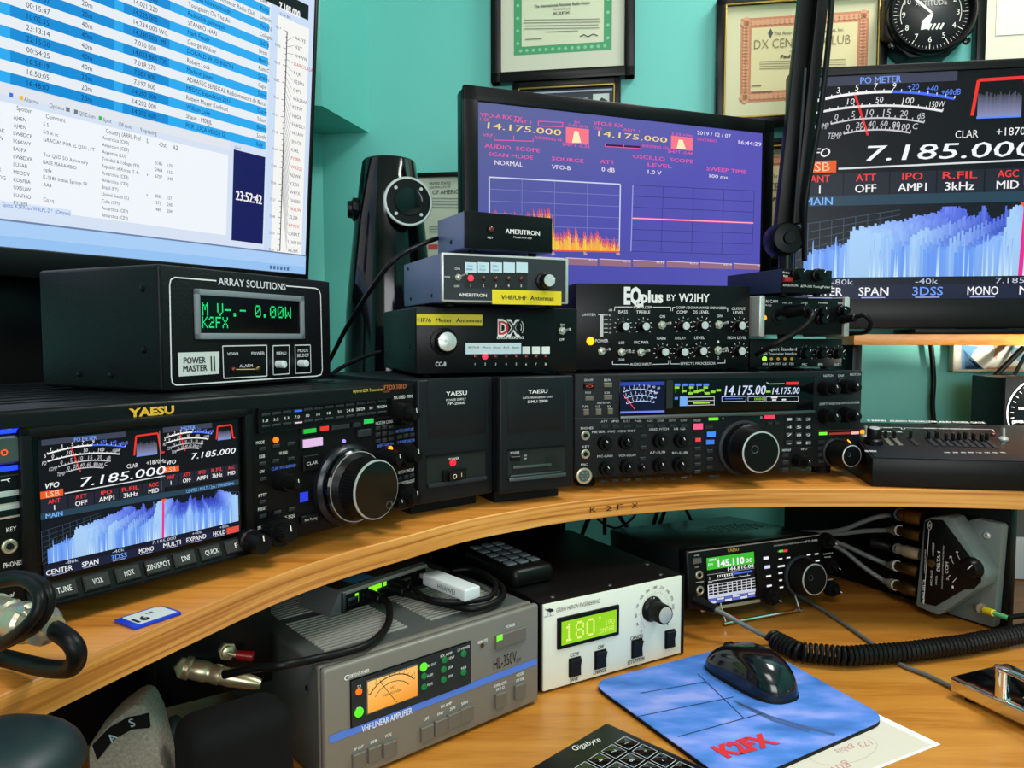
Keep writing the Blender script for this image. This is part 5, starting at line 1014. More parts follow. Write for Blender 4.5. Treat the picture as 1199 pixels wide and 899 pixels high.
v.btn(988, 406, 112, 50, .003, 'button_grey', 'power_button'); b = MB(); v.y = -.003; v.r(b, 938, 396, 960, 418, (120, 250, 60), 'dimlamp', .0008); b.build('indicator_light', d.root)['label'] = 'small square green light on the power button'; v.y = 0
for X, Y in ((415, 866), (474, 842), (531, 824), (673, 764), (724, 740), (774, 716), (821, 694)): v.btn(X, Y, 47, 56, .0035, 'button_grey')
for X, Y, h in ((950, 640, 54), (1023, 606, 54)): v.btn(X, Y, 38, h, .0035, 'button_grey')
screws(d, [(-.0001, .03, H * .75), (-.0001, .10, .03)], 0, .0025, 'panel_black', (-1, 0, 0)); feet(d, W, D, .003, .008, .02)
AMP = d; AH = H
# ---- USB hub with cables and stick, on the amplifier
hx, hy = d.mw @ Vector((.085, .125, H)) , None
def on_amp(px, py, z=-.2625): return onz(px, py, z)
p0 = onz(401, 719, -.2615); p1 = onz(499, 683, -.2615)
yaw = math.degrees(atan2(p1.y - p0.y, p1.x - p0.x)); L = (p1 - p0).length
h = Dev('usb_hub', 'small silver-and-black USB hub with green-lit ports on the amplifier', 'usb hub', p0.x, p0.y, -.2612, yaw); v = h.view(290, 620, .3103)
hh = .022
mat('hub_grey', (96, 100, 100), .4, metal=.3); b = MB('hub_grey'); b.prism([(-.014, 0), (L + .003, 0), (L, hh), (0, hh)], .002, .05, .0015); b.build('case', h.root)
mat('hub_trim', (150, 148, 140), .35, metal=.35); b = MB('hub_trim'); b.box(.0, L, -.002, .003, hh - .0045, hh - .0005, .001); b.box(0, .0035, -.002, .003, 0, hh - .001, .001, m='steel_dark'); b.box(.0035, L - .002, -.0012, .002, .001, hh - .005, .0005, m='panel_black'); b.box(0, L, .004, .046, hh - .0005, hh + .0006, .0005, m='steel_dark'); b.build('trim_frame', h.root)
v.y = -.0012; b = MB()
v.y = -.0013
for X, Y, w, hg in ((411, 256, 13, 34), (470, 224, 30, 30), (492, 216, 26, 44), (517, 216, 12, 40)): v.r(b, X - w / 2, Y - hg / 2, X + w / 2, Y + hg / 2, (130, 230, 30), 'dimlamp')
b.build('indicator_light', h.root)['label'] = 'row of green-lit port marks'
b = MB(); b.rect(.02, .05, 0, 0) if False else None
def poly_top(mb, x0, x1, y0, y1, z, c): mb.add([(x0, y0, z), (x1, y0, z), (x1, y1, z), (x0, y1, z)], [(0, 1, 2, 3)], m='ink', c=c)
poly_top(b, .018, .045, .006, .03, hh + .0009, (50, 130, 170)); b.build('sticker', h.root)['label'] = 'blue sticker'
for x in (.012, .03, .048, .066, .082):
    b = MB('panel_black'); b.box(x - .006, x + .006, -.002, .0, .006, .0135, .0004, m='steel_dark'); b.box(x - .005, x + .005, -.0024, -.001, .0075, .011, m='gloss_black'); b.build('usb_port', h.root)
def hp(x, y, z): return h.mw @ Vector((x, y, z))
zA = E - .2605                                             # top of the amplifier
# black usb cable falling off the front left corner
P = [hp(.030, -.004, .010), hp(.032, -.022, .010), on_amp(456, 712, -.255), on_amp(452, 735, -.2570), on_amp(425, 757, -.2570), on_amp(370, 771, -.2570), ony(330, 779, .56), ony(295, 783, .57), ony(262, 790, .575)]
cab('usb_cable', 'black cable leaving the hub and hanging off the left end of the amplifier', P, .0033, extra=lambda b, o: b.box(*[0, 0, 0, 0, 0, 0]) if False else b.cyl(hp(.030, -.001, .010) - o, hp(.031, -.020, .010) - o, .0065, .005, bev=.001, m='black_satin'))
P = [hp(.058, -.004, .010), hp(.060, -.024, .008), on_amp(520, 707, -.257), on_amp(556, 712, -.257), on_amp(585, 702, -.257), on_amp(588, 688, -.257), on_amp(570, 675, -.257), on_amp(540, 668, -.257), on_amp(522, 675, -.255)]
cab('usb_cable', 'black cable coiled on top of the amplifier at its right', P, .0033, extra=lambda b, o: b.cyl(hp(.058, -.001, .010) - o, hp(.060, -.022, .009) - o, .0065, .005, bev=.001, m='black_satin'))
P = [hp(.070, -.004, .010), hp(.072, -.02, .010), on_amp(505, 702, -.250), on_amp(548, 704, -.252), on_amp(576, 697, -.252), on_amp(578, 680, -.251), on_amp(556, 667, -.251), on_amp(530, 668, -.252)]
cab('usb_cable', 'second black cable loop lying over the coil on the amplifier', P, .0028, extra=lambda b, o: b.cyl(hp(.070, -.001, .010) - o, hp(.072, -.018, .010) - o, .006, .0045, bev=.001, m='black_satin'))
a_, b_ = onz(492, 677, -.2455), onz(546, 699, -.2455); yw = math.degrees(atan2(b_.y - a_.y, b_.x - a_.x))
t = thing('usb_stick', 'white USB stick with rounded corners plugged into the hub', 'usb stick', a_, radians(yw)); b = MB('white_plastic'); Ls = (b_ - a_).length
b.box(.006, Ls, -.002, .018, -.005, .007, .002, 3); b.text('HUAWEI', Ls * .62, .001, .005, .028, y=-.0023, c=(50, 50, 55), m='ink'); b.build('body', t); b = MB('silver'); b.box(-.004, .007, .002, .014, -.001, .0035, .0004); b.build('plug', t)

# ---- rotator controller
d = Dev('rotator_controller', 'cream-fronted rotator controller reading 180 on a lime green display', 'rotator controller', .0308, .7410, -.3620, 30.1); v = d.view(540, 580, .2558)
W, H, D = .188, .0902, .23
b = MB('black_satin'); b.box(-.002, W + .003, .001, D, -.001, H + .001, .001); b.box(W + .0005, W + .003, -.003, .002, -.001, H + .001, .0004); b.build('case', d.root)
b = MB('cream'); b.box(.0005, W, -.0015, .002, 0, H, .0006); v.y = -.0015; k = (24, 26, 30)
v.t(b, 'GREEN HERON ENGINEERING', 532, 503, 19, 200, (70, 72, 70), it=.15)
v.poly(b, [(380, 517), (392, 522), (402, 516), (420, 519), (424, 528), (408, 534), (398, 530), (386, 524)], k); v.l(b, [(404, 532), (408, 548)], .0005, k); v.l(b, [(398, 532), (396, 548)], .0005, k); v.t(b, 'GREEN HERON', 400, 551, 6, 46, k)
for s, X, Y, w in (('CCW', 517, 726, 40), ('SAVE', 514, 840, 38), ('CW', 637, 692, 28), ('CHANGE', 632, 804, 58), ('CANCEL', 802, 647, 60), ('SETUP/ITEM', 797, 755, 76)): v.t(b, s, X, Y, 17, w, k, it=.1, bold=.015)
kx, kz = v.p(885, 528); Rr = (v.ext(800, 528, 970, 529)[1] - v.ext(800, 528, 970, 529)[0]) / 2
for q in range(37):
    an = radians(225 - q * 270 / 36); r0 = Rr * .74; b.line([(kx + r0 * cos(an), kz + r0 * sin(an)), (kx + r0 * (1.12 if q % 3 == 0 else 1.06) * cos(an), kz + r0 * (1.12 if q % 3 == 0 else 1.06) * sin(an))], .0003, y=-.0021, c=k, m='ink')
for q, s in enumerate(('0', '30', '60', '90', '120', '150', '180', '210', '240', '270', '300', '330', '0')): an = radians(225 - q * 22.5); b.text(s, kx + Rr * 1.0 * cos(an), kz + Rr * 1.0 * sin(an), .0032, y=-.0021, c=k, m='ink', rot=an - pi / 2)
b.build('front_panel', d.root)
x0 = (v.p(437, 610)[0]); x1 = v.p(718, 560)[0]; z1 = (v.p(437, 566)[1] + v.p(718, 492)[1]) / 2; z0 = (v.p(437, 708)[1] + v.p(715, 632)[1]) / 2
b = MB('navy_paint'); b.box(x0, x1, -.004, -.001, z0, z1, .0008, m='panel_black'); t = .0042; b.rect(x0 + t, x1 - t, z0 + t, z1 - t, y=-.0043, c=(150, 215, 25), m='screen')
v.y = -.0043; yc = (240, 250, 130); fx = x0 + t; fw = x1 - x0 - 2 * t; fh = z1 - z0 - 2 * t
def lcd(s, ox, oz, h, w, c, yy=-.0047):
    FN = {'1': '00100 01100 00100 00100 00100 00100 01110', '8': '01110 10001 10001 01110 10001 10001 01110', '0': '01110 10001 10001 10001 10001 10001 01110', '.': '00000 00000 00000 00000 00000 00000 00110', 'M': '10001 11011 10101 10101 10001 10001 10001', 'P': '11110 10001 10001 11110 10000 10000 10000', 'A': '01110 10001 10001 11111 10001 10001 10001', 'R': '11110 10001 10001 11110 10100 10010 10001', ' ': '0 0 0 0 0 0 0', 'o': '01100 10010 10010 01100 00000 00000 00000'}
    for i, ch in enumerate(s):
        for r_, rw in enumerate(FN[ch].split()):
            for q, bit in enumerate(rw):
                if bit == '1': X = ox + i * w * 1.25 + q * w / 5; Zt = oz + h - r_ * h / 7; b.rect(X, X + w / 5 * .88, Zt - h / 7 * .88, Zt, y=yy, c=c, m='screen')
lcd('180', fx + fw * .05, z0 + t + fh * .12, fh * .76, fw * .155, yc); lcd('.0', fx + fw * .63, z0 + t + fh * .12, fh * .2, fw * .045, yc); lcd('o', fx + fw * .66, z0 + t + fh * .6, fh * .3, fw * .05, yc); lcd('180', fx + fw * .78, z0 + t + fh * .42, fh * .22, fw * .05, yc); lcd('MPAR', fx + fw * .74, z0 + t + fh * .12, fh * .22, fw * .045, yc)
b.build('display', d.root); v.y = -.0015
def gknob(v, X, Y, R, L):
    x, z = v.p(X, Y, v.y - L); b = MB('black_satin'); O = (x, v.y, z)
    b.lathe(O, (0, -1, 0), [(R * 1.3, 0), (R * 1.28, .0015), (R * 1.15, .003), (R, .0045), (R * .98, L - .001), (R * .92, L)], 60, .05, (3, 4)); b.lathe((x, v.y - L, z), (0, -1, 0), [(R * .8, 0), (R * .78, .0008), (R * .7, .001)], 30, m='spun_metal')
    b.line([(x, z + R * 1.02), (x, z + R * 1.28)], .0008, y=v.y - .0033, c=(240, 240, 240), m='ink'); b.build('direction_knob', v.d.root)
gknob(v, 935, 548, .0112, .022)
for X, Y, w, hg in ((518, 783, 54, 86), (635, 748, 52, 84), (802, 698, 48, 82), (953, 655, 44, 82)):
    a = v.ext(X - w / 2, Y - hg / 2, X + w / 2, Y + hg / 2); b = MB('panel_black'); b.box(a[0], a[1], -.0035, -.001, a[2], a[3], .0006); zm = (a[2] + a[3]) / 2; i = .0013
    b.add([(a[0] + i, -.0033, a[2] + i), (a[1] - i, -.0033, a[2] + i), (a[1] - i, -.0033, a[3] - i), (a[0] + i, -.0033, a[3] - i), (a[0] + i, -.0052, a[2] + i), (a[1] - i, -.0052, a[2] + i), (a[1] - i, -.0045, zm), (a[0] + i, -.0045, zm), (a[1] - i, -.0068, a[3] - i), (a[0] + i, -.0068, a[3] - i)],
          [(4, 5, 6, 7), (7, 6, 8, 9), (0, 1, 5, 4), (3, 9, 8, 2), (0, 4, 7, 9, 3), (1, 2, 8, 6, 5)], m='radio_grey'); b.build('rocker_switch', d.root)
screws(d, [(.02, .012, H + .001), (.095, .012, H + .001), (W - .02, .012, H + .001), (W - .008, .05, H + .001)], 0, .003, 'steel_dark', (0, 0, 1)); feet(d, W, D, .003, .008, .02)
GH = d
# ---- remote control on it
c = onz(620, 672, -.2715); r0 = thing('remote_control', 'black remote keypad with grey round keys lying on the rotator controller', 'remote control', (c.x - .022, c.y + .0, E - .2712), radians(-57))
b = MB('black_satin'); b.box(-.062, .05, -.028, .028, 0, .021, .008, 4); b.build('body', r0)
for i in range(5):
    for j in range(3): b = MB('key_cap' if 'key_cap' in MATS else 'key_grey'); b.box(-.056 + i * .0185, -.043 + i * .0185, -.022 + j * .0155, -.011 + j * .0155, .020, .0228, .0012); b.m = 'x'; b.mats = ['remote_key']; mat('remote_key', (96, 104, 110), .5); b.build('key', r0)

# ---- small transceiver on the desk
d = Dev('radio_transceiver', 'small black transceiver standing on the desk with a green and white display of 145.110', 'radio', .2198, .9160, -.3435, 22.5, radians(-5.5)); v = d.view(780, 580, .1918)
W, H, D = .2225, .0765, .19
mat('smooth_case', (24, 30, 30), .24); b = MB('smooth_case'); b.box(.001, W - .001, .012, D, 0, H - .001, .003)
for i in range(13):
    for j in range(7):
        if ((i - 6) / 6.5) ** 2 + ((j - 3) / 3.6) ** 2 <= 1: b.cyl((.155 + (i - 6) * .008, .10 + (j - 3) * .008, H - .0012), (.155 + (i - 6) * .008, .10 + (j - 3) * .008, H - .0004), .0026, n=8, m='gloss_black')
b.build('case', d.root)
b = MB('black_satin'); b.box(0, W, -.004, .014, 0, H, .004, 3); b.tube([(.004, -.004, H - .003), (W - .004, -.004, H - .003)], .0008, 6, 1, m='silver'); v.y = -.004
v.t(b, 'YAESU', 406, 332, 18, 70, (215, 165, 60), bold=.03); v.t(b, 'HF/VHF/UHF ALL MODE TRANSCEIVER', 750, 295, 9, 190); v.t(b, 'FT-991', 885, 277, 14, 72, bold=.02)
for s, X, Y, w in (('POWER', 186, 365, 32), ('LOCK', 188, 436, 26), ('PHONES', 205, 528, 48), ('MIC', 203, 606, 22), ('CLAR/VFO-B', 985, 354, 60), ('RF/SQL', 985, 375, 40), ('SHIFT', 1002, 513, 30), ('DNR', 690, 340, 20)): v.t(b, s, X, Y, 8, w)
b.build('front_panel', d.root)
c4 = [v.p(*q) for q in ((238, 380), (530, 345), (548, 622), (262, 660))]; x0, x1 = (c4[0][0] + c4[3][0]) / 2, (c4[1][0] + c4[2][0]) / 2; z1, z0 = (c4[0][1] + c4[1][1]) / 2, (c4[2][1] + c4[3][1]) / 2; Wd_, Hd_ = x1 - x0, z1 - z0
b = MB('glass_black'); b.rect(x0 - .003, x1 + .003, z0 - .002, z1 + .002, y=-.0043)
def rr(u0, v0, u1, v1, c, l=.0): b.rect(x0 + u0 * Wd_, x0 + u1 * Wd_, z1 - v1 * Hd_, z1 - v0 * Hd_, y=-.0046 - l, c=c, m='screen')
def tt(s, u, vv, h, w, c=(245, 245, 245), **k): b.text(s, x0 + u * Wd_, z1 - vv * Hd_, h * Hd_, w * Wd_ if w else None, y=-.0054, c=c, m='screen', **k)
rr(0, 0, 1, 1, (12, 12, 16)); rr(0, 0, 1, .26, (60, 190, 50), .0002); tt('MEMORY 1', .14, .05, .05, .2, bold=.02); tt('145.110', .5, .15, .14, .56, bold=.04); tt('00', .88, .17, .09, .15, bold=.02); tt('FM', .07, .15, .07, .09); tt('144.810.00', .7, .3, .08, .55, bold=.02)
rr(0, .36, 1, .365, W_, .0002); rr(.2, .40, .55, .45, (240, 240, 240), .0002)
for i in range(7): rr(.22 + i * .05, .405, .25 + i * .05, .445, (20, 20, 30), .0004)
rr(.55, .40, .95, .44, (70, 110, 240), .0002); tt('S', .04, .44, .05, None); tt('PO', .05, .52, .05, .07); rr(.1, .5, .9, .51, W_, .0002)
for i in range(5): tt(str(2 * i + 1), .2 + i * .16, .48, .035, None)
rr(.0, .58, 1, .82, (225, 228, 235), .0002)
for i in range(10):
    for j in range(4): rr(.015 + i * .1, .59 + j * .058, .10 + i * .1, .635 + j * .058, (14, 14, 18), .0004)
rr(0, .82, 1, .88, (200, 205, 225), .0002)
for i in range(6): rr(.01 + i * .165, .89, .16 + i * .165, .93, (210, 214, 230) if i % 2 else (90, 110, 210), .0002); rr(.01 + i * .165, .94, .16 + i * .165, .99, (90, 110, 210) if i % 2 else (210, 214, 230), .0002)
b.build('display', d.root)
b = MB('nickel'); b.box(x0 - .012, x1 + .006, -.0065, -.003, z0 - .0075, z0 - .0035, .0008); b.build('trim_strip', d.root)
v.btn(186, 398, 50, 34, .002, 'button_grey', 'power_button'); v.jack(200, 484, 22); v.jack(205, 578, 22)
for X, Y, w, hg, c in ((602, 380, 36, 22, (225, 225, 230)), (610, 434, 38, 24, (200, 205, 250)), (618, 490, 34, 16, (225, 225, 230)), (622, 549, 34, 16, (225, 225, 230)), (690, 384, 26, 12, W_), (738, 377, 26, 12, W_), (695, 429, 46, 16, W_), (690, 471, 28, 14, W_), (691, 515, 22, 14, W_), (696, 558, 26, 14, W_), (862, 360, 26, 12, W_), (910, 355, 26, 12, W_), (916, 397, 28, 12, W_)): v.btn(X, Y, w, hg, .0022, 'key_grey', lit=c)
b = MB(); v.r(b, 688, 332, 712, 346, (40, 220, 60), 'dimlamp'); v.r(b, 714, 330, 740, 344, (240, 50, 50), 'dimlamp'); b.build('indicator_light', d.root)['label'] = 'green and red status light'
dial(v, 905, 512, 74, .026, 'main_dial', flare=1.2)
for X, Y, r in ((1020, 285, 26), (1045, 440, 22), (1050, 580, 26), (680, 635, 26)): v.knob(X, Y, r, .016, 'dual', ang=-30)
b = MB('steel_dark'); zb = DZ + .3435 + .0026; b.tube([(.05, -.002, .006), (.05, -.012, zb), (.055, -.014, zb), (.165, -.014, zb), (.17, -.012, zb), (.17, -.002, .006)], .0018, 8, 4, m='chrome'); b.build('bail_stand', d.root)
for x_ in (.03, W - .03): b = MB('rubber'); b.lathe((x_, .165, -.0052), (0, 0, 1), [(.008, 0), (.009, .006)], 16); b.build('foot', d.root)
FT = d
cab('microphone_cable', 'thin grey cable plugged in front of the small desk transceiver', [pp(824, 708, .885), pp(845, 717, .872), pp(870, 731, .862), onz(905, 750, DZ + .006)], .0028, 'cable_grey', extra=plug(pp(812, 703, .895), pp(838, 714, .876), .0075))
# coiled cord
A_ = [onz(905, 748, DZ + .012), onz(935, 763, DZ + .013), onz(990, 768, DZ + .013), onz(1060, 763, DZ + .013), onz(1130, 754, DZ + .013), onz(1215, 738, DZ + .013), onz(1330, 720, DZ + .013)]
P = []
for i in range(len(A_) - 1):
    for j in range(40): P.append(A_[i].lerp(A_[i + 1], j / 40))
for _ in range(12): P = [P[0]] + [(P[i - 1] + P[i] * 2 + P[i + 1]) / 4 for i in range(1, len(P) - 1)] + [P[-1]]
Lt = sum((P[i + 1] - P[i]).length for i in range(len(P) - 1)); turns = int(Lt / .0057); cp_ = []; acc = 0; cum = [0]
for i in range(len(P) - 1): cum.append(cum[-1] + (P[i + 1] - P[i]).length)
k = 0
for q in range(turns * 12 + 1):
    s_ = Lt * q / (turns * 12)
    while k < len(cum) - 2 and cum[k + 1] < s_: k += 1
    f = (s_ - cum[k]) / max(cum[k + 1] - cum[k], 1e-9); c = P[k].lerp(P[k + 1], f); t = (P[k + 1] - P[k]).normalized(); sd = t.cross(Vector((0, 0, 1))).normalized(); up = sd.cross(t); a = 2 * pi * q / 12
    cp_.append(c + (sd * cos(a) + up * sin(a)) * .0088)
b = MB('cable'); o = P[0]; b.tube([p - o for p in cp_], .0026, 7, 1); ob = b.build('coiled_cord', loc=o); tag(ob, 'thick black coiled microphone cord lying across the desk', 'cord')
cab('thin_cable', 'thin grey-brown cable running from under the small transceiver to the chrome paddle', [onz(930, 695, DZ + .003), onz(965, 715, DZ + .003), onz(1010, 745, DZ + .003), onz(1050, 775, DZ + .003), onz(1085, 790, DZ + .003), onz(1118, 806, DZ + .003)], .0024, 'cable_grey')

# ---- lightning-protected antenna switch on the right support
d = Dev('coaxial_switch', 'grey wedge-shaped four-way antenna switch bolted to the black support at the right', 'antenna switch', .4428, 1.1985, -.30, -59.2)
def fr(pt): return d.local(pt)
v = d.view(940, 560, .216); v.y = -.008
pl = [(888, 232), (955, 214), (1088, 246), (1098, 262), (1052, 800), (1040, 802), (800, 728), (860, 400)]
b = MB('delta_grey'); b.prism([v.p(*q) for q in pl], -.014, .0, .0012); b.build('mounting_plate', d.root)
v.y = -.014
for X, Y in ((998, 310),): x, z = v.p(X, Y); q = MB('silver'); q.lathe((x, -.014, z), (0, -1, 0), [(.0045, 0), (.0042, .001), (.003, .0022)], 16); q.lathe((x, -.0162, z), (0, -1, 0), [(.0016, 0), (.0014, .0001)], 6, m='gloss_black'); q.build('screw', d.root)
v.y = -.044; bd = [(655, 228), (690, 212), (770, 205), (810, 215), (985, 500), (992, 540), (980, 590), (930, 610), (745, 738), (725, 740), (618, 695), (612, 680)]
b = MB('delta_grey'); b.prism([v.p(*q) for q in bd], -.044, -.0135, .002); b.build('body', d.root)
b = MB('panel_black'); b.prism([v.p(*q) for q in [(665, 236), (690, 222), (760, 224), (965, 500), (968, 560), (930, 598), (880, 600), (722, 692), (640, 672)]], -.0452, -.0436, .0005); v.y = -.0452
dz = v.p(700, 200)[1] - v.p(700, 700)[1]
def vt(s, X, Y, L_, h, c=(215, 215, 215), bold=0): x, z = v.p(X, Y); hh_ = v.ext(X - h / 2, Y - 1, X + h / 2, Y + 1); ll = v.p(X, Y - L_ / 2)[1] - v.p(X, Y + L_ / 2)[1]; b.text(s, x, z, hh_[1] - hh_[0], ll, y=-.0458, c=c, m='ink', rot=pi / 2, bold=bold)
vt('ALPHA DELTA', 657, 612, 130, 14, bold=.02); vt('COMMUNICATIONS', 664, 450, 130, 5); vt('DELTA-4', 737, 448, 108, 18, bold=.02); vt('COM', 782, 484, 62, 17); vt('ACCESS', 708, 385, 70, 10); vt('ARC-PLUG', 698, 540, 84, 10); vt('MODEL', 725, 550, 50, 8); vt('4 POSITION LIGHTNING PROTECTED', 760, 482, 240, 6); vt('4', 837, 402, 16, 14); vt('3', 803, 428, 16, 14); vt('2', 786, 545, 14, 12); vt('1', 814, 588, 14, 10)
v.l(b, [(686, 280), (655, 680)], .0006)
for q in ([(838, 412), (852, 440)], [(806, 438), (818, 462)], [(788, 536), (800, 524)], [(812, 565), (834, 540)]): v.l(b, q, .0006)
v.l(b, [(680, 245), (690, 230), (700, 245), (698, 270), (686, 280), (678, 262), (680, 245)], .0005); v.t(b, 'AD', 690, 255, 20, 14)
b.build('face_label', d.root)
x, z = v.p(698, 460); q = MB('brass_dark'); q.lathe((x, -.045, z), (0, -1, 0), [(.0055, 0), (.005, .002), (.003, .0024)], 20); q.build('arc_plug', d.root)
x, z = v.p(905, 490, -.052); q = MB('gloss_black'); q.lathe((x, -.0452, z), (0, -1, 0), [(.0135, 0), (.0125, .003), (.0105, .010), (.0095, .011)], 24, m='panel_black'); q.line([(x, z), (x + .005, z + .007)], .0010, y=-.0566, c=W_, m='ink'); q.build('selector_knob', d.root)
x, z = v.p(970, 700); v.y = -.014; x, z = v.p(972, 700); q = MB('nickel'); q.lathe((x, -.014, z), (0, -1, 0), [(.0065, 0), (.0065, .003), (.004, .0032), (.0035, .008)], 6, smooth=False); q.build('ground_stud', d.root)
gs = d.mw @ Vector((x, -.019, z))
# connectors on its left edge: N plugs with grey cables
xe = v.d.xz(940 + 640 * .216, 560 + 450 * .216, -.03)[0]
conn = [(610, 215, .012, 'coaxial_cable', 'grey coaxial cable on the topmost plug of the antenna switch', [(500, 195), (380, 215), (220, 275), (100, 290), (-60, 292)], None), (610, 305, .010, 'coaxial_cable', 'grey coaxial cable on the second plug of the antenna switch', [(480, 280), (330, 285), (200, 300), (110, 300), (-50, 305)], 1),
        (600, 405, .010, 'coaxial_cable', 'thick black plug and cable on the middle socket of the antenna switch', [(500, 380), (420, 355), (370, 345)], 2), (600, 500, .010, 'coaxial_cable', 'grey coaxial cable on the fourth plug of the antenna switch', [(470, 470), (340, 415), (210, 355), (60, 310)], 1), (590, 605, .010, 'coaxial_cable', 'grey coaxial cable on the lowest plug of the antenna switch', [(450, 560), (330, 480), (210, 385), (70, 320)], 1)]
yv = -.028
for X, Y, R_, nm, lb, path, bt in conn:
    x, z = v.d.xz(940 + X * .216, 560 + Y * .216, yv); xe = v.d.xz(940 + (650 - (Y - 215) * .07) * .216, 560 + Y * .216, yv)[0]; ax = d.mw @ Vector((xe, yv, z)); bx = d.mw @ Vector((xe - .033, yv - .002, z + .001))
    b = MB('brass_dark'); o = ax; dr = (bx - ax)
    R_ *= .82; b.lathe((0, 0, 0), dr, [(R_ * .9, 0), (R_ * .95, .004), (R_, .006), (R_, .020), (R_ * .8, .022), (R_ * .8, .030)], 24, .03, (2, 3), m='brass_dark' if bt != 2 else 'nickel')
    pm = 'white_plastic' if bt == 1 else 'cable'; mat('boot_grey', (150, 152, 146), .5)
    e = dr.normalized() * .030; yd = bx.y
    pts = [e] + [ony(940 + a * .216, 560 + c * .216, yd + .004 + (600 - a) * .00013) - o for a, c in path]
    d1 = (pts[1] - pts[0]).normalized()
    b.lathe(e - d1 * .002, d1, [(R_ * .9, 0), (R_ * .85, .012), (R_ * .5, .026), (R_ * .5, .032)], 20, m='boot_grey' if bt == 1 else 'cable')
    b.tube(pts, .0034 if bt != 2 else .0075, 10, 6, m='cable_grey' if bt != 2 else 'cable'); ob = b.build(nm, loc=o); tag(ob, lb, 'cable', 'coaxial cables on the antenna switch')
g0 = gs; g1 = ony(940 + 1030 * .216, 560 + 728 * .216, g0.y - .02); g2 = ony(940 + 1110 * .216, 560 + 755 * .216, g0.y - .03); g3 = ony(1215, 718, g0.y + .0); g4_ = ony(1260, 712, g0.y + .05)
b = MB('yellow'); b.lathe((0, 0, 0), (g1 - g0), [(.006, 0), (.006, .001)], 16, m='nickel'); b.cyl((g1 - g0) * .35, (g1 - g0) * 1.1, .0042, m='yellow', bev=.0008); b.tube([(g1 - g0), (g2 - g0)], .0032, 10, 1, m='green_wire'); b.tube([g2 - g0, g3 - g0, g4_ - g0], .0034, 10, 5, m='cable'); ob = b.build('ground_wire', loc=g0); tag(ob, 'ground wire with yellow lug and green sleeve on the switch bracket', 'wire')
# dark cables seen hanging behind the shelf against the wall
def cab3(nm, lb, px, y, r): return cab(nm, lb, [ony(a, c, y + k_) for a, c, k_ in px], r, group='cables behind the shelf')
cab3('hanging_cable', 'leftmost black cable hanging behind the shelf under the letters', [(702, 560, 0), (694, 595, 0), (683, 622, .01), (676, 650, .02)], 1.25, .004)
cab3('hanging_cable', 'short straight black cable hanging under the letter 2', [(709, 560, 0), (708, 600, 0), (708, 625, .01)], 1.27, .0035)
cab3('hanging_cable', 'black cable looping in a shallow curve behind the shelf letters', [(690, 590, 0), (700, 608, .01), (722, 618, .02), (742, 605, .02), (748, 588, .03)], 1.22, .002)
cab3('hanging_cable', 'black cable slanting down to the right under the letter F', [(718, 560, 0), (724, 600, 0), (738, 622, .01)], 1.26, .0035)
cab3('hanging_cable', 'steep black cable under the shelf, left of a pair', [(776, 560, 0), (772, 590, 0), (764, 618, .01)], 1.28, .0035)
cab3('hanging_cable', 'steep black cable under the shelf, right of a pair', [(786, 560, 0), (780, 592, 0), (770, 620, .01)], 1.26, .0035)
cab3('hanging_cable', 'black cable slanting right above the small desk transceiver', [(796, 575, 0), (804, 598, 0), (814, 618, .01)], 1.28, .003)
# ================================================================ things on the desk
def top_frame(pts_px, z): return [onz(x, y, z) for x, y in pts_px]
Vd = lambda X, Y: (640 + X * .4662, 740 + Y * .4662)
# mouse pad
def rounded(pts, r, n=6):
    out = []
    N = len(pts)
    for i in range(N):
        p, a, c = pts[i], pts[i - 1], pts[(i + 1) % N]; u = (a - p).normalized() * r; w = (c - p).normalized() * r
        for k in range(n + 1):
            t = k / n; out.append((p + u) * (1 - t) ** 2 + p * 2 * t * (1 - t) + (p + w) * t * t)
    return out
pc = top_frame([Vd(112, 126), Vd(510, 22), Vd(858, 215), Vd(470, 385)], DZ + .005)
o = pc[0]; o = Vector((o.x, o.y, E + DZ)); t = thing('mouse_pad', 'blue mouse pad printed with the red letters K2FX', 'mouse pad', o)
def pad_material():
    m = bpy.data.materials.new('pad_print'); m.use_nodes = True; nt = m.node_tree; b = nt.nodes['Principled BSDF']; L = nt.links.new
    tc = nt.nodes.new('ShaderNodeTexCoord'); mp = nt.nodes.new('ShaderNodeMapping'); mp.inputs['Rotation'].default_value = (0, 0, .5); mp.inputs['Scale'].default_value = (1, 2.2, 1); L(tc.outputs['Object'], mp.inputs[0])
    n = nt.nodes.new('ShaderNodeTexNoise'); n.inputs['Scale'].default_value = 13; n.inputs['Detail'].default_value = 5; L(mp.outputs[0], n.inputs['Vector'])
    r = nt.nodes.new('ShaderNodeValToRGB'); e = r.color_ramp.elements; e[0].position = .36; e[0].color = lin((52, 100, 180)) + (1,); e[1].position = .66; e[1].color = lin((140, 154, 226)) + (1,); k = e.new(.48); k.color = lin((66, 122, 206)) + (1,); k = e.new(.56); k.color = lin((100, 134, 220)) + (1,)
    L(n.outputs['Fac'], r.inputs[0]); L(r.outputs[0], b.inputs['Base Color']); b.inputs['Roughness'].default_value = .75; MATS['pad_print'] = m
pad_material()
rp_ = rounded([p - o for p in pc], .022)
b = MB('rubber'); b.plate([(p.x, p.y) for p in rp_], .0002, .004, .0004); b.build('rubber_base', t)
b = MB('pad_print'); b.plate([(p.x, p.y) for p in rp_], .004, .005, .0003)
def on_pad(X, Y): p = onz(*Vd(X, Y), DZ + .005) - o; return p
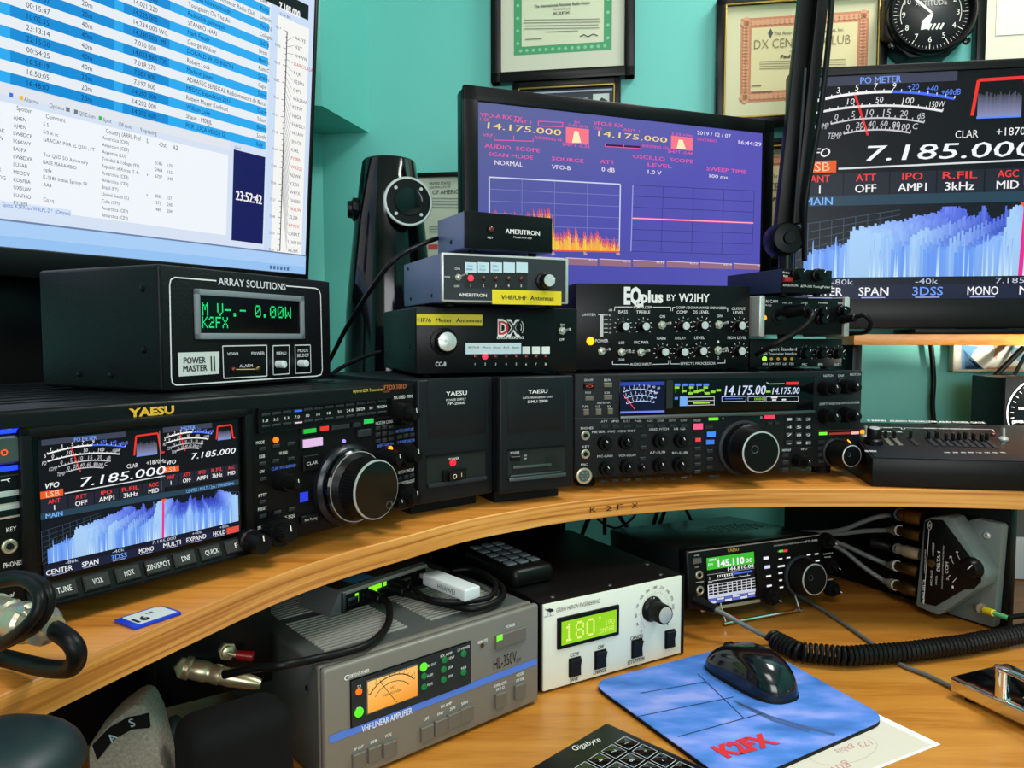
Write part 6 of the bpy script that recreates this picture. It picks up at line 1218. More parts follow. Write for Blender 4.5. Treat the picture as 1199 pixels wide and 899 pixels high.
def topline(b, pts, w, c, z):
    for a, e in zip(pts, pts[1:]):
        dd_ = (e - a); dd_.z = 0; n = Vector((-dd_.y, dd_.x, 0)).normalized() * w / 2; b.add([(a.x - n.x, a.y - n.y, z), (e.x - n.x, e.y - n.y, z), (e.x + n.x, e.y + n.y, z), (a.x + n.x, a.y + n.y, z)], [(0, 1, 2, 3)], m='ink', c=c)
for q in ([(238, 153), (400, 125)], [(225, 213), (470, 163)], [(330, 263), (540, 205)], [(380, 105), (496, 217)]): topline(b, [on_pad(*k) for k in q], .0011, (36, 44, 80), .0053)
for q in ([(470, 172), (560, 212), (650, 238), (725, 258)], [(480, 180), (570, 222), (660, 248)]): topline(b, [on_pad(*k) for k in q], .004, (70, 96, 150), .0053)
# letters
u0, u1 = on_pad(440, 305), on_pad(575, 268); ang = atan2(u1.y - u0.y, u1.x - u0.x); Lw = (u1 - u0).length; mid = on_pad(502, 284)
M0 = Matrix.Translation((mid.x, mid.y, .0056)) @ Matrix.Rotation(ang, 4, 'Z') @ Matrix.Rotation(-pi / 2, 4, 'X')
b.M = M0; b.text('K2FX', 0, 0, Lw * .30, Lw * .98, y=0, m='ink', c=(225, 40, 50), bold=.05, it=-.15); b.M = None
b.build('printed_cloth', t)
# mouse
mc = onz(882, 800, DZ + .005); m0 = onz(845, 775, DZ + .005); m1 = onz(918, 818, DZ + .005)
ang = atan2(m1.y - m0.y, m1.x - m0.x)
t = thing('computer_mouse', 'glossy dark blue-black mouse resting on the blue pad', 'mouse', (mc.x, mc.y + .008, E + DZ + .0052), ang)
def mouse_shell(sx, sy, sz, nu=28, nv=14, z0=0):
    vs, fs = [], []
    for j in range(nv + 1):
        ph = pi / 2 * j / nv
        for i in range(nu):
            th = 2 * pi * i / nu; cx_, cy_ = cos(th), sin(th); e = .75
            x = sx * (abs(cx_) ** e) * (1 if cx_ > 0 else -1) * cos(ph) ** .6; y = sy * (abs(cy_) ** e) * (1 if cy_ > 0 else -1) * cos(ph) ** .6 * (1 - .12 * cos(th) * .8 - .10 * (1 - abs(cx_)) )
            z = sz * sin(ph) ** .9 * (1 - .26 * (x / sx) ** 2 + .16 * (x / sx))
            vs.append((x, y, z0 + z))
    for j in range(nv):
        for i in range(nu): q = (i + 1) % nu; fs.append((j * nu + i, j * nu + q, (j + 1) * nu + q, (j + 1) * nu + i))
    fs.append(tuple(range(nu))[::-1]); return vs, fs
b = MB('mouse_shell'); b.smooth = True; vs, fs = mouse_shell(.054, .032, .036); b.add(vs, fs); b.build('shell', t)
b = MB('rubber'); b.smooth = True; vs, fs = mouse_shell(.0548, .0328, .012, z0=0); b.add(vs, fs); b.build('side_band', t)
b = MB('rubber'); b.lathe((-.032, -.004, .0195), (0, 1, 0), [(.008, 0), (.009, .001), (.009, .007), (.008, .008)], 20, m='gloss_black'); b.build('scroll_wheel', t)
# paper
pc = top_frame([Vd(560, 420), Vd(420, 260), Vd(850, 213), Vd(990, 281), Vd(830, 345)], DZ + .001)
pc = top_frame([Vd(450, 390), Vd(700, 180), Vd(848, 212), Vd(990, 280), Vd(640, 450)], DZ + .001)
o2 = Vector((pc[3].x, pc[3].y, E + DZ + .0003)); b = MB('paper'); 
q4 = [pc[2] + (pc[2] - pc[3]) * .25, pc[3], pc[3] + (onz(*Vd(830, 345), DZ) - pc[3]) * 2.4]; q4.append(q4[2] + (q4[0] - q4[1])); b.m = 'white_paper'; mat('white_paper', (240, 238, 232), .7); b.plate([((p - o2).x, (p - o2).y) for p in q4], 0, .0002); cq = sum((p for p in q4), Vector()) / 4; q5 = [p + (cq - p).normalized() * .009 for p in q4]; b.add([((p - o2).x, (p - o2).y, .0003) for p in q5], [(0, 1, 2, 3)], m='ink', c=(222, 212, 196))
def on_pp(X, Y): return onz(*Vd(X, Y), DZ + .0006) - o2
for i in range(16):
    a = 2 * pi * i / 16; a2 = 2 * pi * (i + 1) / 16; topline(b, [on_pp(745 + 86 * cos(a) * 1.0, 296 + 36 * sin(a) - 12 * cos(a)), on_pp(745 + 86 * cos(a2), 296 + 36 * sin(a2) - 12 * cos(a2))], .0004, (205, 160, 150), .0004)
u0, u1 = on_pp(690, 305), on_pp(812, 270); ang = atan2(u1.y - u0.y, u1.x - u0.x); mid = on_pp(760, 288); b.M = Matrix.Translation((mid.x, mid.y, .0004)) @ Matrix.Rotation(ang, 4, 'Z') @ Matrix.Rotation(-pi / 2, 4, 'X')
b.text('173 gabis', .004, -.002, .007, .042, y=0, m='ink', c=(205, 150, 140), it=.2, rot=pi); b.text('ghwis n', -.045, -.022, .010, .05, y=0, m='ink', c=(205, 150, 140), it=.2, rot=pi); b.M = None
b.build if 0 else None
tag(b.build('note_paper', loc=o2), 'cream paper with red handwriting sticking out under the mouse pad', 'paper')
# numeric keyboard
k0, k1, k2 = onz(*Vd(150, 222), DZ + .012), onz(*Vd(15, 330), DZ + .012), onz(*Vd(420, 345), DZ + .012)
ux = (k2 - k0); ux.z = 0; ux.normalize(); ang = atan2(ux.y, ux.x); t = thing('keyboard', 'black keyboard with white-outlined keys at the bottom edge beside the mouse pad', 'keyboard', (k0.x, k0.y, E + DZ), ang)
b = MB('black_satin'); b.box(0, .26, -.17, 0, .001, .012, .005, 3)
b.M = Matrix.Translation((.012, -.045, .0124)) @ Matrix.Rotation(radians(78), 4, 'Z') @ Matrix.Rotation(-pi / 2, 4, 'X'); b.text('Gigabyte', 0, 0, .007, .03, y=0, m='ink', c=W_, it=.2); b.M = None; b.build('body', t)
lab = [['/', '*', '-', '+'], ['7', '8', '9', '+'], ['4', '5', '6', '<'], ['1', '2', '3', '='], ['0', '.', ',', '>']]
for i in range(12):
    for j in range(7):
        x = .030 + i * .0185; y = -.012 - j * .0185; b = MB('gloss_black'); b.box(x, x + .016, y - .016, y, .012, .0135, .0006)
        for (p, q, r, s) in ((x, x + .016, y - .0006, y), (x, x + .016, y - .016, y - .0154), (x, x + .0006, y - .016, y), (x + .0154, x + .016, y - .016, y)): b.add([(p, r, .0138), (q, r, .0138), (q, s, .0138), (p, s, .0138)], [(0, 1, 2, 3)], m='ink', c=(190, 195, 200))
        b.M = Matrix.Translation((x + .008, y - .008, .0138)) @ Matrix.Rotation(-pi / 2, 4, 'X'); b.text(lab[j % 5][i % 4], 0, 0, .005, y=0, m='ink', c=(200, 205, 210)); b.M = None
        b.build('key', t)
# telegraph paddle
Vp = lambda X, Y: (1040 + X * .2002, 680 + Y * .2002)
q0, q1, q2 = onz(*Vp(355, 655), DZ + .004), onz(*Vp(800, 870), DZ + .004), onz(*Vp(700, 500), DZ + .016)
ux = (q1 - q0); ux.z = 0; ang = atan2(ux.y, ux.x)
t = thing('telegraph_paddle', 'heavy chrome telegraph key with a clear finger bar at the right edge of the desk', 'telegraph key', (q0.x, q0.y, E + DZ), ang)
b = MB('chrome'); b.box(0, .16, 0, .085, .006, .022, .003, 3)
b.box(.004, .156, .006, .080, .0205, .0225, .0008, m='glass_black'); b.build('base', t)
for x, y in ((.015, .015), (.145, .015), (.015, .07), (.145, .07)): b = MB('rubber'); b.lathe((x, y, .0003), (0, 0, 1), [(.007, 0), (.007, .0062)], 16); b.build('foot', t)
Pp = Matrix.Rotation(-ang, 4, 'Z') @ (onz(1173, 817, DZ + .022) - q0); Px, Py = Pp.x, Pp.y
b = MB('chrome'); b.lathe((Px, Py, .022), (0, 0, 1), [(.0075, 0), (.0075, .001), (.0062, .002), (.0062, .026), (.0075, .027), (.0075, .030), (.005, .031)], 28); b.build('post', t)
b = MB('chrome'); b.tube([(Px, Py, .050), (Px + .03, Py, .050), (Px + .08, Py - .002, .048)], .003, 10, 3); b.tube([(Px, Py - .007, .052), (Px + .08, Py - .009, .050)], .0012, 8, 1); b.build('arm', t)
b = MB('chrome'); b.tube([(Px + .01, .02, .0235), (.10, .018, .0235), (.14, .016, .0235)], .0016, 8, 3); b.box(.11, .15, .024, .06, .022, .034, .002, m='steel_dark'); b.build('contact_block', t)

# ================================================================ things on / under the shelf at the left
p = onz(172, 723, SZ + .002); a_ = onz(140, 722, SZ + .002); b_ = onz(175, 735, SZ + .002); c_ = onz(205, 718, SZ + .002); dd1 = onz(170, 711, SZ + .002)
q = [onz(x, y, SZ + .0012) for x, y in ((141, 723), (173, 735), (204, 720), (176, 712))]; o3 = Vector((q[0].x, q[0].y, E + SZ + .0002))
ct = sum((k for k in q), Vector()) / 4
e1 = (q[1] - q[0]); e1.z = 0; ang = atan2(e1.y, e1.x); t = thing('memory_card', 'blue and white memory card marked 16 lying on the shelf edge', 'memory card', (ct.x, ct.y, E + SZ + .0002), ang)
b = MB('ink', (30, 60, 190)); b.m = 'card_blue'; mat('card_blue', (28, 60, 200), .35); b.prism([(-.012, -.016), (.012, -.016), (.012, .016), (-.007, .016), (-.012, .011)], 0, 0.002) if False else b.plate([(-.012, -.016), (.012, -.016), (.012, .016), (-.007, .016), (-.012, .011)], 0, .0021, .0003)
b.add([(-.010, -.012, .00225), (.0105, -.012, .00225), (.0105, .014, .00225), (-.006, .014, .00225), (-.010, .010, .00225)], [(0, 1, 2, 3, 4)], m='ink', c=(205, 210, 210))
b.M = Matrix.Translation((.001, -.0035, .0025)) @ Matrix.Rotation(radians(90), 4, 'Z') @ Matrix.Rotation(-pi / 2, 4, 'X'); b.text('16', -.003, -.002, .008, y=0, m='ink', c=(30, 30, 35), bold=.04); b.text('GB', .006, .004, .003, y=0, m='ink', c=(30, 30, 35)); b.M = None; b.build('card', t)
# microphone plug and looping cable at the left transceiver
Vl = lambda X, Y: (X * .277, 650 + Y * .277)
def lp_(X, Y, y): return ony(*Vl(X, Y), y)
J = ony(-22, 716, .395); K = lp_(250, 300, .345)
t0 = lp_(-60, 250, .385); t1 = lp_(130, 290, .375); t2 = lp_(215, 305, .368); t3 = lp_(290, 400, .365)
b = MB('nickel'); o = t0; ax = (t1 - t0)
b.lathe((0, 0, 0), ax, [(.0095, 0), (.0105, .002), (.0105, .018), (.0088, .019), (.0088, .022), (.0105, .024), (.0105, .030), (.008, .033)], 40, .05, (1, 2)); Lx = ax.length
e = t1 - o; b.lathe(e - ax.normalized() * .004, (t2 - t1), [(.007, 0), (.0085, .002), (.0085, .008), (.010, .010), (.010, .016), (.007, .019), (.006, .024)], 12, smooth=False); 
b.cyl(e + Vector((.003, -.005, .006)), e + Vector((.003, -.012, .012)), .0022, m='chrome')
b.tube([(t1 - o), (t2 - o)], .0055, 12, 1, m='cable')
b.tube([t2 - o, lp_(295, 360, .362) - o, lp_(325, 420, .362) - o, lp_(300, 475, .37) - o, lp_(220, 480, .38) - o, lp_(140, 465, .39) - o, lp_(40, 440, .40) - o, lp_(-60, 420, .40) - o, lp_(-200, 400, .41) - o], .0048, 12, 6, m='cable')
tag(b.build('microphone_plug', loc=o), 'silver microphone plug with thick looping black cable at the left transceiver', 'plug')
cab('microphone_cable', 'outer black cable turn arching in front of the silver plug at the far left', [lp_(-60, 110, .372), lp_(60, 88, .367), lp_(140, 100, .362), lp_(200, 150, .355), lp_(200, 230, .352), lp_(150, 300, .352), lp_(80, 345, .36), lp_(-40, 400, .37)], .0030)
cab('microphone_cable', 'inner black cable turn arching in front of the silver plug at the far left', [lp_(-60, 125, .366), lp_(60, 104, .361), lp_(125, 118, .355), lp_(165, 170, .348), lp_(160, 235, .345), lp_(110, 300, .345), lp_(30, 360, .352), lp_(-60, 400, .36)], .0030)
# black box with red toggle and connector, fixed under the shelf
tx_ = ony(262, 770, .60).x
t = thing('terminal_box', 'black box fixed under the shelf, carrying a red-tipped toggle and a silver connector', 'terminal box', (tx_, .60, E + SZ - .0222), radians(35))
def mk(th): return (Matrix.Translation(th.location) @ Matrix.Rotation(th.rotation_euler.z, 4, 'Z')).inverted()
Mi = mk(t)
def fl(px, py, y=0):
    r = Mi.to_3x3() @ ray(px, py); o_ = Mi @ EYE; k_ = (y - o_.y) / r.y; return o_ + r * k_
b = MB('panel_black'); b.box(-.052, .040, 0, .07, -.088, 0, .002); b.build('box', t)
mat('plug_metal', (215, 200, 165), .32, metal=.8)
c = fl(266, 762); b = MB('plug_metal'); b.lathe(c, (0, -1, 0), [(.0075, 0), (.0075, .002), (.006, .0022)], 6, smooth=False); b.lathe(c, (0, -1, 0), [(.0055, .002), (.005, .005), (.003, .006)], 20); b.tube([c + Vector((0, -.005, 0)), c + Vector((.006, -.009, -.002))], .002, 10, 1); b.build('toggle_switch', t)
b = MB('red_plastic'); c2 = c + Vector((.005, -.007, -.0015)); b.cyl(c2, c2 + Vector((.013, -.006, -.003)), .0035, .0045, bev=.0008); b.build('toggle_tip', t)['label'] = 'red toggle tip'
c = fl(217, 781); b = MB('plug_metal'); e_ = fl(305, 801, -.03); dv = (e_ - c); Lc = dv.length; k9 = Lc / .056; b.lathe(c, (0, -1, 0), [(.009, 0), (.009, .003)], 6, smooth=False)
b.lathe(c, dv, [(.0092, 0), (.0092, .004), (.0076, .005 * k9), (.0082, .008 * k9), (.0082, .016 * k9), (.0074, .017 * k9), (.0074, .020 * k9), (.0080, .021 * k9), (.0080, .026 * k9), (.0070, .027 * k9), (.0074, .034 * k9), (.0050, .052 * k9), (.0038, .056 * k9)], 32, .04, (3, 9)); b.build('connector', t)
# cloth pouch with black label
bg = thing('cloth_pouch', 'grey woven pouch with a black lettered strap, standing at the bottom left under the shelf', 'pouch', (ony(145, 880, .50).x, .50, E + DZ + .0003), radians(12)); Mi = mk(bg)
mat('tweed', (176, 168, 152), .95, noise=.75, nscale=420, bump=1)
P_ = [fl(X, Y) for X, Y in ((102, 875), (128, 846), (157, 824), (170, 828), (180, 850), (192, 899))]; P_ = [(p.x, p.z) for p in P_]; P_ = [(P_[0][0] - .002, .001)] + P_ + [(P_[-1][0] + .004, .001)]
b = MB('tweed'); b.prism(P_, 0, .035, .004, smooth=True); b.build('body', bg)
b = MB('bag_black'); L3 = [fl(X * .267, 780 + Y * .267, -.001) for X, Y in ((405, 345), (480, 270), (560, 225), (650, 210), (658, 268), (580, 275), (500, 320), (428, 410))]; b.prism([(p.x, p.z) for p in L3], -.002, .0015, .0004)
for ch, X, Y, rt in (('A', 492, 312, .7), ('S', 578, 246, .35)): c = fl(X * .267, 780 + Y * .267, -.002); b.text(ch, c.x, c.z, .006, y=-.0024, c=(160, 180, 195), m='ink', rot=rt, bold=.02)
b.build('label_strap', bg)
pb = thing('fabric_case', 'slate grey soft case wedged to the right of the woven pouch', 'case', (ony(208, 899, .545).x, .545, E + DZ + .0003), radians(15)); Mi = mk(pb)
mat('slate_cloth', (62, 72, 76), .85, bump=.5, nscale=300)
P_ = [fl(X, Y) for X, Y in ((186, 862), (200, 856), (212, 866), (222, 899))]; P_ = [(p.x, p.z) for p in P_]; P_ = [(P_[0][0], .001)] + P_ + [(P_[-1][0] + .003, .001)]
b = MB('slate_cloth'); b.prism(P_, 0, .03, .003, smooth=True); b.build('body', pb)
bb = thing('carrying_case', 'black soft rounded case lying between the grey case and the amplifier', 'case', (ony(285, 880, .50).x, .50, E + DZ + .0003), radians(38)); b = MB('bag_black'); hz_ = ony(268, 848, .50).z - (E + DZ); b.box(-.036, .040, 0, .05, 0, hz_, .014, 4); b.build('body', bb); 
# chair arm at the bottom left corner
ca = ony(-8, 870, .33); t = thing('chair_arm', 'rounded black chair armrest pad at the bottom left corner', 'chair', (ca.x, ca.y, 0), radians(-8))
mat('arm_pad', (18, 34, 38), .45)
b = MB('arm_pad'); b.smooth = True; vs, fs = [], []
vs, fs = mouse_shell(.037, .034, .020); b.add([(x, y, z + ca.z - .014) for x, y, z in vs], fs); b.m = 'x'; b.build('armrest_pad', t)
b = MB('panel_black'); b.cyl((-.01, 0, .03), (-.01, 0, ca.z - .008), .014, bev=.002); b.lathe((-.01, 0, .0003), (0, 0, 1), [(.05, 0), (.05, .008), (.03, .02), (.018, .03)], 32); b.build('post', t)
# ================================================================ on the wall
WYd = -9
def on_wall(px, py, off=.02):
    r = ray(px, py); n = Vector((Nb.x, Nb.y, 0)); t = (Bp - n * off - Vector((0, 0, Bp.z)) - EYE).dot(n) / r.dot(n); return EYE + r * t
def frame(name, lab, tl, br, border, inner, gold=True, paper=(222, 214, 186), depth=.02, w2=None, roll=0, cat='framed certificate'):
    a, c = on_wall(*tl, depth), on_wall(*br, depth)
    W = (c - a).dot(U_); H = a.z - c.z; d = Dev(name, lab, cat, a.x, a.y, c.z - E, WYd, group='framed certificates on the teal wall' if name == 'framed_certificate' else None); f = border
    d.W, d.H = W, H
    if roll: pass
    b = MB('frame_black')
    for (p, q, r, s) in ((0, W, 0, f), (0, W, H - f, H), (0, f, 0, H), (W - f, W, 0, H)): b.box(p, q, -.001, depth - .001, r, s, .0015)
    if gold:
        g = .003
        for (p, q, r, s) in ((f - g, W - f + g, f - g, f), (f - g, W - f + g, H - f, H - f + g), (f - g, f, f - g, H - f + g), (W - f, W - f + g, f - g, H - f + g)): b.box(p, q, -.002, .002, r, s, .0008, m='frame_gold')
    b.build('frame', d.root)
    b = MB('mat_board'); b.box(f * .8, W - f * .8, .006, depth - .002, f * .8, H - f * .8); b.rect(f, W - f, f, H - f, y=.0055, c=paper, m='ink'); d.y = .0055
    return d, b, W, H, f
# green-bordered certificate
d, b, W, H, f = frame('framed_certificate', 'certificate with a green ornate border in a black frame, at the top of the wall', (574, -260), (743, 88), .018, 0, gold=False, paper=(206, 204, 184)); v = d.view(340, 0, .3169); v.y = .0055
x0, z0 = v.p(826, 205); x1 = v.p(1187, 190)[0]; z1 = H - (z0); g = (60, 150, 100); bw = .014
b.rect(x0, x1, z0, z1, y=.0052, c=g, m='ink'); b.rect(x0 + bw, x1 - bw, z0 + bw, z1 - bw, y=.0049, c=(212, 214, 184), m='ink')
for i in range(14): b.lathe((x0 + .012 + i * (x1 - x0 - .024) / 13, .0052, z0 + bw / 2), (0, -1, 0), [(.003, 0), (.0028, .0002)], 10, m='ink', c=(130, 195, 150))
for i in range(14): b.lathe((x1 - bw / 2, .0052, z0 + .02 + i * .022), (0, -1, 0), [(.003, 0), (.0028, .0002)], 10, m='ink', c=(130, 195, 150)); b.lathe((x0 + bw / 2, .0052, z0 + .02 + i * .022), (0, -1, 0), [(.003, 0), (.0028, .0002)], 10, m='ink', c=(130, 195, 150))
v.y = .0045
v.t(b, 'The International Amateur Radio Union', 1003, 17, 11, 205, (60, 60, 60), bold=.03); v.t(b, '(The DXCC Award)', 1003, 33, 8, 60, (90, 90, 90)); v.t(b, 'Paul Kowalski'[:0] + 'Diploma'[:0] + 'K2FX', 1003, 48, 10, 60, (50, 50, 50), bold=.03)
for i, (Y, w) in enumerate(((74, 280), (85, 284), (96, 270), (107, 276), (118, 120))): v.l(b, [(1003 - w / 2, Y), (1003 + w / 2, Y - 4)], .0012, (120, 120, 112))
v.l(b, [(868, 146), (930, 143)], .0014, (100, 100, 100)); v.l(b, [(1070, 135), (1084, 128), (1100, 136), (1118, 126), (1136, 132)], .0016, (60, 60, 70)); b.build('certificate', d.root)
# small dark plaque
d, b, W, H, f = frame('framed_plaque', 'dark blue plaque in a thin black frame half hidden behind the centre monitor', (600, 97), (726, 190), .013, 0, gold=True, paper=(18, 30, 52)); v = d.view(340, 0, .3169); v.y = .005
v.t(b, 'Worked All Continents', 1030, 367, 13, 140, (215, 220, 230), it=.2); v.r(b, 1118, 346, 1178, 386, (205, 210, 205)); v.poly(b, [(1140, 372), (1150, 360), (1172, 372), (1160, 384)], (20, 20, 25), lift=.0007); v.r(b, 835, 336, 1190, 342, (190, 200, 220)); b.build('certificate', d.root)
# certificate behind the tower
d, b, W, H, f = frame('framed_certificate', 'pale certificate reading OF AMERICA between the black tower and the centre monitor', (470, 203), (575, 345), .008, 0, gold=False, paper=(190, 200, 180)); v = d.view(380, 180, .2502); v.y = .005
for s, X, Y, h, w in (('UNITED STATES', 540, 138, 12, 100), ('CERTIFICATE OF', 540, 156, 10, 100), ('OF AMERICA', 575, 178, 20, 140)): v.t(b, s, X, Y, h, w, (60, 70, 80), bold=.02)
for Y in (208, 222, 236, 250, 340, 352, 364): v.l(b, [(490, Y), (640, Y + 2)], .0016, (120, 130, 125))
v.r(b, 485, 424, 530, 446, (190, 60, 60)); b.build('certificate', d.root)
# DX Century Club
def ornate(b, x0, x1, z0, z1, bw, c, c2, y, n):
    b.rect(x0, x1, z0, z1, y=y, c=c, m='ink'); b.rect(x0 + bw, x1 - bw, z0 + bw, z1 - bw, y=y - .0004, c=(214, 200, 150), m='ink')
    for i in range(n):
        t = (i + .5) / n
        for X, Z in ((x0 + t * (x1 - x0), z0 + bw / 2), (x0 + t * (x1 - x0), z1 - bw / 2), (x0 + bw / 2, z0 + t * (z1 - z0)), (x1 - bw / 2, z0 + t * (z1 - z0))): b.lathe((X, y - .00045, Z), (0, -1, 0), [(bw * .3, 0), (bw * .3, .0001)], 8, m='ink', c=c2, smooth=False)
d, b, W, H, f = frame('framed_certificate', 'DX CENTURY CLUB certificate with an orange ornate border in a black and gold frame', (840, -4), (1037, 140), .016, 0, paper=(204, 200, 160)); v = d.view(819, 0, .3169); v.y = .0055
xa = v.p(152, 200)[0]; xb = v.p(622, 200)[0]; za = v.p(300, 372)[1]; zb = v.p(300, 60)[1]; ornate(b, xa, xb, za, zb, .017, (192, 120, 82), (210, 148, 108), .0052, 26); v.y = .0046
v.t(b, 'The American Radio Relay League, Inc.', 405, 116, 13, 258, (80, 74, 60)); v.t(b, 'DX CENTURY CLUB', 380, 154, 34, 354, (120, 100, 62), bold=-.012); v.t(b, 'This certifies that', 378, 188, 7, 90, (90, 80, 60)); v.t(b, 'Paul', 318, 208, 12, 36, (50, 45, 40), bold=.04)
v.poly(b, [(263, 105), (272, 122), (263, 142), (254, 122)], (50, 60, 50))
for i in range(4): v.l(b, [(222, 228 + i * 9), (360, 224 + i * 9)], .001, (120, 110, 80)); v.l(b, [(380, 224 + i * 9), (540, 219 + i * 9)], .001, (120, 110, 80))
v.l(b, [(192, 318), (228, 317)], .0014, (90, 80, 60)); v.l(b, [(192, 342), (270, 339)], .0014, (90, 80, 60)); b.build('certificate', d.root)
# the one below
d, b, W, H, f = frame('framed_certificate', 'certificate with orange border peeking out between the centre monitor and the black boom', (855, 163), (1037, 310), .016, 0, paper=(204, 200, 160)); v = d.view(819, 0, .3169); v.y = .0055
xa = v.p(152, 700)[0]; xb = v.p(600, 700)[0]; za = v.p(300, 910)[1]; zb = v.p(300, 575)[1]; ornate(b, xa, xb, za, zb, .017, (192, 120, 82), (210, 148, 108), .0052, 26); v.y = .0046
v.t(b, 'The American Radio', 330, 648, 12, 130, (80, 74, 60)); v.t(b, 'DX CENTURY', 300, 688, 30, 190, (120, 100, 62)); v.t(b, 'Paul', 290, 735, 12, 36, (50, 45, 40), bold=.04); b.build('certificate', d.root)
# frame at the right edge
d, b, W, H, f = frame('framed_certificate', 'pale certificate in a black frame cut off by the right edge, beside the round instrument', (1150, -120), (1400, 100), .014, 0, gold=False, paper=(216, 214, 190)); v = d.view(819, 0, .3169); v.y = .005; v.r(b, 1100, -200, 1500, 120, (226, 222, 204)); b.build('certificate', d.root)
# map
d, b, W, H, f = frame('framed_map', 'world map in a thin pale frame low on the wall at the right', (1119, 330), (1400, 437), .004, 0, gold=False, paper=(205, 208, 198), cat='map'); 
for o_ in d.root.children: o_.data.materials[0] = MATS['mat_board']
v = d.view(820, 290, .3226); v.y = .0052
v.poly(b, [(948, 352), (1010, 358), (990, 380), (960, 440), (1030, 442), (1010, 430), (975, 400), (955, 370)], (45, 130, 185)); v.poly(b, [(948, 352), (965, 395), (1000, 430), (1035, 442), (948, 443)], (45, 130, 185)); v.poly(b, [(1060, 350), (1110, 352), (1100, 372), (1080, 382), (1074, 405), (1064, 395), (1070, 370)], (190, 140, 90)); v.poly(b, [(1040, 436), (1150, 430), (1175, 446), (1030, 448)], (190, 140, 90)); v.poly(b, [(1120, 360), (1170, 362), (1175, 420), (1140, 405), (1128, 380)], (90, 140, 160)); b.build('map_sheet', d.root)
# round altimeter style wall instrument
c = on_wall(819 + 852 * .3169, 52 * .3169, .045); d = Dev('wall_clock', 'round black altimeter-style wall clock with white hands and dial marks', 'clock', c.x, c.y, c.z - E, WYd); v = d.view(819, 0, .3169)
R = .0675
b = MB('black_satin'); n = 8
oc = [(R * 1.06 * cos(radians(22.5 + 45 * i)) * 1.03, R * 1.06 * sin(radians(22.5 + 45 * i)) * 1.03) for i in range(8)]; b.prism(oc, 0, .043, .003); b.build('case', d.root)
b = MB('black_satin'); b.lathe((0, 0, 0), (0, -1, 0), [(R * .98, -.002), (R * .98, .012), (R * .93, .016), (R * .89, .016), (R * .86, .002)], 64); b.build('bezel_ring', d.root)
b = MB('panel_black'); b.lathe((0, .001, 0), (0, -1, 0), [(R * .86, 0), (R * .86, .0035)], 64, m='ink', c=(46, 46, 48)); y = -.0032
for i in range(60):
    a = radians(90 - i * 6); r0 = R * (.70 if i % 5 == 0 else .76); b.line([(r0 * cos(a), r0 * sin(a)), (R * .83 * cos(a), R * .83 * sin(a))], .0012 if i % 5 == 0 else .0006, y=y, c=(215, 215, 205), m='ink')
for i in range(1, 13): a = radians(90 - i * 30); b.text(str(i), R * .60 * cos(a), R * .60 * sin(a), R * .13, y=y, c=(225, 225, 215), m='ink')
b.text('ALTITUDE', 0, R * .24, R * .12, R * .7, y=y, c=(200, 200, 190), m='ink'); 
for a0, a1 in ((150, 200), (-20, 30)): b.line([(R * .67 * cos(radians(a)), R * .67 * sin(radians(a))) for a in range(a0, a1, 6)], .0012, y=y, c=(210, 210, 200), m='ink')
for k_ in range(4): b.line([(-R * .05 + k_ * R * .09, -R * .38), (R * .02 + k_ * R * .09, -R * .24)], .003, y=y, c=(225, 225, 215), m='ink')
b.build('dial_face', d.root)
b = MB('ink', (235, 235, 228)); b.line([(0, 0), (-R * .46, R * .42)], .0035, y=-.006); b.build('minute_hand', d.root); b = MB('ink', (235, 235, 228)); b.prism([(0, 0), (-R * .20, -R * .18), (-R * .22, -R * .38), (-R * .05, -R * .36), (R * .05, 0)], -.005, -.004); b.build('hour_hand', d.root)
for x, z in ((-R * .88, -R * .72), (R * .88, -R * .72)): b = MB('gloss_black'); b.lathe((x * .93, .001, z * .93), (0, -1, 0), [(.006, 0), (.0055, .004), (.003, .005)], 16); b.build('screw', d.root)

# ================================================================ things standing behind the stacks
# black tower
t = thing('tower_speaker', 'glossy black tapered tower with a silver-rimmed round port', 'speaker', (-.184, 1.13, E + SZ + .0003)); hT = .235 - SZ + .03
b = MB('gloss_black'); zt = (395 - 192) / F * 1.13 - SZ
b.lathe((0, 0, 0), (0, 0, 1), [(.076, 0), (.076, .004), (.066, zt * .5), (.052, zt * .8), (.0395, zt - .004), (.037, zt - .001), (.030, zt)], 56); b.build('body', t)
pc_ = ony(478, 236, 1.07) - Vector(t.location); ax = Vector((.34, -.94, .03)).normalized()
b = MB('gloss_black'); rp2 = .0345; s0 = pc_ - ax * .04
b.lathe(s0, ax, [(rp2 * .86, -.006), (rp2 * .88, .028), (rp2 * .97, .034), (rp2, .040)], 48); b.lathe(pc_, ax, [(rp2 * 1.0, -.001), (rp2 * 1.02, .001), (rp2 * .99, .0022), (rp2 * .93, .0022)], 48, m='silver'); b.lathe(pc_, ax, [(rp2 * .92, 0), (rp2 * .915, .0026), (rp2 * .62, .0028)], 40, m='panel_black'); b.lathe(pc_, ax, [(rp2 * .60, .0025), (rp2 * .58, .0045), (rp2 * .54, .0042)], 40, m='gloss_black')
a1 = ax.cross(Vector((0, 0, 1))).normalized(); a2 = Vector((0, 0, 1))
for k_ in range(4): c = pc_ + ax * .0026 + (a1 * cos(pi / 4 + k_ * pi / 2) + a2 * sin(pi / 4 + k_ * pi / 2)) * rp2 * .74; b.lathe(c, ax, [(.0026, 0), (.0024, .001), (.001, .001)], 12, m='silver')
b.build('round_port', t)
b = MB('black_satin'); b.lathe(Vector((-.040, -.012, zt - .075)), (-1, -.25, 0), [(.016, 0), (.018, .006), (.018, .012), (.013, .014), (.012, .020)], 20, .08, (1, 2)); b.build('side_knob', t)
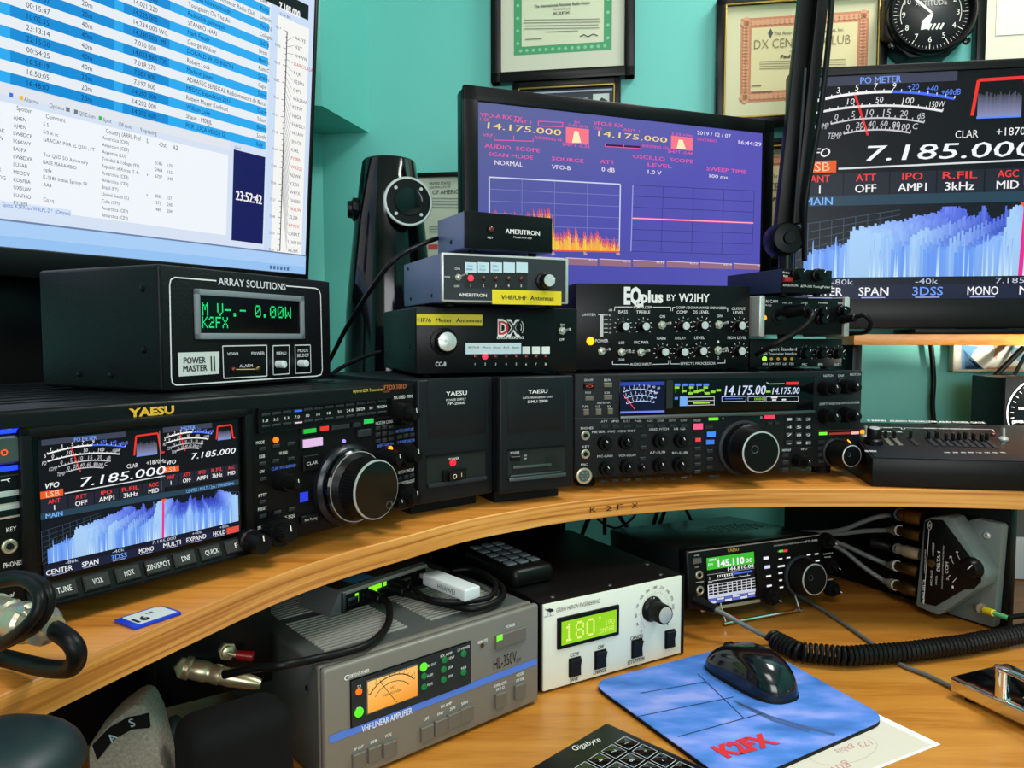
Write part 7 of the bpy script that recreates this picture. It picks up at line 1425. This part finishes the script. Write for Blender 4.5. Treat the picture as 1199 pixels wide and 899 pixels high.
cab('thin_cable', 'thin black cable sagging from the small topmost box down past the black tower', [ony(512, 279, .85), ony(497, 285, .83), ony(462, 304, .80), ony(430, 345, .82), ony(405, 385, .86), ony(388, 418, .90), ony(375, 440, .95)], .0026)
cab('thin_cable', 'thin black cable behind the power meter near the antenna boxes', [ony(386, 440, .9), ony(400, 430, .93), ony(425, 418, 1.0), ony(445, 412, 1.05)], .0026)
# boom arm
t = thing('microphone_boom', 'tall black double-bar microphone boom arm with a round joint in front of the right monitor', 'boom arm', (ony(922, 280, 1.11).x, 1.11, E - .0430)); o = Vector(t.location)
def bar(b, p, q, w, dp, m='black_satin'):
    p, q = Vector(p), Vector(q); dr = (q - p); L = dr.length; zz = dr.normalized(); xx = Vector((0, 1, 0)).cross(zz).normalized(); yy = zz.cross(xx); M_ = Matrix.Translation(p) @ Matrix((xx, yy, zz)).transposed().to_4x4(); M0 = b.M; b.M = M_; b.box(-w / 2, w / 2, -dp / 2, dp / 2, 0, L, .0015, m=m); b.M = M0
b = MB('panel_black'); j = ony(921, 276, 1.11) - o
bar(b, ony(914, 290, 1.11) - o, ony(957, -120, 1.11) - o, .024, .016); b.build('lower_bar', t)
b = MB('black_satin'); bar(b, ony(934, 262, 1.095) - o, ony(975, -120, 1.095) - o, .016, .013); bar(b, ony(943, 80, 1.087) - o, ony(930, 262, 1.087) - o, .004, .004, m='key_grey'); b.build('upper_bar', t)
b = MB('panel_black'); b.lathe(j + Vector((-.004, .02, -.006)), (0, -1, 0), [(.024, 0), (.026, .004), (.024, .036), (.021, .040), (.009, .041), (.008, .045)], 32); b.build('joint', t)
b = MB('panel_black'); b.cyl((0, .0, .010), (j.x, 0, j.z), .011, n=24); b.lathe((0, 0, 0), (0, 0, 1), [(.022, 0), (.022, .006), (.014, .010)], 32); b.build('post', t)
cab('microphone_cable', 'thin black cable hanging in a long curve beside the boom arm', [ony(976, -60, 1.075), ony(973, 10, 1.07), ony(967, 80, 1.07), ony(958, 150, 1.07), ony(948, 205, 1.075), ony(942, 250, 1.08), ony(942, 305, 1.10)], .004)
cab('hanging_cable', 'thin black cable hanging against the wall under the right shelf', [ony(1088, 385, 1.250), ony(1093, 440, 1.252), ony(1092, 480, 1.25), ony(1099, 530, 1.245)], .004)

# ================================================================ right end of the shelf
d = Dev('audio_mixer', 'wedge-shaped black 8 band audio equalizer with slide controls at the right of the shelf', 'equalizer', .4460, .9121, SZ + .0012, -11); v = d.view(820, 290, .3226)
Wm = .29; zf = v.p(800, 770)[1]; yb = .155; zbk = .066
zbk = d.xz(1082, 496, yb)[1]
b = MB('black_satin'); vs = [(0, 0, 0), (Wm, 0, 0), (Wm, 0, zf), (0, 0, zf), (0, yb, 0), (Wm, yb, 0), (Wm, yb, zbk), (0, yb, zbk)]
bm = bmesh.new(); V = [bm.verts.new(p) for p in vs]; [bm.faces.new([V[i] for i in f_]) for f_ in ((0, 1, 2, 3), (4, 7, 6, 5), (3, 2, 6, 7), (0, 3, 7, 4), (1, 5, 6, 2), (0, 4, 5, 1))]; bmesh.ops.bevel(bm, geom=bm.edges[:], offset=.0015, segments=2, profile=.5, affect='EDGES'); bm.verts.index_update(); b.add([q.co.copy() for q in bm.verts], [[q.index for q in f_.verts] for f_ in bm.faces], smooth=True); bm.free(); b.build('case', d.root)
sl = atan2(zbk - zf, yb); Ms = Matrix.Translation((0, 0, zf)) @ Matrix.Rotation(-(pi / 2 - sl), 4, 'X')   # local frame of the sloping top: x right, z up the slope, -y out
Mis = (d.mw @ Ms).inverted()
def tp(X, Y): 
    r = Mis.to_3x3() @ ray(820 + X * .3226, 290 + Y * .3226); o_ = Mis @ EYE; k_ = -o_.y / r.y; p = o_ + r * k_; return p.x, p.z
Ls = sqrt(yb ** 2 + (zbk - zf) ** 2)
b = MB('radio_grey'); b.M = Ms; b.box(.003, Wm - .003, -.0012, .0005, .003, Ls - .003, .0004)
def tt2(s, X, Y, h, w): x, z = tp(X, Y); x0 = tp(X - w / 2, Y)[0]; x1 = tp(X + w / 2, Y)[0]; b.text(s, x, z, h, x1 - x0, y=-.0018, c=W_, m='ink', bold=.02)
tt2('8 BAND  AUDIO EQUALIZER AND NOISE GATE', 815, 635, .0075, 415); tt2('NOISE GATE', 660, 657, .0045, 70); tt2('8 BAND AUDIO EQUALIZER', 895, 661, .0045, 160); tt2('DELAY LEVEL', 692, 672, .005, 80); tt2('OUTPUT', 618, 743, .006, 42)
for i in range(8): tt2(('100', '200', '400', '800', '1.6k', '3.2k', '6k', '9k')[i], 895 + i * 29, 748, .004, 18)
b.line([tp(592, 655), tp(632, 656)], .0008, y=-.0018, c=W_, m='ink'); b.line([tp(690, 656), tp(728, 657), tp(732, 664)], .0008, y=-.0018, c=W_, m='ink'); b.line([tp(738, 664), tp(742, 658), tp(815, 660)], .0008, y=-.0018, c=W_, m='ink'); b.line([tp(975, 662), tp(1060, 664), tp(1066, 672)], .0008, y=-.0018, c=W_, m='ink')
b.build('control_panel', d.root)
for i, (X, Y) in enumerate([(680, 706), (712, 706), (772, 706), (838, 708)] + [(868 + k_ * 26.5, 708 + k_) for k_ in range(8)]):
    x, z = tp(X, Y); b = MB('key_grey'); b.M = Ms; b.box(x - .003, x + .003, -.0025, -.001, z - .018, z + .018, .0004, m='button_grey' if i < 2 else 'key_grey'); zk = z + (.012 if i < 4 else random.uniform(.004, .014)); b.box(x - .0015, x + .0015, -.012, -.002, zk - .003, zk + .003, .0005, m='black_satin'); b.build('slider', d.root)
b = MB('black_satin'); b.M = Ms; x, z = tp(628, 712); b.lathe((x, -.001, z), (0, -1, 0), [(.012, 0), (.0115, .006), (.009, .008), (.009, .020), (.008, .021)], 40, .05, (2, 3)); b.lathe((x, -.0215, z), (0, -1, 0), [(.007, 0), (.006, .001)], 20, m='spun_metal'); b.build('knob', d.root)
for X, Y in ((600, 690), (1100, 700)): b = MB('silver'); b.M = Ms; x, z = tp(X, Y); b.lathe((x, -.001, z), (0, -1, 0), [(.006, 0), (.006, .002), (.004, .004)], 16); b.tube([(x, -.004, z), (x, -.016, z + .003)], .0018, 8, 1); b.build('toggle_switch', d.root)
b = MB(); b.M = Ms; x, z = tp(588, 676); b.lathe((x, -.001, z), (0, -1, 0), [(.003, 0), (.003, .003), (.0015, .005)], 14, m='lamp', c=(255, 120, 20)); b.build('indicator_light', d.root)['label'] = 'orange light'
b = MB('dark_red'); b.M = Ms; x, z = tp(1062, 684); b.lathe((x, -.001, z), (0, -1, 0), [(.003, 0), (.003, .003), (.0015, .004)], 14); b.build('indicator_light', d.root)['label'] = 'unlit red light'
# round-faced box behind it
d = Dev('round_meter', 'black box with a big round dial at the right edge, behind the wedge-shaped equalizer', 'meter', ony(1175, 500, 1.08).x, 1.08, SZ + .001, -4); v = d.view(820, 290, .3226)
zt = v.p(1110, 472)[1]; b = MB('black_satin'); b.box(0, .17, .002, .09, 0, zt, .002); b.build('case', d.root); x, z = d.xz(1222, 483); R = x - d.xz(1177.5, 483)[0]
b = MB('panel_black'); b.box(.0, .17, -.001, .003, 0, zt, .0008); b.lathe((x, -.001, z), (0, -1, 0), [(R, 0), (R, .0012), (R * .975, .0014)], 64, m='silver'); b.lathe((x, -.0018, z), (0, -1, 0), [(R * .965, 0), (R * .96, .0008)], 64, m='glass_black')
for i in range(36): a = radians(i * 10); b.line([(x + R * .82 * cos(a), z + R * .82 * sin(a)), (x + R * .9 * cos(a), z + R * .9 * sin(a))], .0006, y=-.0032, c=W_, m='ink')
for s, dx_, dz_ in (('POWER', -.7, -.25), ('SELECT', -.55, .12), ('MOVE', .0, .55)): b.text(s, x + dx_ * R, z + dz_ * R, .0035, .016, y=-.0032, c=W_, m='ink')
b.build('dial_face', d.root)
for X, Y in ((1137, 540), (1166, 548)): pass
# thin leaning rods above it
t = thing('antenna_rod', 'thin black rods leaning above the round-dialled box', 'antenna', (ony(1181, 440, 1.15).x, 1.15, E + SZ + .001)); o = Vector(t.location)
b = MB('black_satin'); p0 = ony(1178, 440, 1.17) - o; b.tube([(p0.x * .2, .045, 0), (p0.x, .045, p0.z)], .004, 8, 1); b.tube([(p0.x, .045, p0.z), ony(1198, 407, 1.20) - o], .0045, 8, 1); b.build('rod', t); b = MB('black_satin'); b.tube([ony(1187, 440, 1.20) - o, ony(1205, 407, 1.20) - o], .003, 8, 1); b.tube([(p0.x, .045, p0.z), ony(1187, 440, 1.20) - o], .003, 8, 1); b.build('rod', t)
# pale boxes beyond the right support
for (ya, yb_, nm, lb, m) in ((736, 676, 'paper_tray', 'lower pale grey box just beyond the right support', 'white_plastic'), (668, 640, 'wooden_block', 'thin pale wooden box edge above the grey box at the right edge', 'wood_shelf')): pass
t = thing('storage_box', 'pale grey box with a dark finger hole just beyond the black right support', 'box', (.76, 1.10, E + DZ + .0003), radians(-6)); b = MB('white_plastic'); b.box(-.05, .25, 0, .12, 0, .066, .003); b.lathe((-.03, -.0003, .045), (0, -1, 0), [(.007, 0), (.006, .0006)], 16, m='gloss_black'); b.build('body', t)
t = thing('storage_box', 'green-lidded box stacked on the pale grey box at the right edge', 'box', (.76, 1.10, E + DZ + .0667), radians(-6)); b = MB('wood_shelf'); b.box(-.05, .25, 0.002, .12, 0, .05, .002, m='delta_grey'); b.box(-.052, .252, 0, .12, .05, .064, .002, m='wood_shelf'); b.build('body', t)
# ================================================================ light and camera
def area(name, loc, size, power, col, rot=(0, 0, 0), sy=None):
    l = bpy.data.lights.new(name, 'AREA'); l.energy = power; l.color = col; l.shape = 'RECTANGLE'; l.size = size; l.size_y = sy or size
    o = bpy.data.objects.new(name, l); o.location = loc; o.rotation_euler = rot; COL.objects.link(o); return o
area('ceiling_lamp', (.9, .75, 2.44), .5, 22, (1, .97, .93))
area('ceiling_lamp', (-.1, -.8, 2.44), .9, 22, (1, .97, .93), sy=.9)
# added lamp out of view, made up to brighten wall under right shelf
LX, LY = .87, .93
t = thing('added_lamp', 'small black reading lamp on the shelf beyond the right edge, aimed at the wall', 'lamp', (LX, LY, E + SZ + .0003))
b = MB('black_satin'); b.lathe((0, 0, 0), (0, 0, 1), [(.05, 0), (.05, .008), (.012, .014)], 32); b.build('base', t)
b = MB('black_satin'); b.tube([(0, 0, .012), (.01, -.02, .06), (.01, -.01, .10)], .005, 10, 4); b.build('arm', t)
hd = Vector((.01, -.01, .105)); tg = Vector((.60, 1.28, E - .10)) - (Vector(t.location) + hd); ax_ = tg.normalized()
b = MB('black_satin'); b.add([], []); n_ = 28; a_1 = ax_.orthogonal().normalized(); a_2 = ax_.cross(a_1); vs, fs = [], []
for r_, h_ in ((.014, -.03), (.034, .028), (.0325, .028), (.012, -.026)):
    for i in range(n_): q = 2 * pi * i / n_; vs.append(hd + ax_ * h_ + (a_1 * cos(q) + a_2 * sin(q)) * r_)
for j in range(3):
    for i in range(n_): q = (i + 1) % n_; fs.append((j * n_ + i, j * n_ + q, (j + 1) * n_ + q, (j + 1) * n_ + i))
b.add(vs, fs, smooth=True); b.build('lamp_shade', t)
l = bpy.data.lights.new('added_lamp_bulb', 'SPOT'); l.energy = 12; l.color = (1, .95, .8); l.spot_size = radians(95); l.spot_blend = .7; l.shadow_soft_size = .02
o = bpy.data.objects.new('added_lamp_bulb', l); o.location = Vector(t.location) + hd + ax_ * .03; o.rotation_euler = ax_.to_track_quat('-Z', 'Y').to_euler(); COL.objects.link(o)
area('added_window_fill', (.25, -2.15, 1.55), 1.5, 34, (.94, .97, 1), rot=(radians(90), 0, 0), sy=1.0)  # fill light for the added, unseen window
w = bpy.data.worlds.new('w'); bpy.context.scene.world = w; w.use_nodes = True; w.node_tree.nodes['Background'].inputs[0].default_value = (.5, .5, .5, 1); w.node_tree.nodes['Background'].inputs[1].default_value = .3
c = bpy.data.cameras.new('camera'); c.sensor_width = 36; c.lens = F / 1199 * 36; c.clip_start = .02; co = bpy.data.objects.new('camera', c); COL.objects.link(co)
co.location = EYE; co.rotation_euler = (pi / 2 - PITCH, 0, 0); s = bpy.context.scene; s.camera = co
s.view_settings.view_transform = 'Standard'; s.view_settings.look = 'None'; s.view_settings.exposure = 0; s.view_settings.gamma = 1
